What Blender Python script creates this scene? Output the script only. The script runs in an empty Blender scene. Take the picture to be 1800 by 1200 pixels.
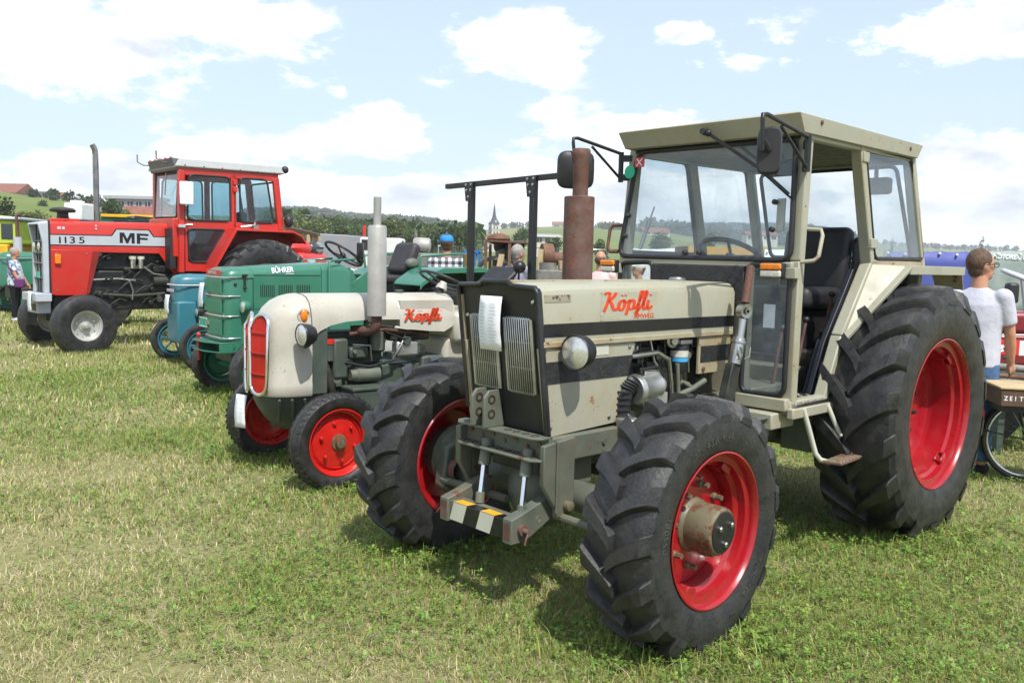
import bpy, bmesh, math, random
import numpy as np
from mathutils import Vector, Matrix, Quaternion
random.seed(7); np.random.seed(7)
R_ = math.radians; PI = math.pi
sc = bpy.context.scene; COL = sc.collection
# ---------------------------------------------------------------- camera, sky, sun, exposure
cd = bpy.data.cameras.new('camera'); cam = bpy.data.objects.new('camera', cd); COL.objects.link(cam); sc.camera = cam
CAM_H = 1.63
cd.sensor_width = 36; cd.lens = 36*1500/1800; cd.clip_start = .05; cd.clip_end = 20000
cam.location = (0, 0, CAM_H)
cam.rotation_mode = 'QUATERNION'
_r = Matrix.Rotation(R_(90-5.43), 3, 'X') @ Matrix.Rotation(R_(1.31), 3, 'Z')
cam.rotation_quaternion = _r.to_quaternion()
sun_dir = Vector((.40, -.90, 0)).normalized()*math.cos(R_(57)) + Vector((0, 0, math.sin(R_(57))))
sl = bpy.data.lights.new('sun', 'SUN'); sl.energy = 3.7; sl.angle = R_(.55); sl.color = (1, .955, .88)
so = bpy.data.objects.new('sun', sl); COL.objects.link(so)
so.rotation_mode = 'QUATERNION'; so.rotation_quaternion = sun_dir.to_track_quat('Z', 'Y'); so.location = (6, -12, 20)
sc.view_settings.view_transform = 'Standard'; sc.view_settings.look = 'None'; sc.view_settings.gamma = 1
sc.view_settings.use_curve_mapping = False; sc.view_settings.exposure = .66
sc.render.engine = 'CYCLES'; sc.cycles.max_bounces = 8; sc.cycles.transparent_max_bounces = 16
F_ = 1500.
def ray(u, v):
    a = (u-900)/F_; b = (600-v)/F_; p, r = R_(5.43), R_(1.31)
    X = a*math.cos(r)-b*math.sin(r); U = a*math.sin(r)+b*math.cos(r)
    return Vector((X, math.cos(p)+U*math.sin(p), -math.sin(p)+U*math.cos(p)))
def at(u, v, Y):
    d = ray(u, v); return d*(Y/d.y)+Vector((0, 0, CAM_H))

wd = bpy.data.worlds.new('World'); sc.world = wd; wd.use_nodes = True
def build_sky():
    nt = wd.node_tree; N = nt.nodes; L = nt.links; N.clear()
    def n(t, **k):
        x = N.new(t)
        for a, b in k.items(): setattr(x, a, b)
        return x
    def val(sock, v):
        if isinstance(v, bpy.types.NodeSocket): L.new(v, sock)
        else: sock.default_value = v
    def m(op, a, b=0., c=0., clamp=False):
        x = n('ShaderNodeMath', operation=op, use_clamp=clamp)
        for i, q in enumerate((a, b, c)): val(x.inputs[i], q)
        return x.outputs[0]
    sky = n('ShaderNodeTexSky', sky_type='NISHITA'); sky.sun_disc = False
    sky.sun_elevation = R_(57); sky.sun_rotation = math.atan2(sun_dir.x, sun_dir.y)
    sky.altitude = 500; sky.air_density = 1.; sky.dust_density = 1.2; sky.ozone_density = 1.2
    tc = n('ShaderNodeTexCoord'); sp = n('ShaderNodeSeparateXYZ'); L.new(tc.outputs['Generated'], sp.inputs[0])
    x, y, z = sp.outputs
    az = m('ARCTAN2', x, y); el = m('ARCSINE', z)
    nz = n('ShaderNodeTexNoise'); nz.inputs['Scale'].default_value = 6.5; nz.inputs['Detail'].default_value = 12; nz.inputs['Roughness'].default_value = .6
    cv = n('ShaderNodeCombineXYZ'); L.new(az, cv.inputs[0]); L.new(m('MULTIPLY', el, 2.2), cv.inputs[1]); L.new(cv.outputs[0], nz.inputs['Vector'])
    n2 = n('ShaderNodeTexNoise'); n2.inputs['Scale'].default_value = 2.1; n2.inputs['Detail'].default_value = 4
    L.new(cv.outputs[0], n2.inputs['Vector'])
    # clouds seen in the photograph: (px, py, half width, half height)
    blobs = [(120, 60, 330, 95), (330, 30, 200, 60), (60, 110, 160, 55), (900, 100, 170, 55), (960, 60, 110, 50), (1560, 60, 190, 60), (1680, 50, 180, 60),
             (1185, 55, 50, 22), (620, 250, 160, 42), (700, 225, 75, 36), (1040, 225, 120, 55), (985, 205, 60, 40), (1090, 245, 120, 50),
             (350, 270, 60, 20), (250, 320, 150, 35), (620, 335, 330, 36), (1640, 265, 90, 40), (1720, 300, 180, 60), (1100, 330, 260, 60), (1700, 380, 200, 45), (420, 370, 300, 40), (900, 370, 300, 40)]
    acc = None
    for (u, v, w, h) in blobs:
        d = ray(u, v).normalized(); a0 = math.atan2(d.x, d.y); e0 = math.asin(d.z)
        c = math.cos(a0)**1.0
        dx = m('MULTIPLY', m('SUBTRACT', az, a0), F_/w/(c if c > .5 else .5)*.9)
        dy = m('MULTIPLY', m('SUBTRACT', el, e0), F_/h)
        q = m('SUBTRACT', 1., m('SQRT', m('ADD', m('MULTIPLY', dx, dx), m('MULTIPLY', dy, dy))))
        acc = q if acc is None else m('MAXIMUM', acc, q)
    acc = m('MAXIMUM', acc, -1.2)
    # away from the frame the same broken cloud goes on
    out = m('SMOOTH_MIN', 1., m('MULTIPLY', m('SUBTRACT', m('ABSOLUTE', az), .62), 4.), .1)
    up = m('MULTIPLY', m('SUBTRACT', el, .40), 4.)
    outm = m('MINIMUM', 1., m('MAXIMUM', 0., m('MAXIMUM', out, up)))
    free = m('MULTIPLY', m('SUBTRACT', n2.outputs[0], .52), 5.)
    mixd = n('ShaderNodeMix'); L.new(outm, mixd.inputs[0]); L.new(acc, mixd.inputs[2]); L.new(free, mixd.inputs[3])
    dens = m('ADD', m('MULTIPLY', mixd.outputs[0], 1.0), m('MULTIPLY', m('SUBTRACT', nz.outputs[0], .515), 4.4))
    hz = m('MULTIPLY', m('SUBTRACT', .14, el), 6.5)
    dens = m('ADD', dens, m('MAXIMUM', 0., hz))
    mask = n('ShaderNodeMapRange', interpolation_type='SMOOTHSTEP'); L.new(dens, mask.inputs[0]); mask.inputs[1].default_value = -.02; mask.inputs[2].default_value = .42
    # thick parts are a little greyer below
    n3 = n('ShaderNodeTexNoise'); n3.inputs['Scale'].default_value = 9; n3.inputs['Detail'].default_value = 6
    L.new(cv.outputs[0], n3.inputs['Vector'])
    sh = n('ShaderNodeMapRange'); L.new(n3.outputs[0], sh.inputs[0]); sh.inputs[1].default_value = .34; sh.inputs[2].default_value = .60
    cc = n('ShaderNodeMix', data_type='RGBA'); L.new(sh.outputs[0], cc.inputs[0]); cc.inputs[6].default_value = (4.3, 4.5, 5.0, 1); cc.inputs[7].default_value = (9.5, 9.5, 9.4, 1)
    # thin veil and summer haze whiten the blue
    veil = n('ShaderNodeMix', data_type='RGBA'); veil.inputs[0].default_value = .62
    L.new(sky.outputs[0], veil.inputs[6]); veil.inputs[7].default_value = (4.3, 5.2, 6.1, 1)
    mx = n('ShaderNodeMix', data_type='RGBA'); L.new(m('MULTIPLY', mask.outputs[0], .94), mx.inputs[0]); L.new(veil.outputs[2], mx.inputs[6]); L.new(cc.outputs[2], mx.inputs[7])
    bg = n('ShaderNodeBackground'); bg.inputs[1].default_value = .125; L.new(mx.outputs[2], bg.inputs[0])
    o = n('ShaderNodeOutputWorld'); L.new(bg.outputs[0], o.inputs[0])
build_sky()

# ---------------------------------------------------------------- mesh helpers
class MB:
    def __init__(s): s.v = []; s.f = []; s.m = []; s.mi = 0
    def add(s, vs, fs):
        k = len(s.v); s.v += [tuple(q) for q in vs]; s.f += [tuple(i+k for i in f) for f in fs]; s.m += [s.mi]*len(fs); return s
    def box(s, x0, x1, y0, y1, z0, z1, M=None):
        vs = [Vector((x, y, z)) for x in (x0, x1) for y in (y0, y1) for z in (z0, z1)]
        if M: vs = [M @ q for q in vs]
        return s.add(vs, [(0, 1, 3, 2), (4, 6, 7, 5), (0, 4, 5, 1), (2, 3, 7, 6), (0, 2, 6, 4), (1, 5, 7, 3)])
    def prism(s, pts, ax, a, b, M=None):
        def P(p, t): return {'x': (t, p[0], p[1]), 'y': (p[0], t, p[1]), 'z': (p[0], p[1], t)}[ax]
        n = len(pts); vs = [Vector(P(p, a)) for p in pts]+[Vector(P(p, b)) for p in pts]
        if M: vs = [M @ q for q in vs]
        return s.add(vs, [tuple(range(n)), tuple(range(2*n-1, n-1, -1))]+[(i, (i+1) % n, n+(i+1) % n, n+i) for i in range(n)])
    def slab(s, pts, t):       # 3D polygon thickened along a vector
        n = len(pts); t = Vector(t); vs = [Vector(p) for p in pts]+[Vector(p)+t for p in pts]
        return s.add(vs, [tuple(range(n)), tuple(range(2*n-1, n-1, -1))]+[(i, (i+1) % n, n+(i+1) % n, n+i) for i in range(n)])
    def bar(s, p, q, w, h, up=(0, 0, 1)):
        p, q = Vector(p), Vector(q); d = (q-p).normalized(); u = Vector(up)
        if abs(d.dot(u)) > .98: u = Vector((1, 0, 0))
        a = d.cross(u).normalized()*w/2; b = a.cross(d).normalized()*h/2
        return s.add([p-a-b, p+a-b, p+a+b, p-a+b, q-a-b, q+a-b, q+a+b, q-a+b], [(0, 1, 2, 3), (7, 6, 5, 4), (0, 4, 5, 1), (1, 5, 6, 2), (2, 6, 7, 3), (3, 7, 4, 0)])
    def loft(s, rings, caps=True, closed=True, loop=False):
        n = len(rings[0]); vs = [q for r in rings for q in r]; fs = []
        m = len(rings)
        for i in range(m if loop else m-1):
            for j in range(n if closed else n-1):
                a, b = i*n+j, i*n+(j+1) % n; c = ((i+1) % m)*n
                fs.append((a, b, c+(j+1) % n, c+j))
        if caps and not loop and closed: fs += [tuple(range(n-1, -1, -1)), tuple((m-1)*n+j for j in range(n))]
        return s.add(vs, fs)
    def tube(s, pts, r, n=8, loop=False, caps=True):
        pts = [Vector(p) for p in pts]; m = len(pts); rs = r if isinstance(r, (list, tuple)) else [r]*m
        T = []
        for i in range(m):
            a = pts[i-1] if (i or loop) else pts[i]; b = pts[(i+1) % m] if (i < m-1 or loop) else pts[i]
            T.append((b-a).normalized())
        u = Vector((0, 0, 1)) if abs(T[0].z) < .9 else Vector((1, 0, 0))
        u = (u-T[0]*u.dot(T[0])).normalized(); rings = []
        for i in range(m):
            u = (u-T[i]*u.dot(T[i])).normalized(); w = T[i].cross(u)
            rings.append([pts[i]+(u*math.cos(2*PI*k/n)+w*math.sin(2*PI*k/n))*rs[i] for k in range(n)])
        return s.loft(rings, caps, True, loop)
    def cyl(s, p, q, r, r2=None, n=20): return s.tube([p, q], [r, r if r2 is None else r2], n)
    def lathe(s, prof, o=(0, 0, 0), d=(0, 1, 0), n=32, loop=False, caps=False):
        o, d = Vector(o), Vector(d).normalized(); u = Vector((0, 0, 1)) if abs(d.z) < .9 else Vector((1, 0, 0))
        u = (u-d*u.dot(d)).normalized(); w = d.cross(u)
        rings = [[o+d*a+(u*math.cos(2*PI*k/n)+w*math.sin(2*PI*k/n))*r for k in range(n)] for a, r in prof]
        return s.loft(rings, caps, True, loop)
    def sph(s, c, r, nu=16, nv=10, M=None):
        c = Vector(c); r = Vector(r if hasattr(r, '__len__') else (r, r, r)); rings = []
        for i in range(nv+1):
            t = PI*(i/nv); t = min(max(t, .02), PI-.02)
            q = [Vector((r.x*math.sin(t)*math.cos(2*PI*k/nu), r.y*math.sin(t)*math.sin(2*PI*k/nu), r.z*math.cos(t))) for k in range(nu)]
            rings.append([c+(M @ p if M else p) for p in q])
        return s.loft(rings, True)
    def join(s, o, M=None):
        return s.add([M @ Vector(q) for q in o.v] if M else o.v, o.f)
def mirror_y(mb):
    o = MB(); o.v = [(x, -y, z) for x, y, z in mb.v]; o.f = [f[::-1] for f in mb.f]; o.m = list(mb.m); return o

def mesh(name, mb, mats, ang=35, smooth=True):
    me = bpy.data.meshes.new(name); me.from_pydata(mb.v, [], mb.f)
    bm = bmesh.new(); bm.from_mesh(me); bmesh.ops.recalc_face_normals(bm, faces=bm.faces); bm.to_mesh(me); bm.free()
    for q in (mats if isinstance(mats, (list, tuple)) else [mats]): me.materials.append(q)
    if any(mb.m): me.polygons.foreach_set('material_index', mb.m)
    if smooth:
        me.shade_smooth(); me.set_sharp_from_angle(angle=R_(ang))
    return me
def link(name, me, parent=None, loc=None, rot=None):
    o = bpy.data.objects.new(name, me); COL.objects.link(o)
    if parent: o.parent = parent
    if loc is not None: o.location = loc
    if rot is not None: o.rotation_euler = rot
    return o
def obj(name, mb, mats, parent=None, bev=0, seg=2, ang=35, sub=0, label=None, loc=None, rot=None, smooth=True):
    o = link(name, mesh(name, mb, mats, ang, smooth), parent, loc, rot)
    if bev:
        b = o.modifiers.new('b', 'BEVEL'); b.width = bev; b.segments = seg; b.limit_method = 'ANGLE'; b.angle_limit = R_(40)
    if sub:
        b = o.modifiers.new('s', 'SUBSURF'); b.levels = sub; b.render_levels = sub
    if label: o['label'] = label
    return o
def tag(o, label=None, cat=None, group=None, kind=None):
    for k, v in (('label', label), ('category', cat), ('group', group), ('kind', kind)):
        if v: o[k] = v
    return o
def thing(name, label, cat, loc=(0, 0, 0), rz=0, group=None):
    o = bpy.data.objects.new(name, None); COL.objects.link(o); o.location = loc; o.rotation_euler = (0, 0, rz); o.empty_display_size = .2
    return tag(o, label, cat, group)
def part(name, parent, loc=(0, 0, 0), rot=(0, 0, 0)):
    o = bpy.data.objects.new(name, None); COL.objects.link(o); o.parent = parent; o.location = loc; o.rotation_euler = rot; o.empty_display_size = .1
    return o
def tractor_rz(yaw): t = R_(yaw); return math.atan2(-math.cos(t), -math.sin(t))

# ---------------------------------------------------------------- materials
def mat(name, col, rough=.5, metal=0., var=.12, vs=5., bump=0., bs=60., rust=0., rcol=(.10, .035, .014), rs=7., dirt=0., dcol=(.22, .18, .12), ds=3., spec=.5, coat=0., streak=1., chip=0., ccol=(.05, .035, .025), speck=0.):
    m = bpy.data.materials.new(name); m.use_nodes = True; nt = m.node_tree; N = nt.nodes; L = nt.links
    b = N['Principled BSDF']; b.inputs['Metallic'].default_value = metal; b.inputs['Specular IOR Level'].default_value = spec
    if coat: b.inputs['Coat Weight'].default_value = coat; b.inputs['Coat Roughness'].default_value = .12
    tc = N.new('ShaderNodeTexCoord')
    def noise(s, det=6, ro=.6, st=1.):
        q = N.new('ShaderNodeTexNoise'); q.inputs['Scale'].default_value = s; q.inputs['Detail'].default_value = det; q.inputs['Roughness'].default_value = ro
        if st != 1.:
            mp = N.new('ShaderNodeMapping'); mp.inputs['Scale'].default_value = (1, 1, st); L.new(tc.outputs['Object'], mp.inputs[0]); L.new(mp.outputs[0], q.inputs['Vector'])
        else: L.new(tc.outputs['Object'], q.inputs['Vector'])
        return q.outputs[0]
    def rng(sock, a, b_, c, d):
        q = N.new('ShaderNodeMapRange'); L.new(sock, q.inputs[0]); q.inputs[1].default_value = a; q.inputs[2].default_value = b_; q.inputs[3].default_value = c; q.inputs[4].default_value = d
        return q.outputs[0]
    def mixc(f, a, c):
        q = N.new('ShaderNodeMix'); q.data_type = 'RGBA'
        if isinstance(f, float): q.inputs[0].default_value = f
        else: L.new(f, q.inputs[0])
        for i, s_ in ((6, a), (7, c)):
            if isinstance(s_, bpy.types.NodeSocket): L.new(s_, q.inputs[i])
            else: q.inputs[i].default_value = (*s_, 1)
        return q.outputs[2]
    c = mixc(rng(noise(vs), .3, .7, 0, 1), [x*(1-var) for x in col], [min(1, x*(1+var)) for x in col])
    ro = rng(noise(vs*3.1), .3, .7, max(.03, rough-.08), min(1, rough+.08))
    if dirt:
        c = mixc(rng(noise(ds, 9, .68, streak), .62-dirt*.35, .78, 0, min(.85, .35+dirt)), c, dcol)
    if chip:
        f = rng(noise(rs*4.3, 8, .7), .74-chip*.2, .75-chip*.2, 0, 1); c = mixc(f, c, ccol)
    if speck:
        f = rng(noise(85, 3, .5), .735-speck*.05, .75-speck*.05, 0, 1); c = mixc(f, c, (.035, .028, .02))
        f = rng(noise(2.2, 7, .75, .25), .56, .72, 0, .55); c = mixc(f, c, [x*.72 for x in col])
    if rust:
        f = rng(noise(rs, 10, .72), .70-rust*.3, .73-rust*.3, 0, 1)
        r2 = mixc(rng(noise(rs*5), .35, .65, 0, 1), rcol, [x*2.2 for x in rcol]); c = mixc(f, c, r2)
        q = N.new('ShaderNodeMix'); L.new(f, q.inputs[0]); L.new(ro, q.inputs[2]); q.inputs[3].default_value = .85; ro = q.outputs[0]
    L.new(c, b.inputs['Base Color']); L.new(ro, b.inputs['Roughness'])
    if bump:
        bp = N.new('ShaderNodeBump'); bp.inputs['Strength'].default_value = bump; bp.inputs['Distance'].default_value = .01
        L.new(noise(bs, 8, .65), bp.inputs['Height']); L.new(bp.outputs[0], b.inputs['Normal'])
    return m
def glass(name, tint=(.95, .975, .985), dust=.04, dcol=(.55, .62, .7)):
    m = bpy.data.materials.new(name); m.use_nodes = True; nt = m.node_tree; N = nt.nodes; L = nt.links; N.clear()
    t = N.new('ShaderNodeBsdfTransparent'); t.inputs[0].default_value = (*tint, 1)
    g = N.new('ShaderNodeBsdfGlossy'); g.inputs['Roughness'].default_value = .02
    lw = N.new('ShaderNodeLayerWeight'); lw.inputs[0].default_value = .5
    pw = N.new('ShaderNodeMath'); pw.operation = 'POWER'; L.new(lw.outputs['Facing'], pw.inputs[0]); pw.inputs[1].default_value = 4.5
    fr = N.new('ShaderNodeMath'); fr.operation = 'MULTIPLY_ADD'; L.new(pw.outputs[0], fr.inputs[0]); fr.inputs[1].default_value = .9; fr.inputs[2].default_value = .035
    a = N.new('ShaderNodeMixShader'); L.new(fr.outputs[0], a.inputs[0]); L.new(t.outputs[0], a.inputs[1]); L.new(g.outputs[0], a.inputs[2])
    d = N.new('ShaderNodeBsdfDiffuse'); d.inputs[0].default_value = (*dcol, 1)
    nz = N.new('ShaderNodeTexNoise'); nz.inputs['Scale'].default_value = 3; nz.inputs['Detail'].default_value = 6
    tc = N.new('ShaderNodeTexCoord'); L.new(tc.outputs['Object'], nz.inputs['Vector'])
    mr = N.new('ShaderNodeMapRange'); L.new(nz.outputs[0], mr.inputs[0]); mr.inputs[1].default_value = .3; mr.inputs[2].default_value = .7; mr.inputs[3].default_value = dust*.5; mr.inputs[4].default_value = dust*1.5
    x = N.new('ShaderNodeMixShader'); L.new(mr.outputs[0], x.inputs[0]); L.new(a.outputs[0], x.inputs[1]); L.new(d.outputs[0], x.inputs[2])
    o = N.new('ShaderNodeOutputMaterial'); L.new(x.outputs[0], o.inputs[0])
    return m
M = {}
M['beige'] = mat('beige_paint', (.345, .340, .268), .46, var=.10, vs=3, rust=.17, rs=6, rcol=(.14, .06, .02), dirt=.5, dcol=(.27, .225, .135), ds=3, chip=.34, bump=.05, bs=25, speck=.5)
M['beige_rust'] = mat('beige_paint_rusty', (.33, .30, .21), .55, var=.14, rust=.34, rs=9, dirt=.6, dcol=(.28, .16, .06), ds=6)
M['chassis'] = mat('grey_green_chassis', (.105, .122, .098), .55, var=.25, rust=.30, rs=9, rcol=(.07, .028, .013), dirt=.55, dcol=(.15, .125, .085), chip=.4, bump=.08)
M['black'] = mat('black_paint', (.012, .013, .015), .42, var=.3, chip=.12, ccol=(.12, .11, .08), dirt=.25, dcol=(.06, .055, .05), bump=.05, rs=6)
M['crackle'] = mat('cracked_black_film', (.022, .022, .024), .5, var=.5, vs=24, bump=.8, bs=45, chip=.28, ccol=(.16, .15, .11), rs=5)
M['stripe'] = mat('black_stripe', (.01, .01, .012), .3, var=.2, dirt=.15, dcol=(.05, .05, .05))
M['rubber'] = mat('tyre_rubber', (.0125, .0135, .0165), .5, var=.4, vs=14, dirt=.7, dcol=(.050, .048, .046), ds=16, bump=.5, bs=55, spec=.55, speck=.7)
M['rubber_dark'] = mat('dark_tyre_rubber', (.0100, .0108, .013), .46, var=.35, vs=12, dirt=.65, dcol=(.052, .049, .045), ds=12, bump=.4, bs=55, spec=.55)
M['seal'] = mat('rubber_seal', (.015, .016, .018), .5, var=.2)
M['red_rim'] = mat('red_rim_paint', (.33, .004, .011), .3, var=.2, rust=.16, rs=10, dirt=.42, dcol=(.12, .022, .018), ds=5, coat=.3, chip=.3, ccol=(.06, .02, .015))
M['hub'] = mat('worn_hub_paint', (.145, .135, .085), .5, var=.3, rust=.62, rs=16, rcol=(.075, .03, .014), dirt=.5, dcol=(.07, .045, .025), ds=10)
M['hole'] = mat('painted_hole_shade', (.030, .018, .012), .8, var=.4)  # dark brown stands in for the shade inside holes
M['steel'] = mat('bare_steel', (.45, .45, .44), .34, 1., var=.2, rust=.12, rs=12)
M['chrome'] = mat('chrome', (.75, .76, .78), .14, 1., var=.08)
M['alu'] = mat('cast_aluminium', (.55, .56, .56), .38, .85, var=.25, dirt=.4, dcol=(.12, .11, .1))
M['engine'] = mat('oily_engine', (.028, .031, .028), .5, var=.5, vs=12, dirt=.4, dcol=(.07, .055, .04), bump=.3, bs=40)
M['dark'] = mat('dark_plastic', (.018, .018, .02), .5, var=.25)
M['rustpipe'] = mat('rusted_exhaust', (.105, .048, .036), .72, var=.35, vs=10, rust=.45, rs=14, rcol=(.085, .032, .018), dirt=.5, dcol=(.16, .12, .105), ds=9, bump=.25, bs=70)
M['lamp_glass'] = mat('lamp_glass', (.62, .64, .63), .14, .6, var=.14, vs=60, spec=.8, coat=.9, bump=.12, bs=120)
M['amber'] = mat('amber_lens', (.75, .20, .01), .15, 0, var=.2, vs=60, coat=.6)
M['white_lens'] = mat('white_lens', (.55, .53, .47), .2, 0, var=.2, vs=60, coat=.5)
M['paper'] = mat('paper', (.80, .82, .86), .7, 0, var=.04)
M['ink'] = mat('ink', (.12, .13, .18), .7)
M['letter_red'] = mat('red_lettering', (.62, .055, .014), .5, var=.15)
M['seat'] = mat('grey_vinyl_seat', (.028, .026, .030), .55, var=.2, bump=.1)
M['navy'] = mat('navy_panel', (.012, .015, .024), .45, var=.15)
M['glass'] = glass('cab_glass', dust=.06)
M['mirror'] = mat('mirror_glass', (.8, .8, .8), .03, 1.)
M['yellow'] = mat('warning_yellow', (.62, .33, .02), .5, rust=.1, rs=14, chip=.2)
M['oldwhite'] = mat('warning_white', (.5, .5, .42), .55, rust=.08, rs=14, chip=.3)
M['wood'] = mat('weathered_wood', (.30, .22, .14), .75, var=.3, vs=12, bump=.3)
# ---------------------------------------------------------------- wheels
def ag_tyre(Ro, W, rr, nl, lh=.035, lw=.05, sweep=.5, cur=.75):
    """lugged drive tyre, axis along y, chevrons pointing the rolling way"""
    b = MB(); Rc = Ro-lh; h = W/2
    prof = [(-h*.88, rr), (-h*.93, rr+.02), (-h*.985, rr+(Rc-rr)*.35), (-h*1.0, rr+(Rc-rr)*.55), (-h*.95, rr+(Rc-rr)*.8), (-h*.86, Rc-.022), (-h*.6, Rc-.004), (0, Rc)]
    prof = prof+[(-y, r) for y, r in prof[-2::-1]]
    b.lathe(prof, n=72)
    b.lathe([(-h*.88, rr), (-h*.7, rr-.004), (h*.7, rr-.004), (h*.88, rr)], n=48)
    def surf(y):         # carcass radius under |y|
        pts = [(0, Rc), (h*.6, Rc-.004), (h*.86, Rc-.022), (h*.95, rr+(Rc-rr)*.8)]
        for (a, ra), (c, rc) in zip(pts, pts[1:]):
            if y <= c: return ra+(rc-ra)*(y-a)/(c-a)
        return pts[-1][1]
    K = 9
    for sgn in (1, -1):
        for i in range(nl):
            th0 = 2*PI*(i+(.5 if sgn < 0 else 0))/nl; rings = []
            for k in range(K):
                t = k/(K-1); y = .015*0+(-.01+(h*.985+.01)*t)
                th = th0+sweep/Ro*(t**cur)*h*1.15
                rb = surf(abs(y))
                top = Ro-.012*t*t if t < .84 else Ro-.010-(Ro-.010-rb-.006)*((t-.84)/.16)**1.5*.55
                if k == K-1: top = rb+.016
                w = lw*(1.0-.25*(1-t)+.42*max(0, t-.55)); wb = w*1.35
                ring = []
                for (ww, r_) in ((-wb, rb-.012), (-w*1.14, rb+(top-rb)*.45), (-w*.97, top-.004), (-w*.90, top), (w*.90, top), (w*.97, top-.004), (w*1.14, rb+(top-rb)*.45), (wb, rb-.012)):
                    # shift across the sloped lug so that its flanks stay parallel to it
                    a = th+ww/2/Ro; ring.append((math.cos(a)*r_, sgn*(y+0), math.sin(a)*r_))
                rings.append(ring)
            b.loft(rings, True, False)
            n0 = len(rings[0]); base = len(b.v)-K*n0
            b.f += [tuple(base+j for j in range(n0)), tuple(base+(K-1)*n0+j for j in range(n0))]; b.m += [0, 0]
    return b
def rib_tyre(Ro, W, rr, ribs=4, blocks=0, bd=.012):
    b = MB(); h = W/2; g = .010
    prof = [(-h*.70, rr), (-h*.86, rr+.014), (-h*1.0, rr+(Ro-rr)*.48), (-h*.95, rr+(Ro-rr)*.74), (-h*.80, Ro-.018)]
    tread = []
    for i in range(ribs):
        y0 = -h*.76+i*(h*1.52/ribs); y1 = y0+h*1.52/ribs*.72; c = lambda y: Ro-.022*(abs(y)/h)**2
        tread += [(y0, c(y0)), (y1, c(y1))]
        if i < ribs-1: tread += [(y1+.004, c(y1)-g), (y0+h*1.52/ribs-.004, c(y0)-g)]
    prof = prof+tread+[(-y, r) for y, r in prof[::-1]]
    b.lathe(prof, n=64); b.lathe([(-h*.7, rr), (-h*.6, rr-.004), (h*.6, rr-.004), (h*.7, rr)], n=40)
    for sgn in (1, -1):
        for i in range(blocks):
            a0 = 2*PI*(i+(.5 if sgn < 0 else 0))/blocks; a1 = a0+2*PI/blocks*.58; rs = []
            for (y, r0, r1) in ((h*.60, Ro-.03, Ro+.001), (h*.82, Ro-.035, Ro-.010), (h*.97, Ro-.055, Ro-.040)):
                rs.append([(math.cos(a)*r, sgn*y, math.sin(a)*r) for a, r in ((a0, r0), (a0+.01, r1), (a1-.01, r1), (a1, r0))])
            b.loft(rs, True)
    return b
def barrel(b, yo, rl, deep=.05):
    b.lathe([(yo-.004, rl-.006), (yo+.004, rl-.001), (yo+.006, rl-.008), (yo-.004, rl-.016), (yo-.022, rl-.022), (yo-.03, rl-.022), (yo-.036, rl-deep), (yo-.07, rl-deep-.004), (yo-.085, rl-deep-.022), (0, rl-deep-.03), (-yo+.085, rl-deep-.022), (-yo+.07, rl-deep-.004), (-yo+.036, rl-deep), (-yo+.03, rl-.022), (-yo-.004, rl-.016), (-yo-.006, rl-.006), (-yo, rl)], n=56)
MESHES = {}
def shared(key, fn):
    if key not in MESHES: MESHES[key] = fn()
    return MESHES[key]
def flip(mb, side): return mb if side > 0 else mirror_y(mb)
bolt_mb = lambda r=.012, l=.02: MB().lathe([(-.01, r), (l*.7, r), (l, r*.7), (l, .0005)], n=6, caps=True)

# ================================================================ TRACTOR 1: the big beige tractor with a cab
T1 = thing('tractor', 'large beige four-wheel-drive tractor with glazed cab and red wheels, nearest in the row', 'tractor', (1.949, 5.859, 0), tractor_rz(47.17), 'tractors parked in a row on the meadow')
HB = .27                                   # half width of the bonnet
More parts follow.
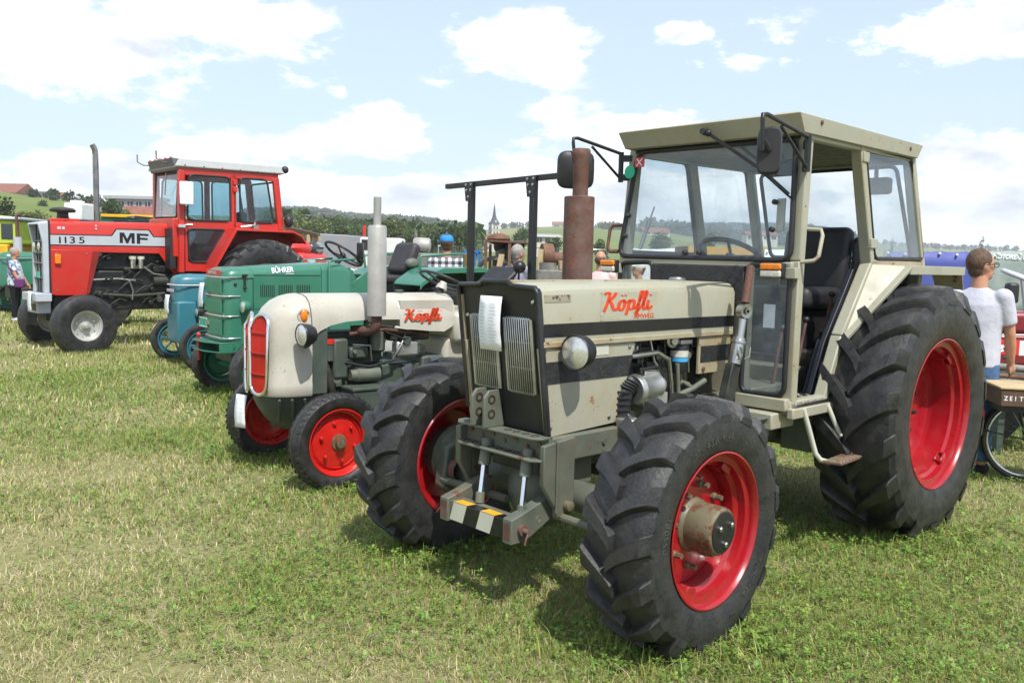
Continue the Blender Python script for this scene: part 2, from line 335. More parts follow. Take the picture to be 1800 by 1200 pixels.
# --- wheels
FL_X, FZ, RZ = 2.409, .525, .757
def t1_front(side):
    w = part('wheel', T1, (FL_X, .865 if side > 0 else -.795, FZ), (0, 0, R_(2)))
    link('tyre', shared('t1f', lambda: mesh('tyre', ag_tyre(.552, .335, .335, 17, .038, .074, .66), M['rubber'], 24)), w, rot=(0, .13 if side > 0 else .3, 0))
    yo = .150; b = MB(); barrel(b, yo, .336)
    b.lathe([(-.015, .27), (.012, .255), (.028, .20), (.030, .10), (.030, .03)], n=48); b.lathe([(-.03, .27), (.0, .25), (.014, .20), (.015, .03)], n=40)
    obj('rim', flip(b, side), M['red_rim'], w, ang=30)
    h = MB().lathe([(.0, .118), (.036, .116), (.05, .104), (.16, .103), (.172, .099), (.178, .092), (.178, .001)], n=40)
    obj('hub', flip(h, side), M['hub'], w, ang=30)
    c = MB().lathe([(.170, .086), (.183, .086), (.184, .078), (.184, .001)], n=36); obj('hub_cap', flip(c, side), M['black'], w)
    for k in range(3):
        a = 2*PI*k/3+.5; m_ = shared('bolt_c%d' % side, lambda: mesh('bolt', flip(bolt_mb(.012, .014), side), M['steel']))
        link('bolt', m_, w, (math.cos(a)*.05, .186*side, math.sin(a)*.05))
    for k in range(8):
        a = 2*PI*k/8+.2; m_ = shared('stud%d' % side, lambda: mesh('stud', flip(MB().lathe([(0, .017), (.018, .017), (.022, .013), (.05, .012), (.05, .0005)], n=8), side), M['hub']))
        link('stud', m_, w, (math.cos(a)*.175, .028*side, math.sin(a)*.175))
    for a in (-.02, -1.2, 2.1):                 # welded clamp loops on the rim edge
        cb = MB(); rr_ = .275
        for (dx, dz) in ((-.03, 0), (.03, 0)): cb.box(dx-.006, dx+.006, .055, .10, -.02, .02)
        cb.box(-.03, .03, .055, .067, -.022, .022); cb.box(-.03, .03, .092, .102, -.022, .022)
        MM = Matrix.Rotation(-a+PI, 4, 'Y') @ Matrix.Translation((-rr_, 0, 0)) @ Matrix.Rotation(PI/2, 4, 'Y')
        q = MB(); q.join(cb, MM); obj('rim_clamp', flip(q, side), M['red_rim'], w, bev=.003)
    if side > 0:
        obj('valve', MB().cyl((.05, .06, .235), (.055, .10, .225), .008, .006, 8), M['steel'], w)
    return w
def t1_rear(side):
    w = part('wheel', T1, (0, .77*side, RZ))
    link('tyre', shared('t1r', lambda: mesh('tyre', ag_tyre(.785, .49, .463, 18, .050, .096, .90), M['rubber_dark'], 24)), w, rot=(0, .1 if side > 0 else .25, 0))
    yo = .216; b = MB(); barrel(b, yo, .464, .055)
    b.lathe([(.04, .385), (-.005, .375), (-.028, .33), (-.03, .26), (-.05, .22), (-.06, .12), (-.06, .02)], n=56)
    obj('rim', flip(b, side), M['red_rim'], w, ang=30)
    obj('hub', flip(MB().lathe([(-.06, .15), (-.03, .145), (-.01, .12), (.01, .07), (.01, .001)], n=32), side), M['engine'], w)
    for k in range(10):
        a = 2*PI*k/10+.2; m_ = shared('rstud%d' % side, lambda: mesh('stud', flip(MB().lathe([(0, .02), (.022, .02), (.026, .014), (.05, .013), (.05, .0005)], n=8), side), M['engine']))
        link('stud', m_, w, (math.cos(a)*.20, -.056*side, math.sin(a)*.20))
    for a in (-.05, -1.1, 1.15, 2.2, -2.2):
        cb = MB()
        for (dx, dz) in ((-.034, 0), (.034, 0)): cb.box(dx-.006, dx+.006, .12, .165, -.022, .022)
        cb.box(-.034, .034, .12, .13, -.024, .024); cb.box(-.034, .034, .157, .167, -.024, .024)
        MM = Matrix.Rotation(-a+PI, 4, 'Y') @ Matrix.Translation((-.395, 0, 0)) @ Matrix.Rotation(PI/2, 4, 'Y')
        q = MB(); q.join(cb, MM); obj('rim_clamp', flip(q, side), M['red_rim'], w, bev=.003)
for s_ in (1, -1): t1_front(s_); t1_rear(s_)
# --- bonnet
sec = [(-HB, 1.258), (-HB, 1.475), (-HB+.012, 1.505), (-HB+.035, 1.524), (-HB+.07, 1.533), (HB-.07, 1.533), (HB-.035, 1.524), (HB-.012, 1.505), (HB, 1.475), (HB, 1.258)]
b = MB(); rings = []
for x, dz in ((None, -.012), (2.62, -.006), (2.2, 0), (1.5, .004), (1.19, .0)): rings.append([(x or 2.668+(z-.83)*.128-.016, y, z+(dz if z > 1.4 else 0)) for y, z in sec])
b.loft(rings); obj('bonnet', b, M['beige'], T1, bev=.004, ang=28)
b = MB().box(2.12, 2.70, -.012, .012, 1.526, 1.537); b.box(1.62, 2.08, .06, .09, 1.530, 1.541); obj('bonnet_seam', b, M['beige_rust'], T1, bev=.002)
obj('fuel_cap', MB().lathe([(0, .045), (.012, .047), (.02, .04), (.022, .001)], (1.40, .02, 1.535), (0, 0, 1), 24), M['steel'], T1)
for s_ in (1, -1):
    y0, y1 = (HB+.0005, HB+.003) if s_ > 0 else (-HB-.003, -HB-.0005)
    obj('stripe', MB().box(1.192, 2.715, y0, y1, 1.287, 1.347), M['stripe'], T1, bev=.001)
    obj('bonnet_lip', MB().box(1.195, 2.735, *((HB-.012, HB+.004) if s_ > 0 else (-HB-.004, -HB+.012)), 1.238, 1.266), M['beige_rust'], T1, bev=.004)
# --- side panels
def side_panel(s_):
    y0, y1 = (.246, .262) if s_ > 0 else (-.262, -.246)
    p = obj('side_panel', MB().prism([(2.735, 1.236), (2.055, 1.236), (2.175, .842), (2.672, .822)], 'y', y0, y1), M['beige'], T1, bev=.003)
    yy = (.2625, .2645) if s_ > 0 else (-.2645, -.2625)
    obj('cracked_band', MB().prism([(2.727, 1.172), (2.076, 1.172), (2.107, 1.07), (2.712, 1.07)], 'y', *yy), M['crackle'], p)
    obj('sticker', MB().box(2.26, 2.41, *yy, 1.185, 1.232), M['oldwhite'], p)
    for (x, z) in ((2.70, 1.222), (2.10, 1.215), (2.69, 1.05), (2.65, .865), (2.24, .875)):
        link('bolt', shared('pbolt%d' % s_, lambda: mesh('bolt', flip(MB().lathe([(0, .012), (.004, .011), (.007, .006), (.008, .0005)], n=10), s_), M['steel'])), p, (x, y1 if s_ > 0 else y0, z))
    p = obj('side_panel', MB().box(1.20, 1.505, y0, y1, 1.032, 1.236), M['beige_rust'], T1, bev=.003)
    obj('cracked_band', MB().box(1.20, 1.49, *yy, 1.095, 1.185), M['crackle'], p)
    obj('bolt', MB().lathe([(0, .016), (.006, .015), (.010, .006), (.010, .0005)], (1.46, y1 if s_ > 0 else y0, 1.058), (0, s_, 0), 10), M['hub'], p)
side_panel(1); side_panel(-1)
# --- black grille shield, leaning back at its foot
def shx(z): return 2.668+(z-.83)/(1.51-.83)*.087
def shield_pts(yz, dx=0): return [(shx(z)+dx, y, z) for y, z in yz]
b = MB(); b.slab(shield_pts([(-.272, 1.49), (-.262, 1.508), (-.10, 1.512), (-.08, 1.528), (.08, 1.528), (.10, 1.512), (.262, 1.508), (.272, 1.49), (.272, .828), (-.272, .828)]), (-.018, 0, 0))
sh = obj('grille_shield', b, M['black'], T1, bev=.003)
b = MB()
def lip(pts): b.tube(shield_pts(pts, .012), .013, 8)
lip([(-.274, .90), (-.274, 1.485), (-.262, 1.508), (-.11, 1.513), (-.085, 1.53), (.085, 1.53), (.11, 1.513), (.262, 1.508), (.274, 1.485), (.274, .84)])
obj('shield_lip', b, M['black'], sh, ang=60)
b = MB().bar((shx(1.46)+.004, -.262, 1.46), (shx(.86)+.004, -.262, .86), .012, .02, (1, 0, 0)); obj('edge_strip', b, M['beige_rust'], sh)
for (ya, yb) in ((-.205, -.028), (.035, .215)):
    zt, zb = 1.365, 1.02
    g = obj('grille', MB().slab(shield_pts([(ya, zt), (yb, zt), (yb, zb), (ya, zb)], .001), (.002, 0, 0)), M['dark'], T1)
    b = MB()
    b.bar(*shield_pts([(ya, zt), (ya, zb)], .008), .012, .012, (1, 0, 0)); b.bar(*shield_pts([(yb, zt), (yb, zb)], .008), .020, .012, (1, 0, 0))
    b.bar(*shield_pts([(ya, zt), (yb, zt)], .007), .010, .006); b.bar(*shield_pts([(ya, zb), (yb, zb)], .007), .010, .006)
    for zz in (1.255, 1.135): b.bar(*shield_pts([(ya, zz), (yb, zz)], .006), .006, .006)
    obj('grille_frame', b, M['alu'], g, bev=.002)
    sl_ = None
    for k in range(11):
        y = ya+.016+(yb-ya-.034)*k/10
        b = MB(); b.tube([Vector(shield_pts([(y, zt+.006)], .004)[0]), Vector(shield_pts([(y, zt-.004)], .014)[0]), Vector(shield_pts([(y, zb+.004)], .014)[0]), Vector(shield_pts([(y, zb-.008)], .004)[0])], .0032, 6)
        obj('slat', b, M['alu'], g, ang=60)
for (y, z) in ((-.235, 1.36), (.23, 1.445)): obj('bolt', MB().lathe([(0, .012), (.006, .011), (.01, .005), (.01, .0005)], shield_pts([(y, z)], 0)[0], (1, 0, .1), 10), M['steel'], sh)
# --- headlights on the bonnet flanks
def headlight(parent, c, d, r, depth, shell, n=32):
    c = Vector(c); d = Vector(d).normalized()
    q = obj('headlight', MB().lathe([(-depth, .004), (-depth*.98, r*.35), (-depth*.85, r*.72), (-depth*.55, r*.96), (-.012, r*1.05), (.004, r*1.06), (.008, r*1.02), (.004, r*.96)], c, d, n), shell, parent, ang=50)
    obj('lens', MB().lathe([(.003, r*.97), (.012, r*.72), (.018, r*.4), (.020, .002)], c, d, n), M['lamp_glass'], q, ang=50)
    return q
for s_ in (1, -1):
    headlight(T1, (2.60, .36*s_, 1.222), (1, .13*s_, -.02), .077, .105, M['black'])
    obj('headlight_bracket', MB().bar((2.56, .26*s_, 1.225), (2.55, .33*s_, 1.225), .04, .03), M['black'], T1)
# --- engine in the gap between the panels
eng = obj('engine', MB().box(1.25, 2.62, -.17, .17, .62, 1.13).box(1.3, 2.1, -.21, .12, .75, 1.02).box(1.45, 2.05, -.10, .10, 1.1, 1.245).box(2.1, 2.64, -.23, .23, .9, 1.24), M['engine'], T1, bev=.012)
for k in range(4): obj('cylinder_head', MB().box(1.40+k*.17, 1.54+k*.17, -.13, .14, 1.0, 1.19), M['engine'], eng, bev=.01)
obj('compressor', MB().lathe([(0, .03), (0, .075), (.035, .08), (.05, .07), (.19, .068), (.2, .05), (.23, .045), (.235, .001)], (2.02, .225, .985), (-1, .0, .05), 24).box(1.78, 1.98, .19, .27, .90, .96).box(1.82, 1.95, .2, .25, 1.03, 1.075), M['alu'], eng, bev=.004)
obj('air_hose', MB().tube([(2.06, .24, 1.03), (2.11, .24, .99), (2.13, .24, .93), (2.13, .24, .86)], .052, 18), M['dark'], eng, ang=60)
for k in range(9):
    t = k/8; p0 = Vector((2.07, .24, 1.03)).lerp(Vector((2.13, .24, .99)), min(1, t*2)) if t < .5 else Vector((2.13, .24, .99)).lerp(Vector((2.135, .24, .87)), t*2-1)
    d = Vector((.5, 0, -.8)) if t < .5 else Vector((.05, 0, -1))
    obj('hose_rib', MB().lathe([(-.006, .05), (-.003, .058), (.003, .058), (.006, .05)], p0, d, 18), M['dark'], eng, ang=60)
obj('filter', MB().lathe([(0, .001), (0, .045), (.02, .05), (.14, .05), (.155, .042), (.155, .001)], (1.60, .20, 1.045), (0, 0, 1), 24), M['black'], eng)
obj('filter_band', MB().lathe([(0, .0508), (.035, .0508)], (1.60, .20, 1.13), (0, 0, 1), 24), M['white_lens'], eng)
M['cyan'] = mat('cyan_band', (.05, .32, .6), .5)
obj('filter_band', MB().lathe([(0, .0508), (.022, .0508)], (1.60, .20, 1.105), (0, 0, 1), 24), M['cyan'], eng)
obj('filter_head', MB().box(1.55, 1.65, .15, .25, 1.20, 1.225), M['alu'], eng, bev=.004)
pp = [((2.06, .24, 1.16), (1.86, .25, 1.17), (1.76, .25, 1.13), (1.73, .25, 1.0), (1.70, .24, .85)), ((1.68, .25, 1.1), (1.665, .25, .98), (1.655, .25, .84)), ((2.0, .25, 1.09), (1.86, .26, 1.10), (1.80, .25, 1.05), (1.79, .25, .98)), ((1.62, .22, .92), (1.52, .24, .95), (1.42, .25, .99)),
      ((1.86, .2, 1.24), (1.84, .22, 1.12), (1.80, .24, 1.06)), ((1.74, .2, 1.24), (1.72, .2, 1.12), (1.70, .22, 1.02)), ((1.98, .23, 1.22), (1.97, .24, 1.12), (1.94, .24, 1.04)), ((1.63, .2, 1.2), (1.56, .2, 1.215), (1.53, .21, 1.16), (1.52, .21, 1.04)), ((1.58, .22, .98), (1.5, .24, .93), (1.44, .2, .88), (1.34, .2, .9)), ((1.9, .25, .92), (1.8, .27, .89), (1.66, .27, .91), (1.56, .25, .87))]
for i, p in enumerate(pp):
    obj('pipe', MB().tube(p, (.014, .012, .006, .016, .006, .006, .005, .006, .008, .007)[i], 10), (M['steel'], M['chassis'], M['dark'], M['chassis'], M['steel'], M['dark'], M['dark'], M['steel'], M['dark'], M['steel'])[i], eng, ang=60)
rb = random.Random(5)
for k in range(26):
    x = rb.uniform(1.3, 2.05); z = rb.uniform(.84, 1.22); s_ = rb.uniform(.018, .05)
    q = MB()
    if k % 2: q.box(x-s_, x+s_, .12, .2+rb.uniform(0, .03), z-s_*.8, z+s_*.8)
    else: q.lathe([(0, s_*.9), (.07, s_*.9), (.075, s_*.5), (.09, s_*.5), (.09, .001)], (x, .14, z), (rb.uniform(-.4, .4), 1, rb.uniform(-.3, .3)), 14)
    obj('engine_fitting', q, rb.choice([M['engine'], M['engine'], M['chassis'], M['alu']]), eng, bev=.003)
obj('reservoir', MB().box(2.11, 2.2, .27, .34, .79, .87).lathe([(0, .04), (.012, .042), (.02, .03), (.02, .001)], (2.155, .34, .83), (0, 1, 0), 18).box(2.14, 2.17, .29, .32, .765, .79), M['alu'], T1, bev=.008)
obj('elbow', MB().tube([(2.13, .26, .88), (2.10, .275, .83), (2.03, .29, .80)], .032, 6), M['alu'], T1, bev=.002)
# --- frame, front bracket and hitch
fr = obj('chassis', MB().box(2.0, 2.66, .235, .285, .70, .825).box(2.0, 2.66, -.285, -.235, .70, .825).box(.2, 2.1, -.16, .16, .52, .80).box(-.25, .5, -.28, .28, .50, 1.0).box(.5, 1.3, -.24, .24, .55, .9), M['chassis'], T1, bev=.01)
obj('bolt', MB().lathe([(0, .014), (.008, .013), (.008, .001)], (2.30, .286, .765), (0, 1, 0), 10), M['steel'], fr)
for s_ in (1, -1):
    y0, y1 = (.285, .318) if s_ > 0 else (-.318, -.285)
    obj('gusset', MB().prism([(2.735, .80), (2.655, .81), (2.655, .50), (2.735, .62)], 'y', y0, y1-.004*s_), M['chassis'], T1, bev=.005)
    obj('gusset', MB().prism([(2.648, .812), (2.535, .822), (2.535, .465), (2.648, .455)], 'y', y0, y1), M['chassis'], T1, bev=.005)
    obj('weld_seam', MB().tube([(2.652, y1 if s_ > 0 else y0, .48+.03*k) for k in range(12)], [.006 if k % 2 else .008 for k in range(12)], 6), M['chassis'], T1, ang=60)
    obj('pin', MB().lathe([(0, .024), (.03, .024), (.034, .018), (.034, .001)], (2.585, y1 if s_ > 0 else y0, .505), (0, s_, 0), 16), M['hub'], T1)
ch = obj('front_channel', MB().box(2.668, 2.69, -.30, .30, .72, .836).prism([(2.668, -.30), (2.735, -.30), (2.772, -.255), (2.772, .255), (2.735, .30), (2.668, .30)], 'z', .823, .836).prism([(2.668, -.30), (2.735, -.30), (2.772, -.255), (2.772, .255), (2.735, .30), (2.668, .30)], 'z', .722, .735), M['chassis'], T1, bev=.004)
for z_ in (.8365, .7355):
    for k in range(9):
        y = -.24+.06*k
        if abs(y+.04) > .05 or z_ < .8: obj('hole_shade_disc', MB().lathe([(0, .020), (.0012, .019), (.0012, .012), (-.004, .011), (-.004, .0005)], (2.725, y, z_), (0, 0, 1), 14), M['hole'], ch)  # shallow dark discs on solid steel, hole shade put into their colour
for k in range(7): obj('bolt', MB().lathe([(0, .013), (.008, .012), (.008, .001)], (2.690, -.24+.08*k, .79-.02*(k % 2)), (1, 0, 0), 6), M['hub'], ch)
for y in (-.125, -.035):
    q = obj('lug_plate', MB().prism([(2.67, .836), (2.80, .836), (2.80, .98), (2.77, 1.015), (2.71, 1.015)], 'y', y-.008, y+.008), M['chassis'], T1, bev=.004)
    for z in (.90, .97): obj('pin_hole_shade', MB().lathe([(0, .024), (.0015, .023), (.0015, .013), (-.003, .012), (-.003, .0005)], (2.755, y+.0085, z), (0, 1, 0), 16), M['hole'], q)  # dark disc on the plate, the hole's shade is its colour
hit = part('hitch', T1)
yL, yR = -.245, .27
b = MB().box(2.78, 2.872, yL+.06, yR-.06, .375, .468); obj('cross_bar', b, M['chassis'], hit, bev=.004)
n_ = 4; w_ = (yR-yL-.124)/n_
for k in range(n_):
    ya = yL+.062+k*w_
    sl2 = .03
    obj('warning_stripe', MB().slab([(2.873, ya+sl2, .466), (2.873, ya+w_+sl2 if k < 3 else ya+w_, .466), (2.873, ya+w_-sl2*.0, .377), (2.873, ya, .377)], (.0012, 0, 0)), M['oldwhite'] if k % 2 == 0 else M['stripe'], hit)
    obj('warning_stripe', MB().slab([(2.872, ya+sl2, .4685), (2.872, ya+w_+sl2 if k < 3 else ya+w_, .4685), (2.822, ya+w_+sl2*1.2 if k < 3 else ya+w_, .4685), (2.822, ya+sl2*1.2, .4685)], (0, 0, .0012)), M['yellow'] if k % 2 == 0 else M['stripe'], hit)
for y, s_ in ((yL, -1), (yR, 1)):
    q = obj('hitch_arm', MB().prism([(2.885, .365), (2.885, .478), (2.80, .50), (2.66, .545), (2.60, .55), (2.60, .46), (2.70, .41), (2.80, .365)], 'y', y-.06*(s_ > 0), y+.06*(s_ < 0)), M['chassis'], hit, bev=.004)
    obj('rusty_socket', MB().box(2.884, 2.887, min(y-.05*s_, y-.012*s_), max(y-.05*s_, y-.012*s_), .382, .462), M['rustpipe'], q)
    obj('hole', MB().lathe([(.0, .014), (.001, .013), (-.004, .012), (-.004, .0005)], (2.72, y+.001*s_, .455), (0, s_, 0), 14), M['wood'], q)
    obj('pin', MB().lathe([(0, .026), (.02, .026), (.02, .012), (.05, .012), (.05, .001)], (2.825, y, .425), (0, s_, 0), 16).cyl((2.825, y+.045*s_, .425), (2.86, y+.06*s_, .375), .004, n=6), M['rustpipe'], q)
for y in (-.09, .20):
    obj('hydraulic_ram', MB().cyl((2.70, y-.02, .76), (2.735, y-.005, .64), .03, n=14), M['chassis'], hit)
    obj('ram_rod', MB().cyl((2.725, y-.012, .68), (2.782, y+.025, .50), .014, n=14), M['chrome'], hit)
    obj('ram_eye', MB().cyl((2.782, y+.025, .52), (2.79, y+.03, .47), .022, n=12), M['chassis'], hit)
# front axle
ax = obj('front_axle', MB().cyl((FL_X, -.62, .50), (FL_X, .62, .50), .075, n=20).sph((FL_X, 0, .5), (.20, .18, .20)).box(FL_X-.12, FL_X+.12, -.2, .2, .55, .74), M['chassis'], T1)
for s_ in (1, -1):
    y0, y1 = sorted((.47*s_, .66*s_)); b = MB().box(FL_X-.10, FL_X+.12, y0, y1, .36, .66); k = obj('knuckle_housing', b, M['beige'] if s_ > 0 else M['chassis'], ax, bev=.03, seg=3)
    obj('hub_carrier', MB().lathe([(0, .13), (.03, .185), (.07, .19), (.10, .17), (.19, .15)], (FL_X, .62*s_, FZ), (0, s_, 0), 28), M['chassis'], ax)
    for k2 in range(4): obj('bolt', MB().lathe([(0, .018), (.02, .018), (.022, .01), (.022, .001)], (FL_X+.12, (.5+.045*k2)*s_, .60 if k2 % 2 else .42), (1, 0, 0), 6), M['steel'], k)
    obj('carrier_arm', MB().prism([(FL_X+.05, .66), (FL_X+.17, .62), (FL_X+.20, .40), (FL_X+.10, .33), (FL_X+.05, .36)], 'y', *sorted((.58*s_, .66*s_))), M['chassis'], ax, bev=.015)
    obj('drive_joint', MB().lathe([(0, .06), (.05, .06), (.06, .035), (.12, .035)], (FL_X+.13, .50*s_, .5), (0, s_, 0), 16), M['rustpipe'], ax)
    obj('track_rod', MB().cyl((FL_X+.21, .05*s_, .46), (FL_X+.18, .60*s_, .44), .02, n=10), M['chassis'], ax)
obj('rear_axle', MB().cyl((0, -.66, RZ), (0, .66, RZ), .15, n=24).box(-.3, .35, -.3, .3, .55, 1.05), M['engine'], T1)
obj('drawbar', MB().bar((-.3, 0, .5), (-.75, 0, .5), .08, .06).box(-.7, -.5, -.25, .25, .45, .62), M['chassis'], T1)
# --- upright exhaust
ex = obj('exhaust', MB().lathe([(0, .03), (0, .086), (.49, .086), (.495, .08), (.495, .03)], (1.84, -.35, 1.50), (0, 0, 1), 28), M['rustpipe'], T1, ang=50)
obj('exhaust_pipe', MB().lathe([(.48, .044), (.70, .044), (.72, .052), (.75, .052), (.76, .045), (.76, .03)], (1.835, -.35, 1.50), (.0, 0, 1), 20), M['rustpipe'], ex)
obj('exhaust_elbow', MB().tube([(1.84, -.35, 1.52), (1.84, -.35, 1.42), (1.84, -.29, 1.36), (1.84, -.2, 1.34)], .05, 14), M['rustpipe'], ex)
# --- cab
cab = part('cab', T1)
YC = .60
def post(p, w=.055, d=.055, s=1, name='post', mt='beige'):
    b = MB()
    for q0, q1 in zip(p, p[1:]): b.bar((q0[0], q0[1]*s, q0[2]), (q1[0], q1[1]*s, q1[2]), w, d, (0, 1, 0))
    return obj(name, b, M[mt], cab, bev=.008)
for s_ in (1, -1):
    post([(1.12, YC, .83), (1.115, YC, 1.66), (1.06, .585, 2.36)], .062, .062, s_)
    post([(.475, .59, 2.36), (.272, YC, 1.66)], .055, .07, s_)
    if s_ > 0: post([(.272, YC, 1.66), (.60, YC, 1.225)], .05, .07, s_); post([(.60, YC, 1.225), (.775, YC, .86)], .05, .07, s_)
    else: post([(.272, YC, 1.66), (.30, YC, .9)], .05, .06, s_)
    post([(-.255, .585, 2.36), (-.50, YC, 1.62)], .05, .07, s_)
    b = MB().bar((1.08, YC*s_, 2.335), (-.26, .59*s_, 2.345), .05, .05); obj('roof_rail', b, M['beige'], cab, bev=.006)
    b = MB().bar((.30, YC*s_, 1.655), (-.52, YC*s_, 1.650), .06, .06); obj('waist_rail', b, M['beige_rust'], cab, bev=.006)
    b = MB().bar((1.16, YC*s_, .86), (.72, YC*s_, .86), .06, .075).bar((1.17, .30*s_, .875), (1.17, .62*s_, .875), .05, .07); obj('sill', b, M['beige'], cab, bev=.008)
obj('rear_rail', MB().bar((-.26, -.59, 2.33), (-.26, .59, 2.33), .05, .05), M['beige'], cab, bev=.006)
obj('rear_wall', MB().box(-.56, -.50, -.6, .6, 1.0, 1.63).bar((-.52, -.6, 1.65), (-.52, .6, 1.65), .05, .06), M['beige'], cab, bev=.006)
# windscreen and windows in rubber seals
def pane(name, pts, r=.014, rad=.05, dust=None, seal='seal', parent=cab):
    P = [Vector(p) for p in pts]; n = len(P); out = []
    for i in range(n):
        a, c, e = P[i-1], P[i], P[(i+1) % n]; d0 = (a-c).normalized(); d1 = (e-c).normalized()
        p0, p1 = c+d0*rad, c+d1*rad
        for k in range(5):
            t = k/4; out.append(p0.lerp(c, t).lerp(c.lerp(p1, t), t))
    nrm = (P[1]-P[0]).cross(P[2]-P[0]).normalized()
    w = obj(name, MB().slab([p-nrm*.002 for p in out], nrm*.004), M['glass'], parent, smooth=False)
    obj('seal', MB().tube(out, r, 8, True), M[seal], w, ang=60)
    return w
pane('windscreen', [(1.165, -.615, 1.672), (1.165, .588, 1.662), (1.12, .56, 2.315), (1.12, -.525, 2.325)], .016, .07)
pane('side_window', [(.405, .605, 2.325), (-.245, .605, 2.335), (-.485, .622, 1.698), (.235, .622, 1.688)], .014, .05)
pane('side_window', [(.405, -.605, 2.325), (-.245, -.605, 2.335), (-.485, -.622, 1.698), (.235, -.622, 1.688)], .014, .05)
pane('side_window', [(1.05, -.60, 2.32), (.50, -.60, 2.32), (.32, -.615, 1.70), (1.08, -.615, 1.70)], .014, .05)
pane('rear_window', [(-.275, -.50, 2.30), (-.275, .50, 2.30), (-.53, .53, 1.70), (-.53, -.53, 1.70)], .014, .05)
lw_ = pane('lower_window', [(1.172, .335, 1.64), (1.172, .595, 1.63), (1.172, .595, .925), (1.172, .325, .915)], .015, .05)
pane('lower_window', [(1.172, -.335, 1.64), (1.172, -.595, 1.63), (1.172, -.595, .925), (1.172, -.325, .915)], .015, .05)
obj('scuttle', MB().bar((1.15, -.60, 1.645), (1.15, .60, 1.638), .05, .03), M['beige'], cab, bev=.005)
obj('dash_cover', MB().box(1.165, 1.185, -.335, .318, 1.40, 1.628), M['crackle'], cab, bev=.006)
obj('firewall', MB().box(1.12, 1.15, -.33, .33, .8, 1.62).box(1.10, 1.165, .30, .335, .85, 1.62).box(1.10, 1.165, -.335, -.30, .85, 1.62), M['beige'], cab, bev=.004)
obj('inspection_sticker', MB().slab([(1.170, -.505, 2.285), (1.170, -.43, 2.285), (1.174, -.43, 2.225), (1.174, -.505, 2.225)], (.002, 0, 0)), mat('red_sticker', (.55, .05, .05), .5), cab)
b = MB()
for s2 in (1, -1): b.slab([(1.1755, -.4675-.025*s2, 2.277), (1.1755, -.4675-.017*s2, 2.277), (1.1785, -.4675+.025*s2, 2.233), (1.1785, -.4675+.017*s2, 2.233)], (.001, 0, 0))
obj('sticker_cross', b, M['paper'], cab)
obj('round_sticker', MB().lathe([(0, .042), (.002, .041), (.002, .001)], (1.174, -.545, 2.20), (1, 0, 0), 24), mat('green_sticker', (.02, .42, .25), .5), cab)
for (y, z) in ((-.10, 1.70), (.0, 1.70), (-.56, 1.93), (-.575, 1.80), (.47, 1.98), (.465, 1.83)):
    obj('glass_bolt', MB().lathe([(-.01, .014), (.012, .015), (.018, .008), (.018, .001)], (1.17-(z-1.67)*.065, y, z), (1, 0, .07), 12), M['seal'], cab)
obj('stay', MB().bar((1.135, .50, 1.82), (1.125, .495, 2.0), .05, .012, (1, 0, 0)), M['beige'], cab, bev=.003)
for (p, q_) in (((1.10, -.50, 1.72), (1.05, -.47, 1.90)),): obj('gas_strut', MB().cyl(p, q_, .012, n=10).cyl(q_, Vector(q_)+(Vector(q_)-Vector(p))*.5, .005, n=8), M['steel'], cab)
# roof with overhanging visor
bot = [(1.185, -.58, 2.342), (1.185, .642, 2.335), (-.25, .645, 2.338), (-.25, -.645, 2.338)]
top = [(1.250, -.585, 2.436), (1.250, .650, 2.432), (-.30, .655, 2.422), (-.30, -.655, 2.422)]
crn = [(1.22, -.555, 2.446), (1.22, .61, 2.444), (-.26, .61, 2.436), (-.26, -.61, 2.436)]
b = MB(); b.loft([[Vector(p) for p in bot], [Vector(p) for p in top], [Vector(p) for p in crn]]); rf = obj('roof', b, M['beige'], cab, bev=.004)
obj('roof_lining', MB().box(-.24, 1.10, -.56, .57, 2.320, 2.337), M['dark'], rf)
for x, z in ((1.02, 2.405), (-.12, 2.385)): obj('roof_bolt', MB().lathe([(0, .014), (.006, .012), (.008, .001)], (x, .648, z), (0, 1, 0), 10), M['rustpipe'], rf)
# wiper
wp = obj('wiper', MB().bar((1.262, .09, 2.372), (1.20, .42, 2.145), .018, .012, (1, 0, 0)).bar((1.205, .40, 2.165), (1.165, .56, 2.02), .010, .012, (1, 0, 0)).cyl((1.19, .05, 2.38), (1.275, .06, 2.385), .018, n=12).sph((1.268, .10, 2.372), .016, 10, 6), M['black'], cab)
obj('wiper_blade', MB().bar((1.185, .33, 2.20), (1.155, .575, 1.99), .006, .02, (1, 0, 0)), M['seal'], wp)
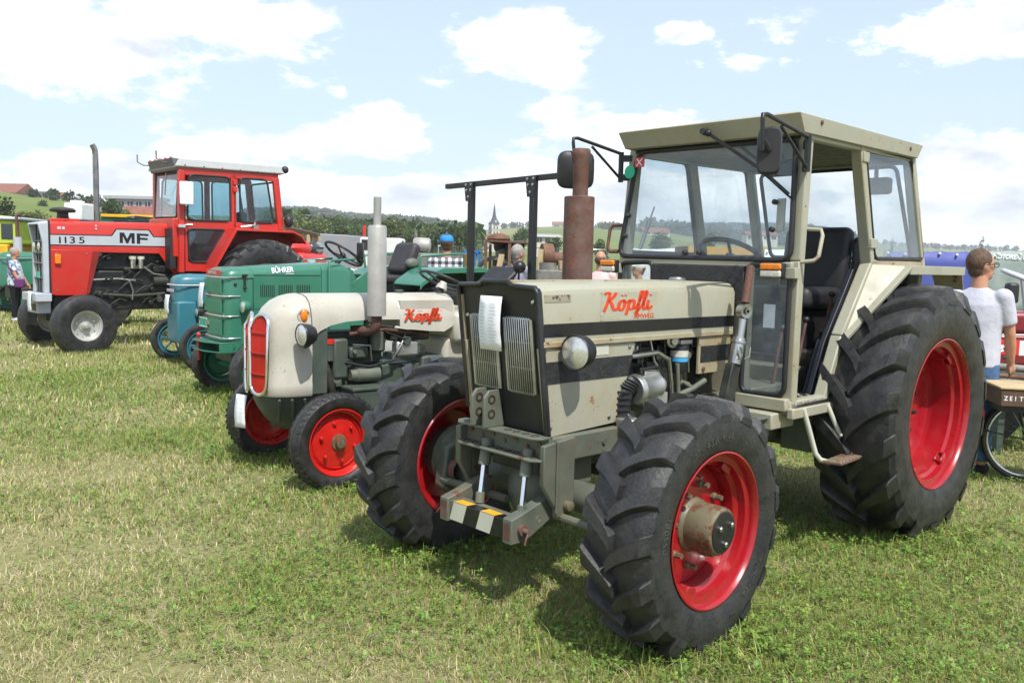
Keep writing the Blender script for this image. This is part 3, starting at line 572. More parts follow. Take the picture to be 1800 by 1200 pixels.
# mirrors on outrigger arms
def mirror(s_, hinge, end, low, centre, ax_, w, h):
    q = part('mirror', cab); H0 = Vector(hinge); E = Vector(end)
    obj('mirror_arm', MB().tube([H0+Vector((0, 0, .01)), E+Vector((-.04, 0, .005)), E, E-Vector((0, 0, .03)), Vector(low)], .011, 8).tube([H0-Vector((0, 0, .15)), H0.lerp(E, .62)+Vector((0, 0, -.01))], .009, 8), M['black'], q, ang=60)
    obj('hinge', MB().cyl(H0+Vector((0, 0, .02)), H0-Vector((0, 0, .17)), .017, n=12).bar(H0-Vector((0, 0, .02)), (1.09, .6*s_, H0.z-.02), .03, .04).bar(H0-Vector((0, 0, .14)), (1.09, .6*s_, H0.z-.14), .03, .04), M['black'], q)
    c = Vector(centre); u = Vector(ax_).normalized(); zz = Vector((0, 0, 1)); n = u.cross(zz).normalized()
    if n.x < 0: n = -n
    ring = []
    for k in range(24):
        a = 2*PI*k/24; ca, sa = math.cos(a), math.sin(a); f = lambda t: math.copysign(abs(t)**.45, t)
        ring.append(u*f(ca)*w/2+zz*f(sa)*h/2)
    b = MB(); b.loft([[c+p*.97-n*.022 for p in ring], [c+p-n*.016 for p in ring], [c+p*1.0+n*.004 for p in ring], [c+p*.9+n*.018 for p in ring]])
    obj('mirror_head', b, M['dark'], q, ang=50)
    obj('mirror_glass', MB().slab([c+p*.9-n*.0235 for p in ring], n*.001), M['mirror'], q)
    obj('mirror_clamp', MB().cyl(Vector(low)+Vector((0, 0, .05)), c+n*.015, .018, n=10), M['dark'], q)
mirror(1, (1.175, .66, 2.30), (1.80, .765, 2.335), (1.79, .765, 2.17), (1.73, .765, 2.175), (.45, -.89, 0), .115, .225)
mirror(-1, (1.13, -.655, 2.315), (1.47, -.76, 2.395), (1.45, -.76, 2.25), (1.43, -.77, 2.205), (.80, -.60, 0), .235, .235)
# lamps and grab handles at the front corners
for s_ in (1, -1):
    y0, y1 = (.455, .585) if s_ > 0 else (-.70, -.58); q = obj('indicator', MB().box(1.20, 1.235, y0, y1, 1.568, 1.648), M['dark'], cab, bev=.006)
    obj('amber_lens', MB().box(1.235, 1.26, y0+.004, y1-.004, 1.610, 1.645), M['amber'], q, bev=.008)
    obj('clear_lens', MB().box(1.235, 1.258, y0+.004, y1-.004, 1.571, 1.607), M['white_lens'], q, bev=.008)
    obj('lamp_bracket', MB().box(1.15, 1.20, *sorted(((.58 if s_ > 0 else .58)*s_, .64*s_)), 1.565, 1.625), M['beige'], cab, bev=.004)
obj('grab_handle', MB().tube([(1.13, .63, 1.655), (1.12, .70, 1.665), (1.10, .715, 1.69), (1.07, .715, 1.80), (1.06, .70, 1.83), (1.07, .62, 1.835)], .011, 10), M['beige'], cab, ang=60)
obj('grab_handle', MB().tube([(1.16, -.63, 1.70), (1.17, -.69, 1.70), (1.17, -.71, 1.73), (1.15, -.71, 1.85), (1.14, -.69, 1.87), (1.13, -.62, 1.87)], .011, 10), M['rustpipe'], cab, ang=60)
for z in (2.28, 1.78): obj('window_hinge', MB().box(.40, .47, .60, .635, z-.03, z+.03) if z > 2 else MB().box(.25, .33, .61, .645, z-.03, z+.03), M['beige'], cab, bev=.005)
# inside
obj('floor', MB().box(-.2, 1.15, -.57, .57, .83, .86), M['dark'], cab)
obj('platform', MB().box(.72, 1.14, .40, .655, .862, .882), M['steel'], cab, bev=.003)
for k in range(5):
    for j in range(3): obj('tread_bar', MB().bar((.75+.08*k, .42+.08*j, .884), (.80+.08*k, .48+.08*j, .884), .012, .006), M['beige'], cab)
st = part('driver_seat', cab)
def cushion(name, x0, x1, y0, y1, z0, z1, t=0): return obj(name, MB().box(x0, x1, y0, y1, z0, z1), M['seat'], st, bev=.05, seg=4, ang=80)
cushion('seat_cushion', -.16, .34, -.22, .26, 1.36, 1.50)
b = MB().box(-.06, .06, -.22, .26, 0, .46, Matrix.Translation((-.16, 0, 1.45)) @ Matrix.Rotation(-.16, 4, 'Y')); obj('seat_back', b, M['seat'], st, bev=.05, seg=4, ang=80)
obj('armrest', MB().box(-.30, -.18, .27, .37, 1.53, 1.84), M['seat'], st, bev=.035, seg=3, ang=80)
obj('armrest', MB().box(-.18, .12, -.33, -.26, 1.60, 1.66), M['seat'], st, bev=.025, seg=3, ang=80)
obj('seat_base', MB().box(-.1, .28, -.17, .2, .86, 1.36), M['dark'], st, bev=.02)
sw = obj('steering_wheel', MB().tube([Vector((.80, -.02, 1.69))+Matrix.Rotation(-.5, 3, 'Y') @ Vector((.20*math.cos(2*PI*k/32), .20*math.sin(2*PI*k/32), 0)) for k in range(32)], .015, 8, True), M['dark'], cab, ang=60)
b = MB()
for k in range(3): b.cyl((.80, -.02, 1.685), Vector((.80, -.02, 1.69))+Matrix.Rotation(-.5, 3, 'Y') @ Vector((.19*math.cos(2*PI*k/3+.4), .19*math.sin(2*PI*k/3+.4), 0)), .010, n=8)
b.cyl((.80, -.02, 1.69), (1.02, -.02, 1.30), .035, n=12); obj('steering_column', b, M['dark'], cab)
obj('instrument_panel', MB().prism([(1.12, 1.2), (1.12, 1.62), (1.02, 1.63), (.92, 1.45), (.98, 1.2)], 'y', -.25, .25), M['dark'], cab, bev=.02)
for (p, q_) in (((.35, .33, .86), (.18, .34, 1.46)), ((.55, .30, .86), (.42, .30, 1.30)), ((.62, .2, .86), (.6, .24, 1.25)), ((.7, -.3, .86), (.62, -.3, 1.35))):
    lv = obj('lever', MB().cyl(p, q_, .012, .010, 8), M['rustpipe'], cab); obj('lever_knob', MB().sph(q_, .022, 12, 8), M['seal'], lv)
for (x, y, z, s_) in ((.0, .3, 1.1, .12), (.25, .25, 1.0, .1), (-.1, .1, 1.05, .15), (.75, -.2, 1.0, .12), (.95, .1, 1.05, .12)): obj('control_box', MB().box(x-s_, x+s_, y-s_*.6, y+s_*.6, z-s_, z+s_), M['engine'], cab, bev=.015)
obj('lever', MB().cyl((.62, .50, .86), (.64, .56, .97), .006, n=8).sph((.64, .56, .985), .022, 12, 8), M['seal'], cab)
im = part('inside_mirror', cab)
obj('mirror_head', MB().box(.92, .95, .30, .52, 2.14, 2.235), M['dark'], im, bev=.02, seg=3); obj('mirror_arm', MB().cyl((.95, .40, 2.22), (1.05, .40, 2.33), .012, n=8), M['dark'], im)
wl = part('work_lamp', cab)
obj('lamp_body', MB().box(-.30, -.22, .28, .48, 2.12, 2.23), M['dark'], wl, bev=.02); obj('lamp_arm', MB().cyl((-.26, .38, 2.2), (-.25, .38, 2.34), .014, n=8), M['dark'], wl)
obj('cable', MB().tube([(-.26, .3, 2.2), (-.3, .27, 2.27), (-.26, .31, 2.33)], .005, 6), M['dark'], wl)
obj('inspection_card', MB().slab([(1.16, .44, 1.42), (1.16, .51, 1.42), (1.16, .51, 1.29), (1.16, .44, 1.29)], (.002, 0, 0)), M['paper'], cab)
# --- rear mudguards
for s_ in (1, -1):
    q = obj('mudguard', MB().slab([(.285, .618*s_, 1.655), (.165, .80*s_, 1.648), (.60, .632*s_, 1.215)], (-.012, -.006*s_, .004)), M['beige'], T1, bev=.002)
    b = MB().slab([(.175, .60*s_, 1.640), (.175, .815*s_, 1.640), (-.70, .815*s_, 1.640), (-.70, .60*s_, 1.640)], (0, 0, .012)); obj('mudguard_top', b, M['beige'], q, bev=.003)
    b = MB().bar((.172, .812*s_, 1.640), (.612, .638*s_, 1.205), .022, .04, (0, 1, 0)).bar((.17, .813*s_, 1.625), (-.70, .813*s_, 1.625), .016, .055); obj('mudguard_lip', b, M['beige'], q, bev=.003)
    b = MB().slab([(.12, .79*s_, 1.63), (.12, .60*s_, 1.63), (-.72, .60*s_, 1.63), (-.72, .79*s_, 1.63)], (0, 0, -.006)); b.slab([(-.70, .60*s_, 1.62), (-.70, .80*s_, 1.62), (-.80, .78*s_, 1.50), (-.80, .60*s_, 1.50)], (-.01, 0, 0)); obj('mudguard_underside', b, M['beige_rust'], q)
    b = MB().prism([(.30, 1.63), (.62, 1.19), (.76, .88), (.50, .86), (-.4, .88), (-.5, 1.6)], 'y', *sorted((.50*s_, .53*s_))); b.slab([(.33, .50*s_, 1.58), (.33, .60*s_, 1.58), (.58, .60*s_, 1.2), (.58, .50*s_, 1.2)], (-.01, 0, 0)); b.slab([(.58, .46*s_, 1.2), (.58, .60*s_, 1.2), (.72, .60*s_, .89), (.72, .46*s_, .89)], (-.01, 0, 0)); obj('wheel_housing', b, M['navy'], T1, bev=.01)
# --- step, battery box and the lift strut that leans on the cab front
sp_ = part('step', T1)
obj('step_rail', MB().tube([(1.06, .655, .85), (.985, .70, .60), (.96, .72, .562), (.92, .755, .548)], .015, 10).tube([(.79, .655, .85), (.73, .72, .66), (.715, .755, .60), (.70, .78, .572)], .014, 10), M['oldwhite'], sp_, ang=60)
obj('step_tread', MB().slab([(.985, .735, .548), (.975, .85, .555), (.70, .85, .560), (.70, .74, .565)], (0, 0, .012)), M['rustpipe'], sp_, bev=.003)
for k in range(7): obj('tread_rib', MB().bar((.975-.04*k, .745, .566), (.97-.04*k, .845, .572), .010, .008), M['beige_rust'], sp_)
obj('sill_box', MB().box(1.02, 1.26, .34, .58, .74, .83).box(.72, 1.18, .62, .66, .80, .86), M['beige'], T1, bev=.008)
obj('cab_mount', MB().cyl((1.24, .50, .70), (1.24, .50, .80), .05, n=18).box(1.15, 1.36, .30, .56, .798, .815), M['chassis'], T1, bev=.006)
obj('battery_box', MB().box(.3, .66, .3, .5, .52, .78), M['chassis'], T1, bev=.006)
ls = part('lift_strut', T1)
obj('strut_rod', MB().cyl((1.285, .42, 1.63), (1.335, .43, 1.43), .020, .023, 14), M['rustpipe'], ls)
obj('strut_eye', MB().lathe([(-.02, .018), (-.022, .04), (.022, .04), (.02, .018)], (1.345, .43, 1.385), (.25, 1, 0), 20).lathe([(-.03, .017), (-.03, .010), (.03, .010), (.03, .017)], (1.345, .43, 1.385), (.25, 1, 0), 16), M['steel'], ls)
obj('turnbuckle', MB().cyl((1.35, .43, 1.34), (1.375, .43, 1.24), .021, .024, 14).cyl((1.375, .43, 1.24), (1.415, .43, 1.10), .034, .036, 16).lathe([(0, .03), (.005, .042), (.02, .042), (.025, .03)], (1.378, .43, 1.23), (.25, 0, -1), 16), M['steel'], ls)
obj('clip', MB().tube([(1.41, .47, 1.13), (1.45, .48, 1.14), (1.47, .48, 1.17), (1.46, .48, 1.20), (1.43, .475, 1.19), (1.41, .47, 1.16)], .005, 6).tube([(1.37, .46, 1.13), (1.34, .47, 1.14), (1.33, .47, 1.19)], .005, 6), M['chrome'], ls, ang=60)
obj('strut_foot', MB().bar((1.425, .43, 1.10), (1.485, .42, .85), .08, .05, (0, 1, 0)), M['engine'], ls, bev=.006)
# --- lettering
def text(name, body, size, m, parent, loc, xdir, updir, shear=0., ext=.001, sx=1., align='LEFT', bold=0.):
    c = bpy.data.curves.new(name, 'FONT'); c.body = body; c.size = size; c.shear = shear; c.extrude = ext; c.align_x = align; c.offset = bold
    tmp = bpy.data.objects.new(name, c); me = bpy.data.meshes.new_from_object(tmp); bpy.data.objects.remove(tmp)
    me.materials.clear(); me.materials.append(m); o = bpy.data.objects.new(name, me); COL.objects.link(o); o.parent = parent
    X = Vector(xdir).normalized(); U = Vector(updir); U = (U-X*U.dot(X)).normalized(); Z = X.cross(U)
    mm = Matrix((X*sx, U, Z)).transposed().to_4x4(); mm.translation = Vector(loc); o.matrix_local = mm
    return o
def script_strokes(mb, O, X, U, s, w, t=.0015, sx=1.):
    """the hand-painted script name, as flat brush strokes; units: x-height 1"""
    O, X, U = Vector(O), Vector(X).normalized(), Vector(U).normalized(); Nn = X.cross(U)
    S = [  # K
        [(-.05, -.12), (.12, .05), (.42, .9), (.62, 1.75)], [(.10, 1.55), (.25, 1.72), (.62, 1.75)], [(1.25, 1.75), (.95, 1.3), (.42, .85)], [(.48, .9), (.75, .7), (1.0, .1), (1.2, -.02), (1.4, .15)],
        # o with dots
        [(2.02, .95), (1.75, .85), (1.55, .45), (1.62, .05), (1.9, -.02), (2.12, .3), (2.17, .7), (2.02, .95), (2.3, .75), (2.5, .72)], [(1.86, 1.42), (1.90, 1.5)], [(2.22, 1.42), (2.26, 1.5)],
        # p
        [(2.5, .72), (2.72, .95), (2.55, .2), (2.34, -.55)], [(2.70, .7), (3.0, .98), (3.2, .75), (3.1, .2), (2.85, .02), (2.62, .1)], [(3.1, .15), (3.3, .1), (3.5, .3)],
        # f
        [(3.5, .3), (3.85, 1.0), (4.12, 1.7), (3.98, 1.85), (3.85, 1.4), (3.62, .2), (3.48, -.6), (3.44, -.3), (3.75, .05), (4.0, .25)],
        # l
        [(4.0, .25), (4.35, 1.0), (4.6, 1.7), (4.46, 1.85), (4.32, 1.3), (4.22, .4), (4.3, .0), (4.55, .1), (4.7, .3)],
        # i
        [(4.78, .95), (4.68, .4), (4.76, .02), (5.0, .1), (5.2, .35)], [(4.98, 1.42), (5.02, 1.52)]]
    for st_ in S:
        pts = [Vector((a, c_)) for a, c_ in st_]
        if len(pts) > 2:            # smooth the stroke
            q = []
            for i in range(len(pts)-1):
                p0 = pts[max(0, i-1)]; p1 = pts[i]; p2 = pts[i+1]; p3 = pts[min(len(pts)-1, i+2)]
                for k in range(6):
                    u_ = k/6; q.append(.5*((2*p1)+(p2-p0)*u_+(2*p0-5*p1+4*p2-p3)*u_*u_+(3*p1-p0-3*p2+p3)*u_**3))
            q.append(pts[-1]); pts = q
        n = len(pts); L_, R2 = [], []
        for i, p in enumerate(pts):
            d = (pts[min(i+1, n-1)]-pts[max(i-1, 0)]).normalized(); nn = Vector((-d.y, d.x))
            ww = w*(.62+.55*abs(d.y)*(1 if d.y < .2 else .85))*(.75 if i in (0, n-1) and n > 2 else 1)
            L_.append(p+nn*ww/2); R2.append(p-nn*ww/2)
        W3 = lambda p, h: O+X*(p.x*s*sx)+U*(p.y*s)+Nn*h
        mb.loft([[W3(l, 0), W3(l, t), W3(r, t), W3(r, 0)] for l, r in zip(L_, R2)])
yd = HB+.0008
dec = obj('decal', MB().box(1.905, 2.335, HB+.0002, HB+.0009, 1.352, 1.487), mat('worn_decal', (.36, .35, .27), .55, var=.1, rust=.42, rcol=(.20, .16, .06), rs=22, dirt=.3, dcol=(.5, .5, .42), ds=30), T1)
b = MB(); script_strokes(b, (2.315, yd+.0006, 1.402), (-1, 0, 0), (0, 0, 1), .0475, .29, sx=1.5); obj('lettering', b, M['letter_red'], dec)
text('lettering', 'AMWEG', .034, M['letter_red'], dec, (2.085, yd+.0012, 1.356), (-1, 0, 0), (0, 0, 1), sx=1.25)
bd_ = obj('badge', MB().box(2.545, 2.715, HB+.0002, HB+.002, 1.445, 1.478), mat('worn_badge', (.30, .27, .2), .55, rust=.55, rs=30, rcol=(.03, .02, .018)), T1)

def ring_text(name, parent, body, r, size, a0, y, side, m):
    """raised lettering round a tyre sidewall, reading outwards"""
    b = MB(); c = bpy.data.curves.new('glyphs', 'FONT'); c.size = size; c.extrude = .0040; a = a0
    for ch in body:
        if ch == ' ': a -= size*.45/r; continue
        c.body = ch; tmp = bpy.data.objects.new('glyphs', c); me = bpy.data.meshes.new_from_object(tmp); bpy.data.objects.remove(tmp)
        w = max([v.co.x for v in me.vertices]+[.01])
        for_v = []
        for v in me.vertices:
            th = a-(v.co.x)/r*side; rr_ = r+v.co.y
            for_v.append((math.cos(th)*rr_, (y-.25*max(0, abs(v.co.y-.5*size))*.0)*side+v.co.z*side, math.sin(th)*rr_))
        b.add(for_v, [tuple(p.vertices) for p in me.polygons]); a -= (w+size*.16)/r
    bpy.data.curves.remove(c); return obj(name, b, m, parent, smooth=False)
M['rubber_letter'] = mat('raised_rubber', (.045, .046, .048), .6, var=.3, dirt=.5, dcol=(.09, .085, .078), ds=20)
for w_ in [o for o in T1.children if o.name.startswith('wheel')]:
    if w_.location.y > 0 and w_.location.x > 1:
        ring_text('tyre_lettering', w_, '14.9 R24', .384, .044, 1.75, .1630, 1, M['rubber_letter']); ring_text('tyre_lettering', w_, 'GERMANY', .386, .036, 4.15, .1630, 1, M['rubber_letter']); ring_text('tyre_lettering', w_, '380/70', .384, .042, .35, .1630, 1, M['rubber_letter'])
# ================================================================ the other tractors in the row
M['pale_ink'] = mat('pale_ink', (.42, .46, .60), .7)
M['engine_dark'] = mat('black_engine', (.011, .012, .012), .45, var=.5, vs=12, dirt=.35, dcol=(.05, .045, .04), bump=.3, bs=40)
M['cream'] = mat('cream_paint', (.43, .415, .365), .42, var=.08, vs=4, rust=.08, rs=8, dirt=.4, dcol=(.33, .285, .21), chip=.2, speck=.3)
M['redpaint'] = mat('red_grille_paint', (.50, .025, .015), .4, var=.2)
M['red_disc'] = mat('red_wheel_paint', (.50, .014, .011), .28, var=.1, dirt=.12, dcol=(.2, .04, .02), coat=.4)
M['dgreen'] = mat('dark_green_casting', (.055, .075, .062), .5, var=.25, dirt=.35, dcol=(.12, .10, .07), bump=.15)
M['green'] = mat('green_paint', (.030, .158, .102), .35, var=.08, vs=3, dirt=.16, dcol=(.07, .14, .10), coat=.3)
M['blue'] = mat('blue_paint', (.031, .152, .200), .38, var=.08, dirt=.15, dcol=(.1, .2, .22), coat=.25)
M['mfred'] = mat('red_paint', (.49, .022, .013), .36, var=.10, vs=3, dirt=.4, dcol=(.30, .045, .03), coat=.25, chip=.15)
M['grille_dark'] = mat('dark_red_shade', (.07, .006, .005), .6)
M['mfshade'] = mat('shaded_red_paint', (.22, .012, .010), .5, var=.15)  # darker copy of the tractor red, shade put into the colour
M['silver'] = mat('silver_paint', (.42, .45, .50), .42, var=.06, dirt=.12, dcol=(.3, .3, .3))
M['silver_rim'] = mat('silver_rim', (.50, .50, .48), .4, .4, var=.1, dirt=.25, dcol=(.2, .18, .15))
M['roofwhite'] = mat('roof_white', (.35, .36, .37), .5, var=.05, dirt=.2, dcol=(.4, .38, .33))
M['ropsblack'] = mat('satin_black', (.012, .012, .014), .4, var=.2)
M['plate'] = mat('number_plate', (.02, .50, .36), .45)
M['louvre'] = mat('dark_gap', (.008, .009, .009), .7)
M['muffler'] = mat('grey_muffler', (.36, .355, .34), .5, .2, var=.2, rust=.26, rs=9, rcol=(.16, .10, .05), dirt=.4, dcol=(.30, .27, .21), streak=.3)
def info_sheet(label, T, pts, n, lines=9, group='paper sheets taped to the tractors'):
    """paper hung on a tractor: pts = four corners in tractor space, clockwise from top left"""
    P = [Vector(p) for p in pts]; n = Vector(n).normalized()
    o = thing('info_sheet', label, 'paper sheet', T.matrix_basis @ P[0], 0, group)
    mw = T.matrix_basis; Q = [mw @ p - o.location for p in P]; nn = (mw.to_3x3() @ n)
    rows = []
    for i in range(7):
        t = i/6; bow = nn*(.012*math.sin(PI*t)*(1 if t < .8 else .5)+.004)
        rows.append([Q[0].lerp(Q[3], t)+(Q[1]-Q[0])*s+bow for s in (0, .33, .66, 1)])
    vs = [q for r in rows for q in r]; b = MB(); b.add(vs, [(i*4+j, i*4+j+1, i*4+j+5, i*4+j+4) for i in range(6) for j in range(3)])
    q = obj('sheet', b, M['paper'], o); q.modifiers.new('t', 'SOLIDIFY').thickness = .001
    b = MB(); rr = random.Random(len(label))
    for k in range(lines):
        t = .14+.8*k/lines; c = Q[0].lerp(Q[3], t); d = Q[1]-Q[0]; v = Q[3]-Q[0]; bow = nn*(.012*math.sin(PI*t)*(1 if t < .8 else .5)+.0065)
        for a, e in ((.08, .08+rr.uniform(.12, .25)), (.48, .48+rr.uniform(.15, .42))):
            b.add([c+d*a+bow, c+d*e+bow, c+d*e+v*.010+bow, c+d*a+v*.010+bow], [(0, 1, 2, 3)])
    w = obj('written_line', b, M['pale_ink'], o, smooth=False); w['kind'] = 'stuff'
    return o
def u_ring(z, xf, xr, hw, e=.8, n=20):
    f = lambda t: math.copysign(abs(t)**e, t)
    return [(xr+(xf-xr)*abs(math.cos(a))**e, hw*f(math.sin(a)), z) for a in [-PI/2+PI*k/n for k in range(n+1)]]
def disc_wheel(T, name, x, y, z, R, W, rr, side, rim_m, tyre_key, tyre_fn, rimfn, hub_m, steer=0., rub='rubber_dark', bolts=6, br=.6):
    w = part('wheel', T, (x, y, z), (0, 0, steer))
    link('tyre', shared(tyre_key, lambda: mesh('tyre', tyre_fn(), M[rub], 30)), w, rot=(0, random.uniform(0, .4), 0))
    b = MB(); barrel(b, W*.36, rr+.012, .035); rimfn(b); obj('rim', flip(b, side), rim_m, w, ang=32)
    h = MB().lathe([(.0, rr*.26), (.030, rr*.25), (.034, rr*.17), (.062, rr*.16), (.066, rr*.1), (.066, .001)], (0, .02, 0), n=12); obj('hub', flip(h, side), hub_m, w)
    for k in range(bolts):
        a = 2*PI*k/bolts+.3; link('bolt', shared('%s_b%d' % (tyre_key, side), lambda: mesh('bolt', flip(bolt_mb(.013, .016), side), rim_m)), w, (math.cos(a)*rr*br, .035*side, math.sin(a)*rr*br))
    return w
GRP = 'tractors parked in a row on the meadow'
# ---------------------------------------------------------------- TRACTOR 2, cream with twin oval red grilles
T2 = thing('tractor', 'old cream tractor with rounded nose, twin oval red grilles and tall upright exhaust', 'tractor', (-1.59, 6.37, 0), tractor_rz(52), GRP)
for s_ in (1, -1):
    disc_wheel(T2, 'w', .0, .60*s_, .338, .345, .165, .228, s_, M['red_disc'], 't2f', lambda: rib_tyre(.345, .165, .239, 3, 44),
               lambda b: b.lathe([(.0, .185), (.012, .18), (.02, .16), (.018, .145), (.035, .10), (.04, .05), (.04, .01)], n=40), M['hub'], R_(3))
    w = part('wheel', T2, (-1.75, .62*s_, .56))
    link('tyre', shared('t2r', lambda: mesh('tyre', ag_tyre(.57, .30, .33, 17, .034, .06, .6), M['rubber_dark'], 30)), w)
    b = MB(); barrel(b, .11, .345); b.lathe([(.0, .29), (.02, .2), (.02, .02)], n=32); obj('rim', flip(b, s_), M['red_disc'], w)
LV = [(.615, .355, .272), (.63, .362, .282), (.70, .362, .285), (.712, .357, .281), (.95, .352, .281), (1.08, .338, .278), (1.17, .312, .268), (1.24, .27, .25), (1.29, .215, .222), (1.325, .145, .175), (1.343, .08, .11), (1.35, .035, .02)]
b = MB(); b.loft([u_ring(z, xf, .03, hw, .85) for z, xf, hw in LV], False, False); obj('nose', b, M['cream'], T2, ang=50)
def sec2(zb, k=1., n=14):
    z2 = [1.08, 1.17, 1.24, 1.29, 1.325, 1.343, 1.35]; y2 = [.278, .268, .25, .222, .175, .11, .0]
    r = [(y, z) for y, z in zip(y2, z2) if z > zb+.01]; y0 = .28 if zb < 1.08 else float(np.interp(zb, z2, y2))
    h = [(y0, zb)]+r
    while len(h) < 8: h.insert(1, ((h[0][0]+h[1][0])/2, (h[0][1]+h[1][1])/2))
    return [(-y*k, z) for y, z in h]+[(y*k, z) for y, z in h[-2::-1]]
b = MB(); b.loft([[(x, y, z) for y, z in sec2(zb)] for x, zb in ((.028, 1.03), (-.03, 1.085), (-.12, 1.125), (-.25, 1.15), (-.45, 1.16), (-.70, 1.155))], False, False); obj('bonnet', b, M['cream'], T2, ang=45)
b = MB(); b.loft([[(x, y, z) for y, z in sec2(zb, k)] for x, zb, k in ((-.70, 1.09, 1.0), (-.71, 1.085, 1.03), (-.95, 1.06, 1.03), (-1.10, 1.05, 1.03), (-1.19, 1.09, 1.0), (-1.235, 1.17, .92))], True, False)
b.prism([(-.71, 1.10), (-.71, 1.3), (-1.2, 1.3), (-1.2, 1.11)], 'y', -.26, .26); tk = obj('fuel_tank', b, M['cream'], T2, ang=45)
obj('seam', MB().tube([(.03, y*1.004, z+.001) for y, z in sec2(1.03)], .004, 6), M['dgreen'], T2, ang=60)
obj('fuel_cap', MB().lathe([(0, .035), (.02, .035), (.024, .02), (.024, .001)], (-.85, .0, 1.35), (0, 0, 1), 16), M['dgreen'], T2)
b = MB(); script_strokes(b, (-.735, .2905, 1.150), (-1, 0, 0), (0, 0, 1), .046, .34, sx=1.42); obj('lettering', b, M['letter_red'], tk)
for s_ in (1, -1):          # the two oval grilles
    fm = Matrix.Translation((.344, .104*s_, 0)) @ Matrix.Rotation(R_(15)*s_, 4, 'Z')
    hw, z0, z1 = .095, .63, 1.20
    def sta(r, off=0., n=10):
        return [fm @ Vector((off-.035*max(0, (z1-r-.0+math.sin(a)*r)-1.05)/.15 if a < PI else off, math.cos(a)*r, (z1-hw if a <= PI else z0+hw)+math.sin(a)*r)) for a in [PI*k/n for k in range(n+1)]+[PI+PI*k/n for k in range(n+1)]]
    g = obj('grille', MB().slab([p for p in sta(hw*.95, .012)], fm.to_3x3() @ Vector((.004, 0, 0))), M['grille_dark'], T2)
    obj('grille_frame', MB().tube(sta(hw*1.03, .022), .014, 8, True), M['cream'] if 0 else M['chrome'], g, ang=60)
    for k in range(13):
        y = -hw*.86+hw*1.72*k/12; h = math.sqrt(max(0, hw*hw*.9-y*y)); zt, zb = z1-hw+h, z0+hw-h
        obj('slat', MB().tube([fm @ Vector((.020-.035*max(0, z-1.05)/.15, y, z)) for z in (zb, (zb+1.05)/2, 1.05, zt)], .0034, 5), M['redpaint'], g, ang=60)
    for z in (.78, .93, 1.08): obj('cross_bar', MB().bar(fm @ Vector((.027, -hw*.98, z)), fm @ Vector((.027, hw*.98, z)), .006, .010), M['redpaint'], g)
    headlight(T2, (.17, .41*s_, 1.075), (1, .1*s_, -.02), .078, .11, M['black'])
    obj('headlight_bracket', MB().tube([(.08, .27*s_, .98), (.10, .37*s_, 1.0), (.10, .40*s_, 1.03)], .016, 8), M['black'], T2)
    q = obj('indicator', MB().sph((.085, .262*s_, 1.20), (.028, .022, .05), 14, 10), M['amber'], T2); obj('indicator_rim', MB().lathe([(0, .05), (.012, .05), (.012, .04)], (.085, .252*s_, 1.20), (0, s_, 0), 20), M['cream'], q)
    obj('radiator_side', MB().box(-.10, .03, *sorted((.20*s_, .265*s_)), .62, 1.1), M['dgreen'], T2, bev=.01)
b = MB(); b.loft([u_ring(z, xf, -.12, hw, .85) for z, xf, hw in ((.615, .35, .25), (.57, .345, .245), (.50, .31, .21), (.42, .25, .16), (.35, .16, .10), (.31, .05, .05))], False, False); obj('front_casting', b, M['dgreen'], T2, ang=40)
for s_ in (1, -1):
    for k in range(5): obj('casting_rib', MB().bar((.26-.09*k, (.235+.012*k)*s_, .60), (.22-.10*k, (.13+.02*k)*s_, .42), .02, .02), M['dgreen'], T2, bev=.005)
obj('front_axle', MB().bar((.0, -.58, .40), (.0, .58, .40), .08, .07).bar((-.02, -.5, .34), (-.6, 0, .42), .05, .05).bar((-.02, .5, .34), (-.6, 0, .42), .05, .05), M['dgreen'], T2, bev=.01)
for s_ in (1, -1): obj('king_pin', MB().cyl((0, .49*s_, .27), (0, .49*s_, .47), .035, n=14).cyl((0, .5*s_, .338), (0, .60*s_, .338), .03, n=12), M['dgreen'], T2)
e2 = obj('engine', MB().box(-1.0, -.05, -.16, .16, .40, .80).box(-.62, -.12, -.13, .13, .8, 1.06).box(-2.0, -.95, -.2, .2, .40, .85), M['dgreen'], T2, bev=.02)
for (x0, x1, y0, y1, z0, z1, m_) in ((-.28, -.16, .12, .24, .72, 1.02, 'dgreen'), (-.46, -.30, .13, .22, .86, .95, 'dgreen'), (-.62, -.5, .12, .2, .9, 1.1, 'engine'), (-.22, -.1, .1, .18, .62, .75, 'engine'), (-.9, -.7, .14, .23, .86, .98, 'alu'), (-1.02, -.66, .1, .2, .98, 1.06, 'engine')):
    obj('engine_fitting', MB().box(x0, x1, y0, y1, z0, z1), M[m_], e2, bev=.018)
obj('starter', MB().lathe([(0, .001), (0, .04), (.05, .045), (.06, .055), (.24, .055), (.25, .04), (.25, .001)], (-.30, .22, .74), (-1, 0, 0), 18), M['chassis'], e2)
obj('red_cap', MB().lathe([(0, .045), (.03, .045), (.035, .03), (.035, .001)], (-.13, .21, .985), (0, 0, 1), 16), M['redpaint'], e2)
obj('breather', MB().cyl((-.13, .21, .86), (-.13, .21, .985), .04, n=14), M['dgreen'], e2)
obj('oil_filter', MB().cyl((-.54, .2, .92), (-.54, .2, 1.06), .05, n=16), M['chassis'], e2)
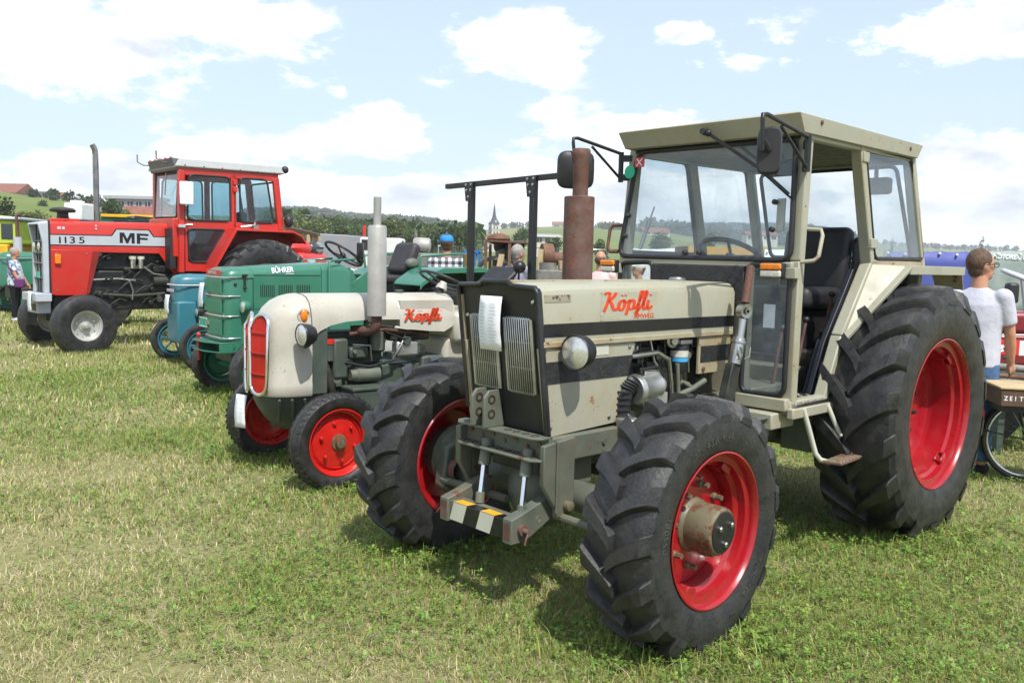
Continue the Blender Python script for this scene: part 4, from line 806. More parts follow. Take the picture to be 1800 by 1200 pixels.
for i, p in enumerate((((-.1, .2, .84), (-.13, .23, .7), (-.16, .2, .62)), ((-.32, .23, .97), (-.46, .24, .96), (-.48, .23, .84)), ((-.25, .24, .84), (-.45, .25, .80), (-.68, .24, .84), (-.72, .2, .96)), ((-.60, .22, 1.06), (-.75, .25, 1.0), (-.9, .22, 1.03)), ((-.3, .2, 1.05), (-.6, .21, 1.08), (-1., .2, 1.02)), ((-.78, .22, 1.04), (-.72, .26, .95), (-.66, .24, .85)))): obj('pipe', MB().tube(p, (.035, .007, .010, .008, .02, .006)[i], 8), M[('engine', 'steel', 'dark', 'dark', 'rustpipe', 'steel')[i]], e2, ang=60)
rb = random.Random(9)
for k in range(16):
    x, z, s_ = rb.uniform(-1.0, -.1), rb.uniform(.66, 1.1), rb.uniform(.015, .04); q = MB()
    if k % 2: q.box(x-s_, x+s_, .1, .2+rb.uniform(0, .05), z-s_, z+s_)
    else: q.cyl((x, .12, z), (x, .2+rb.uniform(0, .05), z), s_, n=12)
    obj('engine_fitting', q, M[rb.choice(['dgreen', 'engine', 'engine', 'chassis'])], e2, bev=.004)
tb = obj('toolbox', MB().box(-.66, -.24, .20, .40, .50, .64), M['dgreen'], T2, bev=.006); obj('toolbox_lid', MB().box(-.67, -.23, .195, .41, .642, .665), M['dgreen'], tb, bev=.005)
ex = obj('exhaust', MB().lathe([(0, .03), (0, .070), (.65, .070), (.668, .06), (.668, .03)], (-.445, .365, 1.195), (0, 0, 1), 26), M['muffler'], T2, ang=50)
obj('exhaust_pipe', MB().lathe([(.66, .029), (.875, .029), (.875, .022)], (-.445, .365, 1.195), (0, 0, 1), 16), M['muffler'], ex)
obj('exhaust_elbow', MB().tube([(-.445, .365, 1.21), (-.445, .365, 1.14), (-.44, .345, 1.095), (-.42, .29, 1.075), (-.38, .14, 1.07)], .04, 12), M['rustpipe'], ex, ang=60)
obj('steering_wheel', MB().tube([Vector((-1.25, .05, 1.44))+Matrix.Rotation(-.42, 3, 'Y') @ Vector((.21*math.cos(2*PI*k/32), .21*math.sin(2*PI*k/32), 0)) for k in range(32)], .012, 8, True), M['dark'], T2, ang=60)
b = MB()
for k in range(3): b.tube([Vector((-1.24, .05, 1.42)), Vector((-1.25, .05, 1.445))+Matrix.Rotation(-.42, 3, 'Y') @ Vector((.205*math.cos(2*PI*k/3), .205*math.sin(2*PI*k/3), 0))], .009, 6)
b.cyl((-1.24, .05, 1.43), (-1.1, .05, 1.1), .028, n=12); obj('steering_column', b, M['dark'], T2)
obj('steering_boss', MB().cyl((-1.22, .05, 1.38), (-1.245, .05, 1.435), .05, .035, 14), M['cream'], T2)
for s_ in (1, -1):
    pf = [(-1.75+.64*math.cos(a), .56+.64*math.sin(a)) for a in [R_(20+14*k) for k in range(11)]]
    b = MB(); b.loft([[(x, .48*s_, z), (x, .80*s_, z), (x, .80*s_, z-.04), (x, .81*s_, z-.04), (x, .81*s_, z+.006), (x, .48*s_, z+.006)] for x, z in pf]); b.prism(pf+[(-2.2, .56), (-1.2, .56)], 'y', *sorted((.46*s_, .48*s_))); obj('mudguard', b, M['cream'], T2)
obj('clutch_housing', MB().box(-1.5, -1.15, -.22, .22, .55, 1.0).box(-1.45, -1.2, -.3, .3, .95, 1.2), M['cream'], T2, bev=.04)
ro = part('roll_bar', T2)
for y in (-.50, .40):
    b = MB().bar((-1.9, y, .8), (-1.9, y, 2.30), .055, .055, (0, 1, 0)); p_ = obj('post', b, M['ropsblack'], ro, bev=.006)
    obj('gusset_plate', MB().prism([(y-.075, 2.335), (y+.075, 2.335), (y+.045, 2.16), (y-.045, 2.16)], 'x', -1.868, -1.862), M['ropsblack'], p_, bev=.002)
    for (dy, z) in ((-.04, 2.31), (.04, 2.31), (-.033, 2.26), (.033, 2.26), (0, 2.20)): obj('bolt', MB().lathe([(0, .012), (.008, .011), (.008, .001)], (-1.862, y+dy, z), (1, 0, 0), 8), M['steel'], p_)
obj('cross_bar', MB().bar((-1.9, -.91, 2.315), (-1.9, .72, 2.315), .05, .045), M['ropsblack'], ro, bev=.005)
obj('seat_back', MB().prism([(-1.70, 1.38), (-1.72, 1.40), (-1.92, 1.575), (-1.95, 1.57), (-1.80, 1.36)], 'y', -.20, .20), M['dark'], T2, bev=.02, seg=3)
obj('seat', MB().box(-1.75, -1.40, -.2, .2, 1.0, 1.08), M['dark'], T2, bev=.03)
q = obj('round_lamp', MB().sph((-1.80, .355, 1.575), .055, 18, 12), M['ropsblack'], T2); obj('lamp_stalk', MB().tube([(-1.80, .35, 1.54), (-1.84, .30, 1.45), (-1.88, .32, 1.3)], .01, 6), M['ropsblack'], q)
info_sheet('small white paper sheet hanging below the nose of the cream tractor', T2, [(.385, -.27, .585), (.345, -.165, .585), (.355, -.16, .335), (.395, -.28, .335)], (.93, .36, 0), 6)
# sheet on the beige tractor
info_sheet('long white paper sheet taped over the grille of the beige tractor', T1, [(shx(1.462)+.018, -.105, 1.462), (shx(1.462)+.018, .048, 1.462), (shx(1.2)+.03, .030, 1.205), (shx(1.2)+.03, -.125, 1.205)], (1, 0, -.1), 13)

# ---------------------------------------------------------------- TRACTOR 3, green
T3 = thing('tractor', 'green vintage tractor with square louvred nose and open driving seat', 'tractor', (-3.124, 9.756, 0), tractor_rz(52), GRP)
for s_ in (1, -1):
    disc_wheel(T3, 'w', .0, .63*s_, .345, .355, .18, .235, s_, M['green'], 't3f', lambda: rib_tyre(.355, .18, .246, 3, 26, .016),
               lambda b: b.lathe([(.05, .19), (.02, .18), (-.01, .15), (-.02, .1), (-.02, .01)], n=36), M['dgreen'], R_(4), rub='rubber')
    w = part('wheel', T3, (-2.3, .70*s_, .66))
    link('tyre', shared('t3r', lambda: mesh('tyre', ag_tyre(.68, .34, .42, 18, .034, .06, .7), M['rubber_dark'], 30)), w)
    b = MB(); barrel(b, .12, .43); b.lathe([(.0, .37), (.02, .2), (.02, .02)], n=32); obj('rim', flip(b, s_), M['green'], w)
W3 = .345
b = MB(); b.loft([u_ring(z, xf, -.02, hw, .34, 28) for z, xf, hw in ((.665, .30, W3), (1.0, .30, W3), (1.385, .30, W3), (1.43, .285, W3-.012), (1.465, .245, W3-.045), (1.482, .18, W3-.10), (1.488, .05, .1))], True, False); obj('nose', b, M['green'], T3, ang=50)
def sec3(dz): return [(-W3, .72), (-W3, 1.40+dz), (-W3+.015, 1.445+dz), (-W3+.06, 1.475+dz), (-W3+.13, 1.488+dz), (0, 1.492+dz)]
def full(h): return h+[(-y, z) for y, z in h[-2::-1]]
b = MB(); b.loft([[(x, y, z) for y, z in full(sec3(dz))] for x, dz in ((-.02, 0), (-.84, .055))], True, True); obj('bonnet', b, M['green'], T3, ang=40)
b = MB(); b.loft([[(x, y*1.012, z) for y, z in full(sec3(dz))] for x, dz in ((-.845, .05), (-1.10, .06), (-1.215, .02))], True, True); obj('tank_cowl', b, M['green'], T3, ang=40)
b = MB(); b.slab([(-1.215, W3, 1.50), (-1.43, W3, 1.17), (-1.40, W3, .8), (-1.215, W3, .8)], (0, -2*W3, 0)); b.slab([(-1.22, W3+.002, 1.30), (-1.55, W3, 1.10), (-1.75, W3, 1.10), (-1.60, W3, 1.46), (-1.44, W3, 1.46)], (0, -.02, 0)); b.slab([(-1.44, -W3, 1.15), (-1.75, -W3, 1.10), (-1.60, -W3, 1.46), (-1.44, -W3, 1.46)], (0, .02, 0)); b.box(-1.60, -1.44, -W3, W3, 1.05, 1.42); obj('cowl', b, M['green'], T3, bev=.006)
for s_ in (1, -1):
    y = (W3+.002)*s_; Y = lambda a, b_: sorted(((W3+a)*s_, (W3+b_)*s_))
    obj('chrome_strip', MB().box(-.02, .255, *Y(.0, .008), 1.362, 1.378), M['chrome'], T3, bev=.003)
    pn = obj('bonnet_panel', MB().box(-.83, -.03, *Y(0, .004), .75, 1.395), M['green'], T3, bev=.003)
    obj('panel_strip', MB().box(-.83, -.03, *Y(.004, .010), 1.40, 1.418), M['green'], T3, bev=.003)
    for g in range(3):
        for k in range(8):
            x = -.105-.215*g-.022*k; obj('louvre', MB().box(x-.011, x, *Y(.0045, .0055), 1.155, 1.29), M['louvre'], pn)
    obj('seam', MB().box(-.026, -.020, *Y(.0, .0055), .70, 1.37).box(-.84, -.03, *Y(.0, .0055), 1.02, 1.026), M['louvre'], T3)
    headlight(T3, (.12, .405*s_, 1.055), (1, .1*s_, 0), .068, .10, M['green'])
    obj('latch', MB().box(.06, .085, *Y(.0, .02), 1.27, 1.41).box(.045, .10, *Y(.0, .03), 1.385, 1.41).box(.055, .09, *Y(0, .028), 1.25, 1.27), M['dark'], T3, bev=.004)
    obj('knob', MB().sph((.175, W3*s_, 1.30), .018, 10, 8), M['dark'], T3)
# louvred front face
for z0, z1 in ((1.20, 1.345), (.985, 1.13), (.735, .905)):
    fa = obj('front_louvre_panel', MB().box(.300, .303, -.27, .27, z0, z1), M['green'], T3)
    for k in range(17):
        yk = -.255+.51*k/16; obj('slat', MB().prism([(.303, yk-.011), (.316, yk-.004), (.316, yk+.004), (.303, yk+.011)], 'z', z0, z1), M['green'], fa)
for z in (1.165, .945, .70): obj('chrome_strip', MB().tube([(.12, W3+.001, z), (.235, W3-.002, z), (.285, W3-.03, z), (.306, W3-.085, z), (.306, -W3+.085, z), (.285, -W3+.03, z), (.235, -W3+.002, z)], .010, 8), M['chrome'], T3, ang=60)
obj('chrome_strip', MB().tube([(.25, W3-.004, 1.37), (.287, W3-.03, 1.37), (.306, W3-.085, 1.37), (.306, -W3+.085, 1.37), (.287, -W3+.03, 1.37)], .008, 8), M['chrome'], T3, ang=60)
em = obj('emblem', MB().box(.293, .304, -.22, .22, 1.39, 1.45), M['redpaint'], T3, bev=.004)
text('lettering', 'BÜHRER', .050, M['silver'], em, (.3045, -.16, 1.402), (0, 1, 0), (0, 0, 1), sx=1.5)
text('lettering', 'BÜHRER', .086, M['paper'], T3, (-.235, W3+.0105, 1.425), (-1, 0, .065), (0, -.15, 1), sx=.82, bold=.002)
obj('badge_bar', MB().box(-.50, -.40, W3+.004, W3+.0095, 1.418, 1.424), M['paper'], T3)
pl = obj('number_plate', MB().box(.325, .330, -.40, -.14, .795, .895), M['plate'], T3, bev=.004)
obj('plate_edge', MB().tube([(.331, -.40, .795), (.331, -.14, .795), (.331, -.14, .895), (.331, -.40, .895)], .006, 6, True), M['oldwhite'], pl)
obj('plate_stay', MB().bar((.29, -.27, .85), (.326, -.27, .85), .03, .03).bar((.3, -.1, .85), (.326, -.15, .85), .03, .05), M['steel'], T3)
text('lettering', 'LU 145', .062, M['ink'], pl, (.3308, -.375, .822), (0, 1, 0), (0, 0, 1), sx=.95)
bp = part('front_bracket', T3)
for z in (.645, .545): obj('bracket_plate', MB().prism([(.02, -.40), (.45, -.30), (.45, .10), (.36, .36), (.02, .36)], 'z', z, z+.012), M['green'], bp, bev=.003)
obj('bracket_side', MB().box(-.3, .36, .34, .36, .54, .66).box(-.3, .36, -.36, -.34, .54, .66), M['green'], bp, bev=.004)['kind'] = 'stuff'
obj('hitch_pin', MB().cyl((.41, -.18, .42), (.41, -.18, .70), .014, n=10).sph((.41, -.18, .71), .026, 10, 8), M['redpaint'], bp)
for k in range(4): obj('bolt', MB().lathe([(0, .014), (.006, .013), (.006, .001)], (.2-.1*k, .361, .60+.03*(k % 2)), (0, 1, 0), 8), M['dgreen'], bp)
obj('front_casting', MB().prism([(.12, .54), (.02, .18), (-.06, .18), (-.16, .54)], 'y', -.09, .09), M['green'], T3, bev=.02)
obj('front_axle', MB().bar((.0, -.56, .36), (.0, .56, .36), .09, .13).bar((.08, -.55, .34), (.06, .5, .34), .03, .03), M['green'], T3, bev=.012)
obj('chassis', MB().box(-1.6, .2, -.26, .26, .42, .74).box(-2.6, -1.5, -.3, .3, .45, 1.0), M['dgreen'], T3, bev=.02)
for s_ in (1, -1):
    pf = [(-1.80, 1.30), (-1.84, 1.35), (-2.03, 1.47), (-2.12, 1.50), (-2.74, 1.52), (-2.83, 1.47), (-3.10, 1.22)]
    b = MB(); b.loft([[(x, .36*s_, z), (x, .98*s_, z), (x, .98*s_, z-.05), (x, .99*s_, z-.05), (x, .99*s_, z+.012), (x, .36*s_, z+.012)] for x, z in pf]); mg = obj('mudguard', b, M['green'], T3, bev=.012)
    obj('mudguard_side', MB().prism(pf+[(-3.0, .9), (-1.85, .9)], 'y', *sorted((.355*s_, .375*s_))), M['dgreen'], T3)
    obj('grab_rail', MB().tube([(-1.98, .70*s_, 1.48), (-1.96, .70*s_, 1.62), (-1.98, .70*s_, 1.655), (-2.5, .70*s_, 1.69), (-2.62, .70*s_, 1.69), (-2.62, .70*s_, 1.52)], .015, 8), M['green'], T3, ang=60)
    q = obj('indicator', MB().box(-2.68, -2.62, *sorted((.72*s_, .80*s_)), 1.535, 1.70), M['amber'], T3, bev=.008); obj('indicator_back', MB().box(-2.70, -2.68, *sorted((.71*s_, .81*s_)), 1.525, 1.71), M['dark'], q)
    obj('handrail', MB().tube([(-.93, .375*s_, .80), (-.93, .375*s_, 1.56), (-.95, .37*s_, 1.575), (-1.30, .30*s_, 1.60)], .014, 8), M['green'], T3, ang=60)
sw = [Vector((-1.30, .0, 1.66))+Matrix.Rotation(-.60, 3, 'Y') @ Vector((.25*math.cos(2*PI*k/36), .25*math.sin(2*PI*k/36), 0)) for k in range(36)]
obj('steering_wheel', MB().tube(sw, .016, 8, True), M['dark'], T3, ang=60); b = MB()
for k in (4, 16, 28): b.tube([Vector((-1.29, 0, 1.63)), sw[k]], .010, 6)
b.cyl((-1.285, 0, 1.63), (-1.05, 0, 1.35), .03, n=12).sph((-1.29, 0, 1.64), .04, 12, 8); obj('steering_column', b, M['dark'], T3)
mq = part('mirror', T3); obj('mirror_head', MB().box(-1.40, -1.37, .20, .36, 1.615, 1.80), M['dark'], mq, bev=.02, seg=3); obj('mirror_arm', MB().tube([(-1.37, .28, 1.70), (-1.34, .28, 1.66), (-1.30, .30, 1.60)], .010, 6), M['dark'], mq)
obj('filler_cap', MB().lathe([(0, .05), (.03, .05), (.034, .04), (.034, .001)], (-.88, 0, 1.545), (0, 0, 1), 18), M['silver'], T3)
ds = part('driver_seat', T3)
b = MB().box(-.07, .07, -.24, .24, 0, .42, Matrix.Translation((-2.08, 0, 1.42)) @ Matrix.Rotation(-.38, 4, 'Y')); obj('seat_back', b, M['seat'], ds, bev=.06, seg=4, ang=80)
obj('seat_cushion', MB().box(-2.05, -1.62, -.24, .24, 1.30, 1.41), M['seat'], ds, bev=.04, seg=4, ang=80); obj('seat_post', MB().cyl((-1.85, 0, .9), (-1.85, 0, 1.32), .05, n=12), M['dgreen'], ds)
obj('tool_roll', MB().sph((-2.10, .30, 1.56), (.10, .06, .07), 14, 10), M['chassis'], ds)
info_sheet('white paper sheet taped on the louvred front corner of the green tractor', T3, [(.325, -.37, 1.29), (.330, -.20, 1.295), (.345, -.22, 1.02), (.335, -.40, 1.015)], (1, 0, 0), 6)

# ---------------------------------------------------------------- TRACTOR 4, small and blue
T4 = thing('tractor', 'small blue vintage tractor half hidden between green tractor and red tractor', 'tractor', (-4.64, 12.25, 0), tractor_rz(52), GRP)
for s_, yy in ((1, .60), (-1, -.78)):
    w = disc_wheel(T4, 'w', .0, yy, .33, .335, .15, .235, s_, M['blue'], 't4f', lambda: rib_tyre(.335, .15, .246, 2), lambda b: b.lathe([(.02, .05), (.02, .01)], n=20), M['blue'], R_(-4), bolts=0)
    b = MB()
    for k in range(6): a = 2*PI*k/6+.2; b.bar((math.cos(a)*.04, 0, math.sin(a)*.04), (math.cos(a)*.205, 0, math.sin(a)*.205), .02, .055, (0, 1, 0))
    obj('spokes', b, M['blue'], w, bev=.004)
b = MB(); b.loft([u_ring(z, xf, -.6, hw, .42, 24) for z, xf, hw in ((.95, .25, .25), (1.17, .25, .25), (1.25, .24, .245), (1.30, .20, .22), (1.325, .12, .15), (1.333, .0, .03))], True, False); obj('bonnet', b, M['blue'], T4, ang=50)
b = MB(); b.box(-.02, .25, -.25, .25, .36, .95); obj('radiator_shell', b, M['blue'], T4, bev=.03, seg=3)
b = MB(); b.prism([(-.02, .95), (-.02, .80), (-.06, .90), (-.14, .94), (-.40, .95)], 'y', .235, .25); obj('side_panel', b, M['blue'], T4)
for z in (1.175,): obj('chrome_strip', MB().tube([(-.6, .253, z), (.14, .253, z), (.225, .235, z), (.255, .18, z), (.255, -.18, z), (.225, -.235, z), (.0, -.253, z)], .011, 8), M['silver'], T4, ang=60)
obj('emblem', MB().box(.252, .262, -.20, .12, 1.075, 1.115), M['silver'], T4, bev=.004)
obj('engine', MB().box(-.8, -.02, -.15, .15, .40, .92).cyl((-.05, .1, .55), (-.6, .1, .55), .10, n=16), M['dgreen'], T4, bev=.02)
obj('front_axle', MB().bar((0, -.75, .44), (0, .58, .42), .07, .06).tube([(.0, .3, .62), (-.2, .36, .66), (-.5, .36, .62)], .02, 8).cyl((.05, .34, .52), (-.35, .40, .50), .05, n=12), M['blue'], T4)
for s_ in (1, -1): headlight(T4, (.0, .30*s_ if s_ > 0 else -.36, .80 if s_ > 0 else .90), (1, 0, 0), .065, .10, M['dark'] if s_ > 0 else M['blue'])
obj('chassis', MB().box(-2.2, -.7, -.2, .2, .45, .95), M['blue'], T4, bev=.03)
for s_ in (1, -1):
    w = part('wheel', T4, (-1.7, .55*s_, .5)); link('tyre', shared('t4r', lambda: mesh('tyre', ag_tyre(.52, .26, .33, 16, .03, .055, .6), M['rubber_dark'], 30)), w)
    b = MB(); barrel(b, .09, .34); b.lathe([(.0, .28), (.02, .02)], n=28); obj('rim', flip(b, s_), M['blue'], w)
info_sheet('white paper sheet taped on the rounded front of the small blue tractor', T4, [(.265, -.235, 1.03), (.268, -.03, 1.03), (.285, -.03, .76), (.28, -.235, .76)], (1, 0, 0), 6)
# ---------------------------------------------------------------- TRACTOR 5, big and red with a closed cab
M['dark_chrome'] = mat('weathered_chrome', (.30, .29, .29), .22, 1., var=.3, dirt=.3, dcol=(.12, .10, .09))
T5 = thing('tractor', 'big red cab tractor with white roof, grey front grille and chrome upright exhaust', 'tractor', (-7.5, 14.4, 0), tractor_rz(47), GRP)
HW = .32
for s_ in (1, -1):
    w = disc_wheel(T5, 'w', .05, .98*s_, .43, .50, .30, .235, s_, M['silver_rim'], 't5f', lambda: rib_tyre(.50, .30, .246, 3),
               lambda b: b.lathe([(.03, .195), (.0, .185), (-.01, .16), (.0, .10), (.02, .09), (.02, .01)], n=40), M['silver_rim'], R_(6), bolts=8, br=.62)
    w = part('wheel', T5, (-3.02, .98*s_, .95))
    link('tyre', shared('t5r', lambda: mesh('tyre', ag_tyre(.955, .52, .53, 20, .05, .085, 1.0), M['rubber_dark'], 30)), w, rot=(0, .1, 0))
    b = MB(); barrel(b, .19, .545); b.lathe([(.0, .46), (.03, .3), (.03, .02)], n=36); obj('rim', flip(b, s_), M['silver_rim'], w)
b = MB()
hs = [(-HW, 1.60), (-HW, 2.03), (-HW+.03, 2.085), (-HW+.08, 2.10), (HW-.08, 2.10), (HW-.03, 2.085), (HW, 2.03), (HW, 1.60)]
b.loft([[(x, y, z+dz*(z > 1.7)) for y, z in hs] for x, dz in ((.345, 0), (-1.56, .045))]); obj('bonnet', b, M['mfred'], T5, bev=.01)
for s_ in (1, -1):
    Y = lambda a, c: sorted(((HW+a)*s_, (HW+c)*s_))
    pn = obj('side_panel', MB().prism([(.345, .905), (.345, 1.635), (-.30, 1.635), (-.19, .90), (-.1, .885), (.28, .885)], 'y', *Y(-.02, .006)), M['mfred'], T5, bev=.006)
    for x, z in ((.26, 1.58), (-.20, 1.58), (.26, .97), (-.13, .96)): obj('bolt', MB().lathe([(0, .016), (.008, .014), (.008, .001)], (x, (HW+.006)*s_, z), (0, s_, 0), 8), M['steel'], pn)
    q = obj('indicator', MB().box(.20, .29, *Y(.006, .05), 1.40, 1.56), M['amber'], pn, bev=.012)
    obj('panel_return', MB().prism([(-.30, 1.635), (-.42, 1.635), (-.24, .92), (-.19, .90)], 'y', *Y(-.03, -.004)), M['mfshade'], T5)
    k = [(.345, 1.70), (.345, 1.885), (-.60, 1.898), (-.675, 2.01), (-1.235, 2.018), (-1.315, 1.905), (-1.54, 1.905), (-1.54, 1.722)]
    obj('stripe_edge', MB().prism(k, 'y', *Y(0, .003)), M['stripe'], T5)
    k2 = [(.345, 1.716), (.345, 1.868), (-.612, 1.881), (-.69, 1.993), (-1.22, 2.0), (-1.30, 1.888), (-1.54, 1.888), (-1.54, 1.738)]
    st5 = obj('stripe', MB().prism(k2, 'y', *Y(.003, .005)), M['silver'], T5)
    if s_ > 0:
        y_ = HW+.0052; lt = lambda pts: MB().prism([(-.735-a*.20, 1.772+c*.178-a*.004) for a, c in pts], 'y', y_, y_+.0015)
        obj('lettering', lt([(0, 0), (0, 1), (.36, 1), (.62, .42), (.88, 1), (1.24, 1), (1.24, 0), (.98, 0), (.98, .66), (.70, 0), (.54, 0), (.26, .66), (.26, 0)]), M['stripe'], st5, smooth=False)
        obj('lettering', lt([(1.42, 0), (1.42, 1), (2.42, 1), (2.42, .79), (1.70, .79), (1.70, .60), (2.34, .60), (2.34, .40), (1.70, .40), (1.70, 0)]), M['stripe'], st5, smooth=False)
        for i_, ch_ in enumerate('1135'): text('lettering', ch_, .150, M['stripe'], st5, (.255-(0, .085, .19, .335)[i_], HW+.0055, 1.738+.003*i_), (-1, 0, .015), (0, 0, 1), sx=1.45, bold=.002)
        em = obj('emblem', MB().box(.18, .235, *Y(.0, .004), 1.965, 2.01).box(.12, .165, *Y(.0, .004), 1.965, 2.01), M['silver'], T5); em['kind'] = 'stuff'
        for z in (1.995, 2.045): obj('bonnet_bolt', MB().lathe([(0, .018), (.008, .016), (.008, .001)], (-.36, HW-.0, z), (0, 1, .2), 8), M['silver'], T5)
    obj('cowl_side', MB().prism([(-1.40, 1.60), (-1.56, 1.60), (-1.74, 1.25), (-1.68, 1.2)], 'y', *Y(-.02, .01)), M['mfred'], T5, bev=.005)
M['greybar'] = mat('grey_grille_bar', (.16, .17, .185), .45)
gr = part('front_grille', T5)
for s_ in (1, -1):
    obj('grille_side', MB().prism([(.37, .925), (.37, 2.08), (.52, 2.05), (.46, 1.76), (.46, .925)], 'y', *sorted(((HW-.05)*s_, (HW+.012)*s_))), M['silver'], gr, bev=.012)
    obj('grille_seal', MB().prism([(.345, .9), (.345, 2.10), (.372, 2.10), (.372, .9)], 'y', *sorted(((HW-.04)*s_, (HW+.014)*s_))), M['seal'], gr)
obj('grille_top', MB().prism([(.37, 2.04), (.37, 2.09), (.51, 2.065), (.52, 2.03)], 'y', -HW, HW), M['silver'], gr, bev=.01)
obj('grille_back', MB().box(.36, .42, -HW+.05, HW-.05, .93, 2.04), M['dark'], gr)
for k, z in enumerate((1.16, 1.40, 1.57, 1.76)): obj('grille_bar', MB().box(.42, .45, -HW+.05, HW-.05, z, z+.022), M['greybar'], gr, bev=.004)
for y in (-.16, .0, .16): obj('grille_bar', MB().box(.425, .445, y-.012, y+.012, .95, 2.03), M['greybar'], gr, bev=.004)
for y in (-.15, .14): obj('headlight', MB().lathe([(0, .07), (.01, .06), (.018, .001)], (.47, y, 1.68), (1, 0, 0), 18), M['lamp_glass'], gr)
obj('number_plate', MB().box(.478, .485, .04, .20, 1.17, 1.27), M['plate'], gr)
obj('bumper', MB().box(.36, .60, -HW-.12, HW+.08, .79, .925), M['silver'], T5, bev=.01); obj('bumper_bracket', MB().box(.34, .54, -.22, .24, .59, .79), M['silver'], T5, bev=.01); obj('bracket_hole_shade', MB().box(.535, .543, -.16, .14, .63, .74), M['dark'], T5)  # dark plate on the solid bracket paints the shade of an opening
e5 = obj('engine', MB().box(-1.75, .3, -.22, .22, .62, 1.30).box(-1.6, -.3, -.18, .18, 1.3, 1.62).box(-3.2, -1.6, -.35, .35, .6, 1.25), M['engine_dark'], T5, bev=.03)
rb = random.Random(31)
for k in range(40):
    x, z, s_ = rb.uniform(-1.55, -.25), rb.uniform(.65, 1.58), rb.uniform(.02, .06); q = MB()
    if k % 3 == 1: q.box(x-s_*1.4, x+s_*1.4, .15, .24+rb.uniform(0, .05), z-s_, z+s_)
    elif k % 3 == 2: q.tube([(x-s_*4, .26, z), (x-s_, .28, z+s_), (x+s_*2, .27, z-s_), (x+s_*4, .25, z-s_*3)], s_*.3, 8)
    else: q.cyl((x, .15, z), (x+rb.uniform(-.1, .1), .26+rb.uniform(0, .06), z), s_, n=14)
    obj('engine_fitting', q, M[rb.choice(['engine_dark', 'engine_dark', 'engine', 'engine'])], e5, bev=.01)
for x in (-.96, -1.10): obj('filter', MB().cyl((x, .27, 1.34), (x, .27, 1.50), .052, n=14), M['chrome'], e5); obj('filter_cap', MB().cyl((x, .27, 1.50), (x, .27, 1.55), .06, n=14), M['oldwhite'], e5)
for p, r in ((((-.3, .27, 1.14), (-.7, .28, 1.16), (-1.0, .28, 1.13)), .018), (((-1.1, .28, 1.4), (-1.3, .3, 1.25), (-1.5, .3, 1.22)), .02), (((-.9, .3, 1.1), (-.95, .3, .95), (-.93, .3, .8)), .018), (((-1.3, .26, 1.12), (-1.62, .26, 1.12)), .09), (((-.4, .25, .9), (-.9, .28, .86), (-1.5, .27, .9)), .03)): obj('pipe', MB().tube(p, r, 10), M['engine'] if r > .02 else M['steel'], e5, ang=60)
obj('front_axle', MB().bar((.05, -.9, .48), (.05, .9, .48), .16, .18).bar((.0, -.1, .7), (.0, .1, .7), .4, .2), M['engine'], T5, bev=.02)
stk = obj('exhaust', MB().tube([(-.46, .05, 2.12), (-.46, .05, 3.25), (-.455, .05, 3.31), (-.44, .05, 3.36), (-.41, .05, 3.41)], [.047, .047, .047, .047, .044], 20, False, False), M['dark_chrome'], T5, ang=60)
obj('air_cleaner', MB().lathe([(0, .15), (.04, .14), (.08, .09), (.16, .085), (.17, .19), (.20, .20), (.23, .17), (.25, .05), (.25, .001)], (.06, 0, 2.09), (0, 0, 1), 26), M['dark'], T5); obj('air_cleaner_collar', MB().box(-.16, .26, -.14, .14, 2.09, 2.15), M['mfred'], T5, bev=.01)
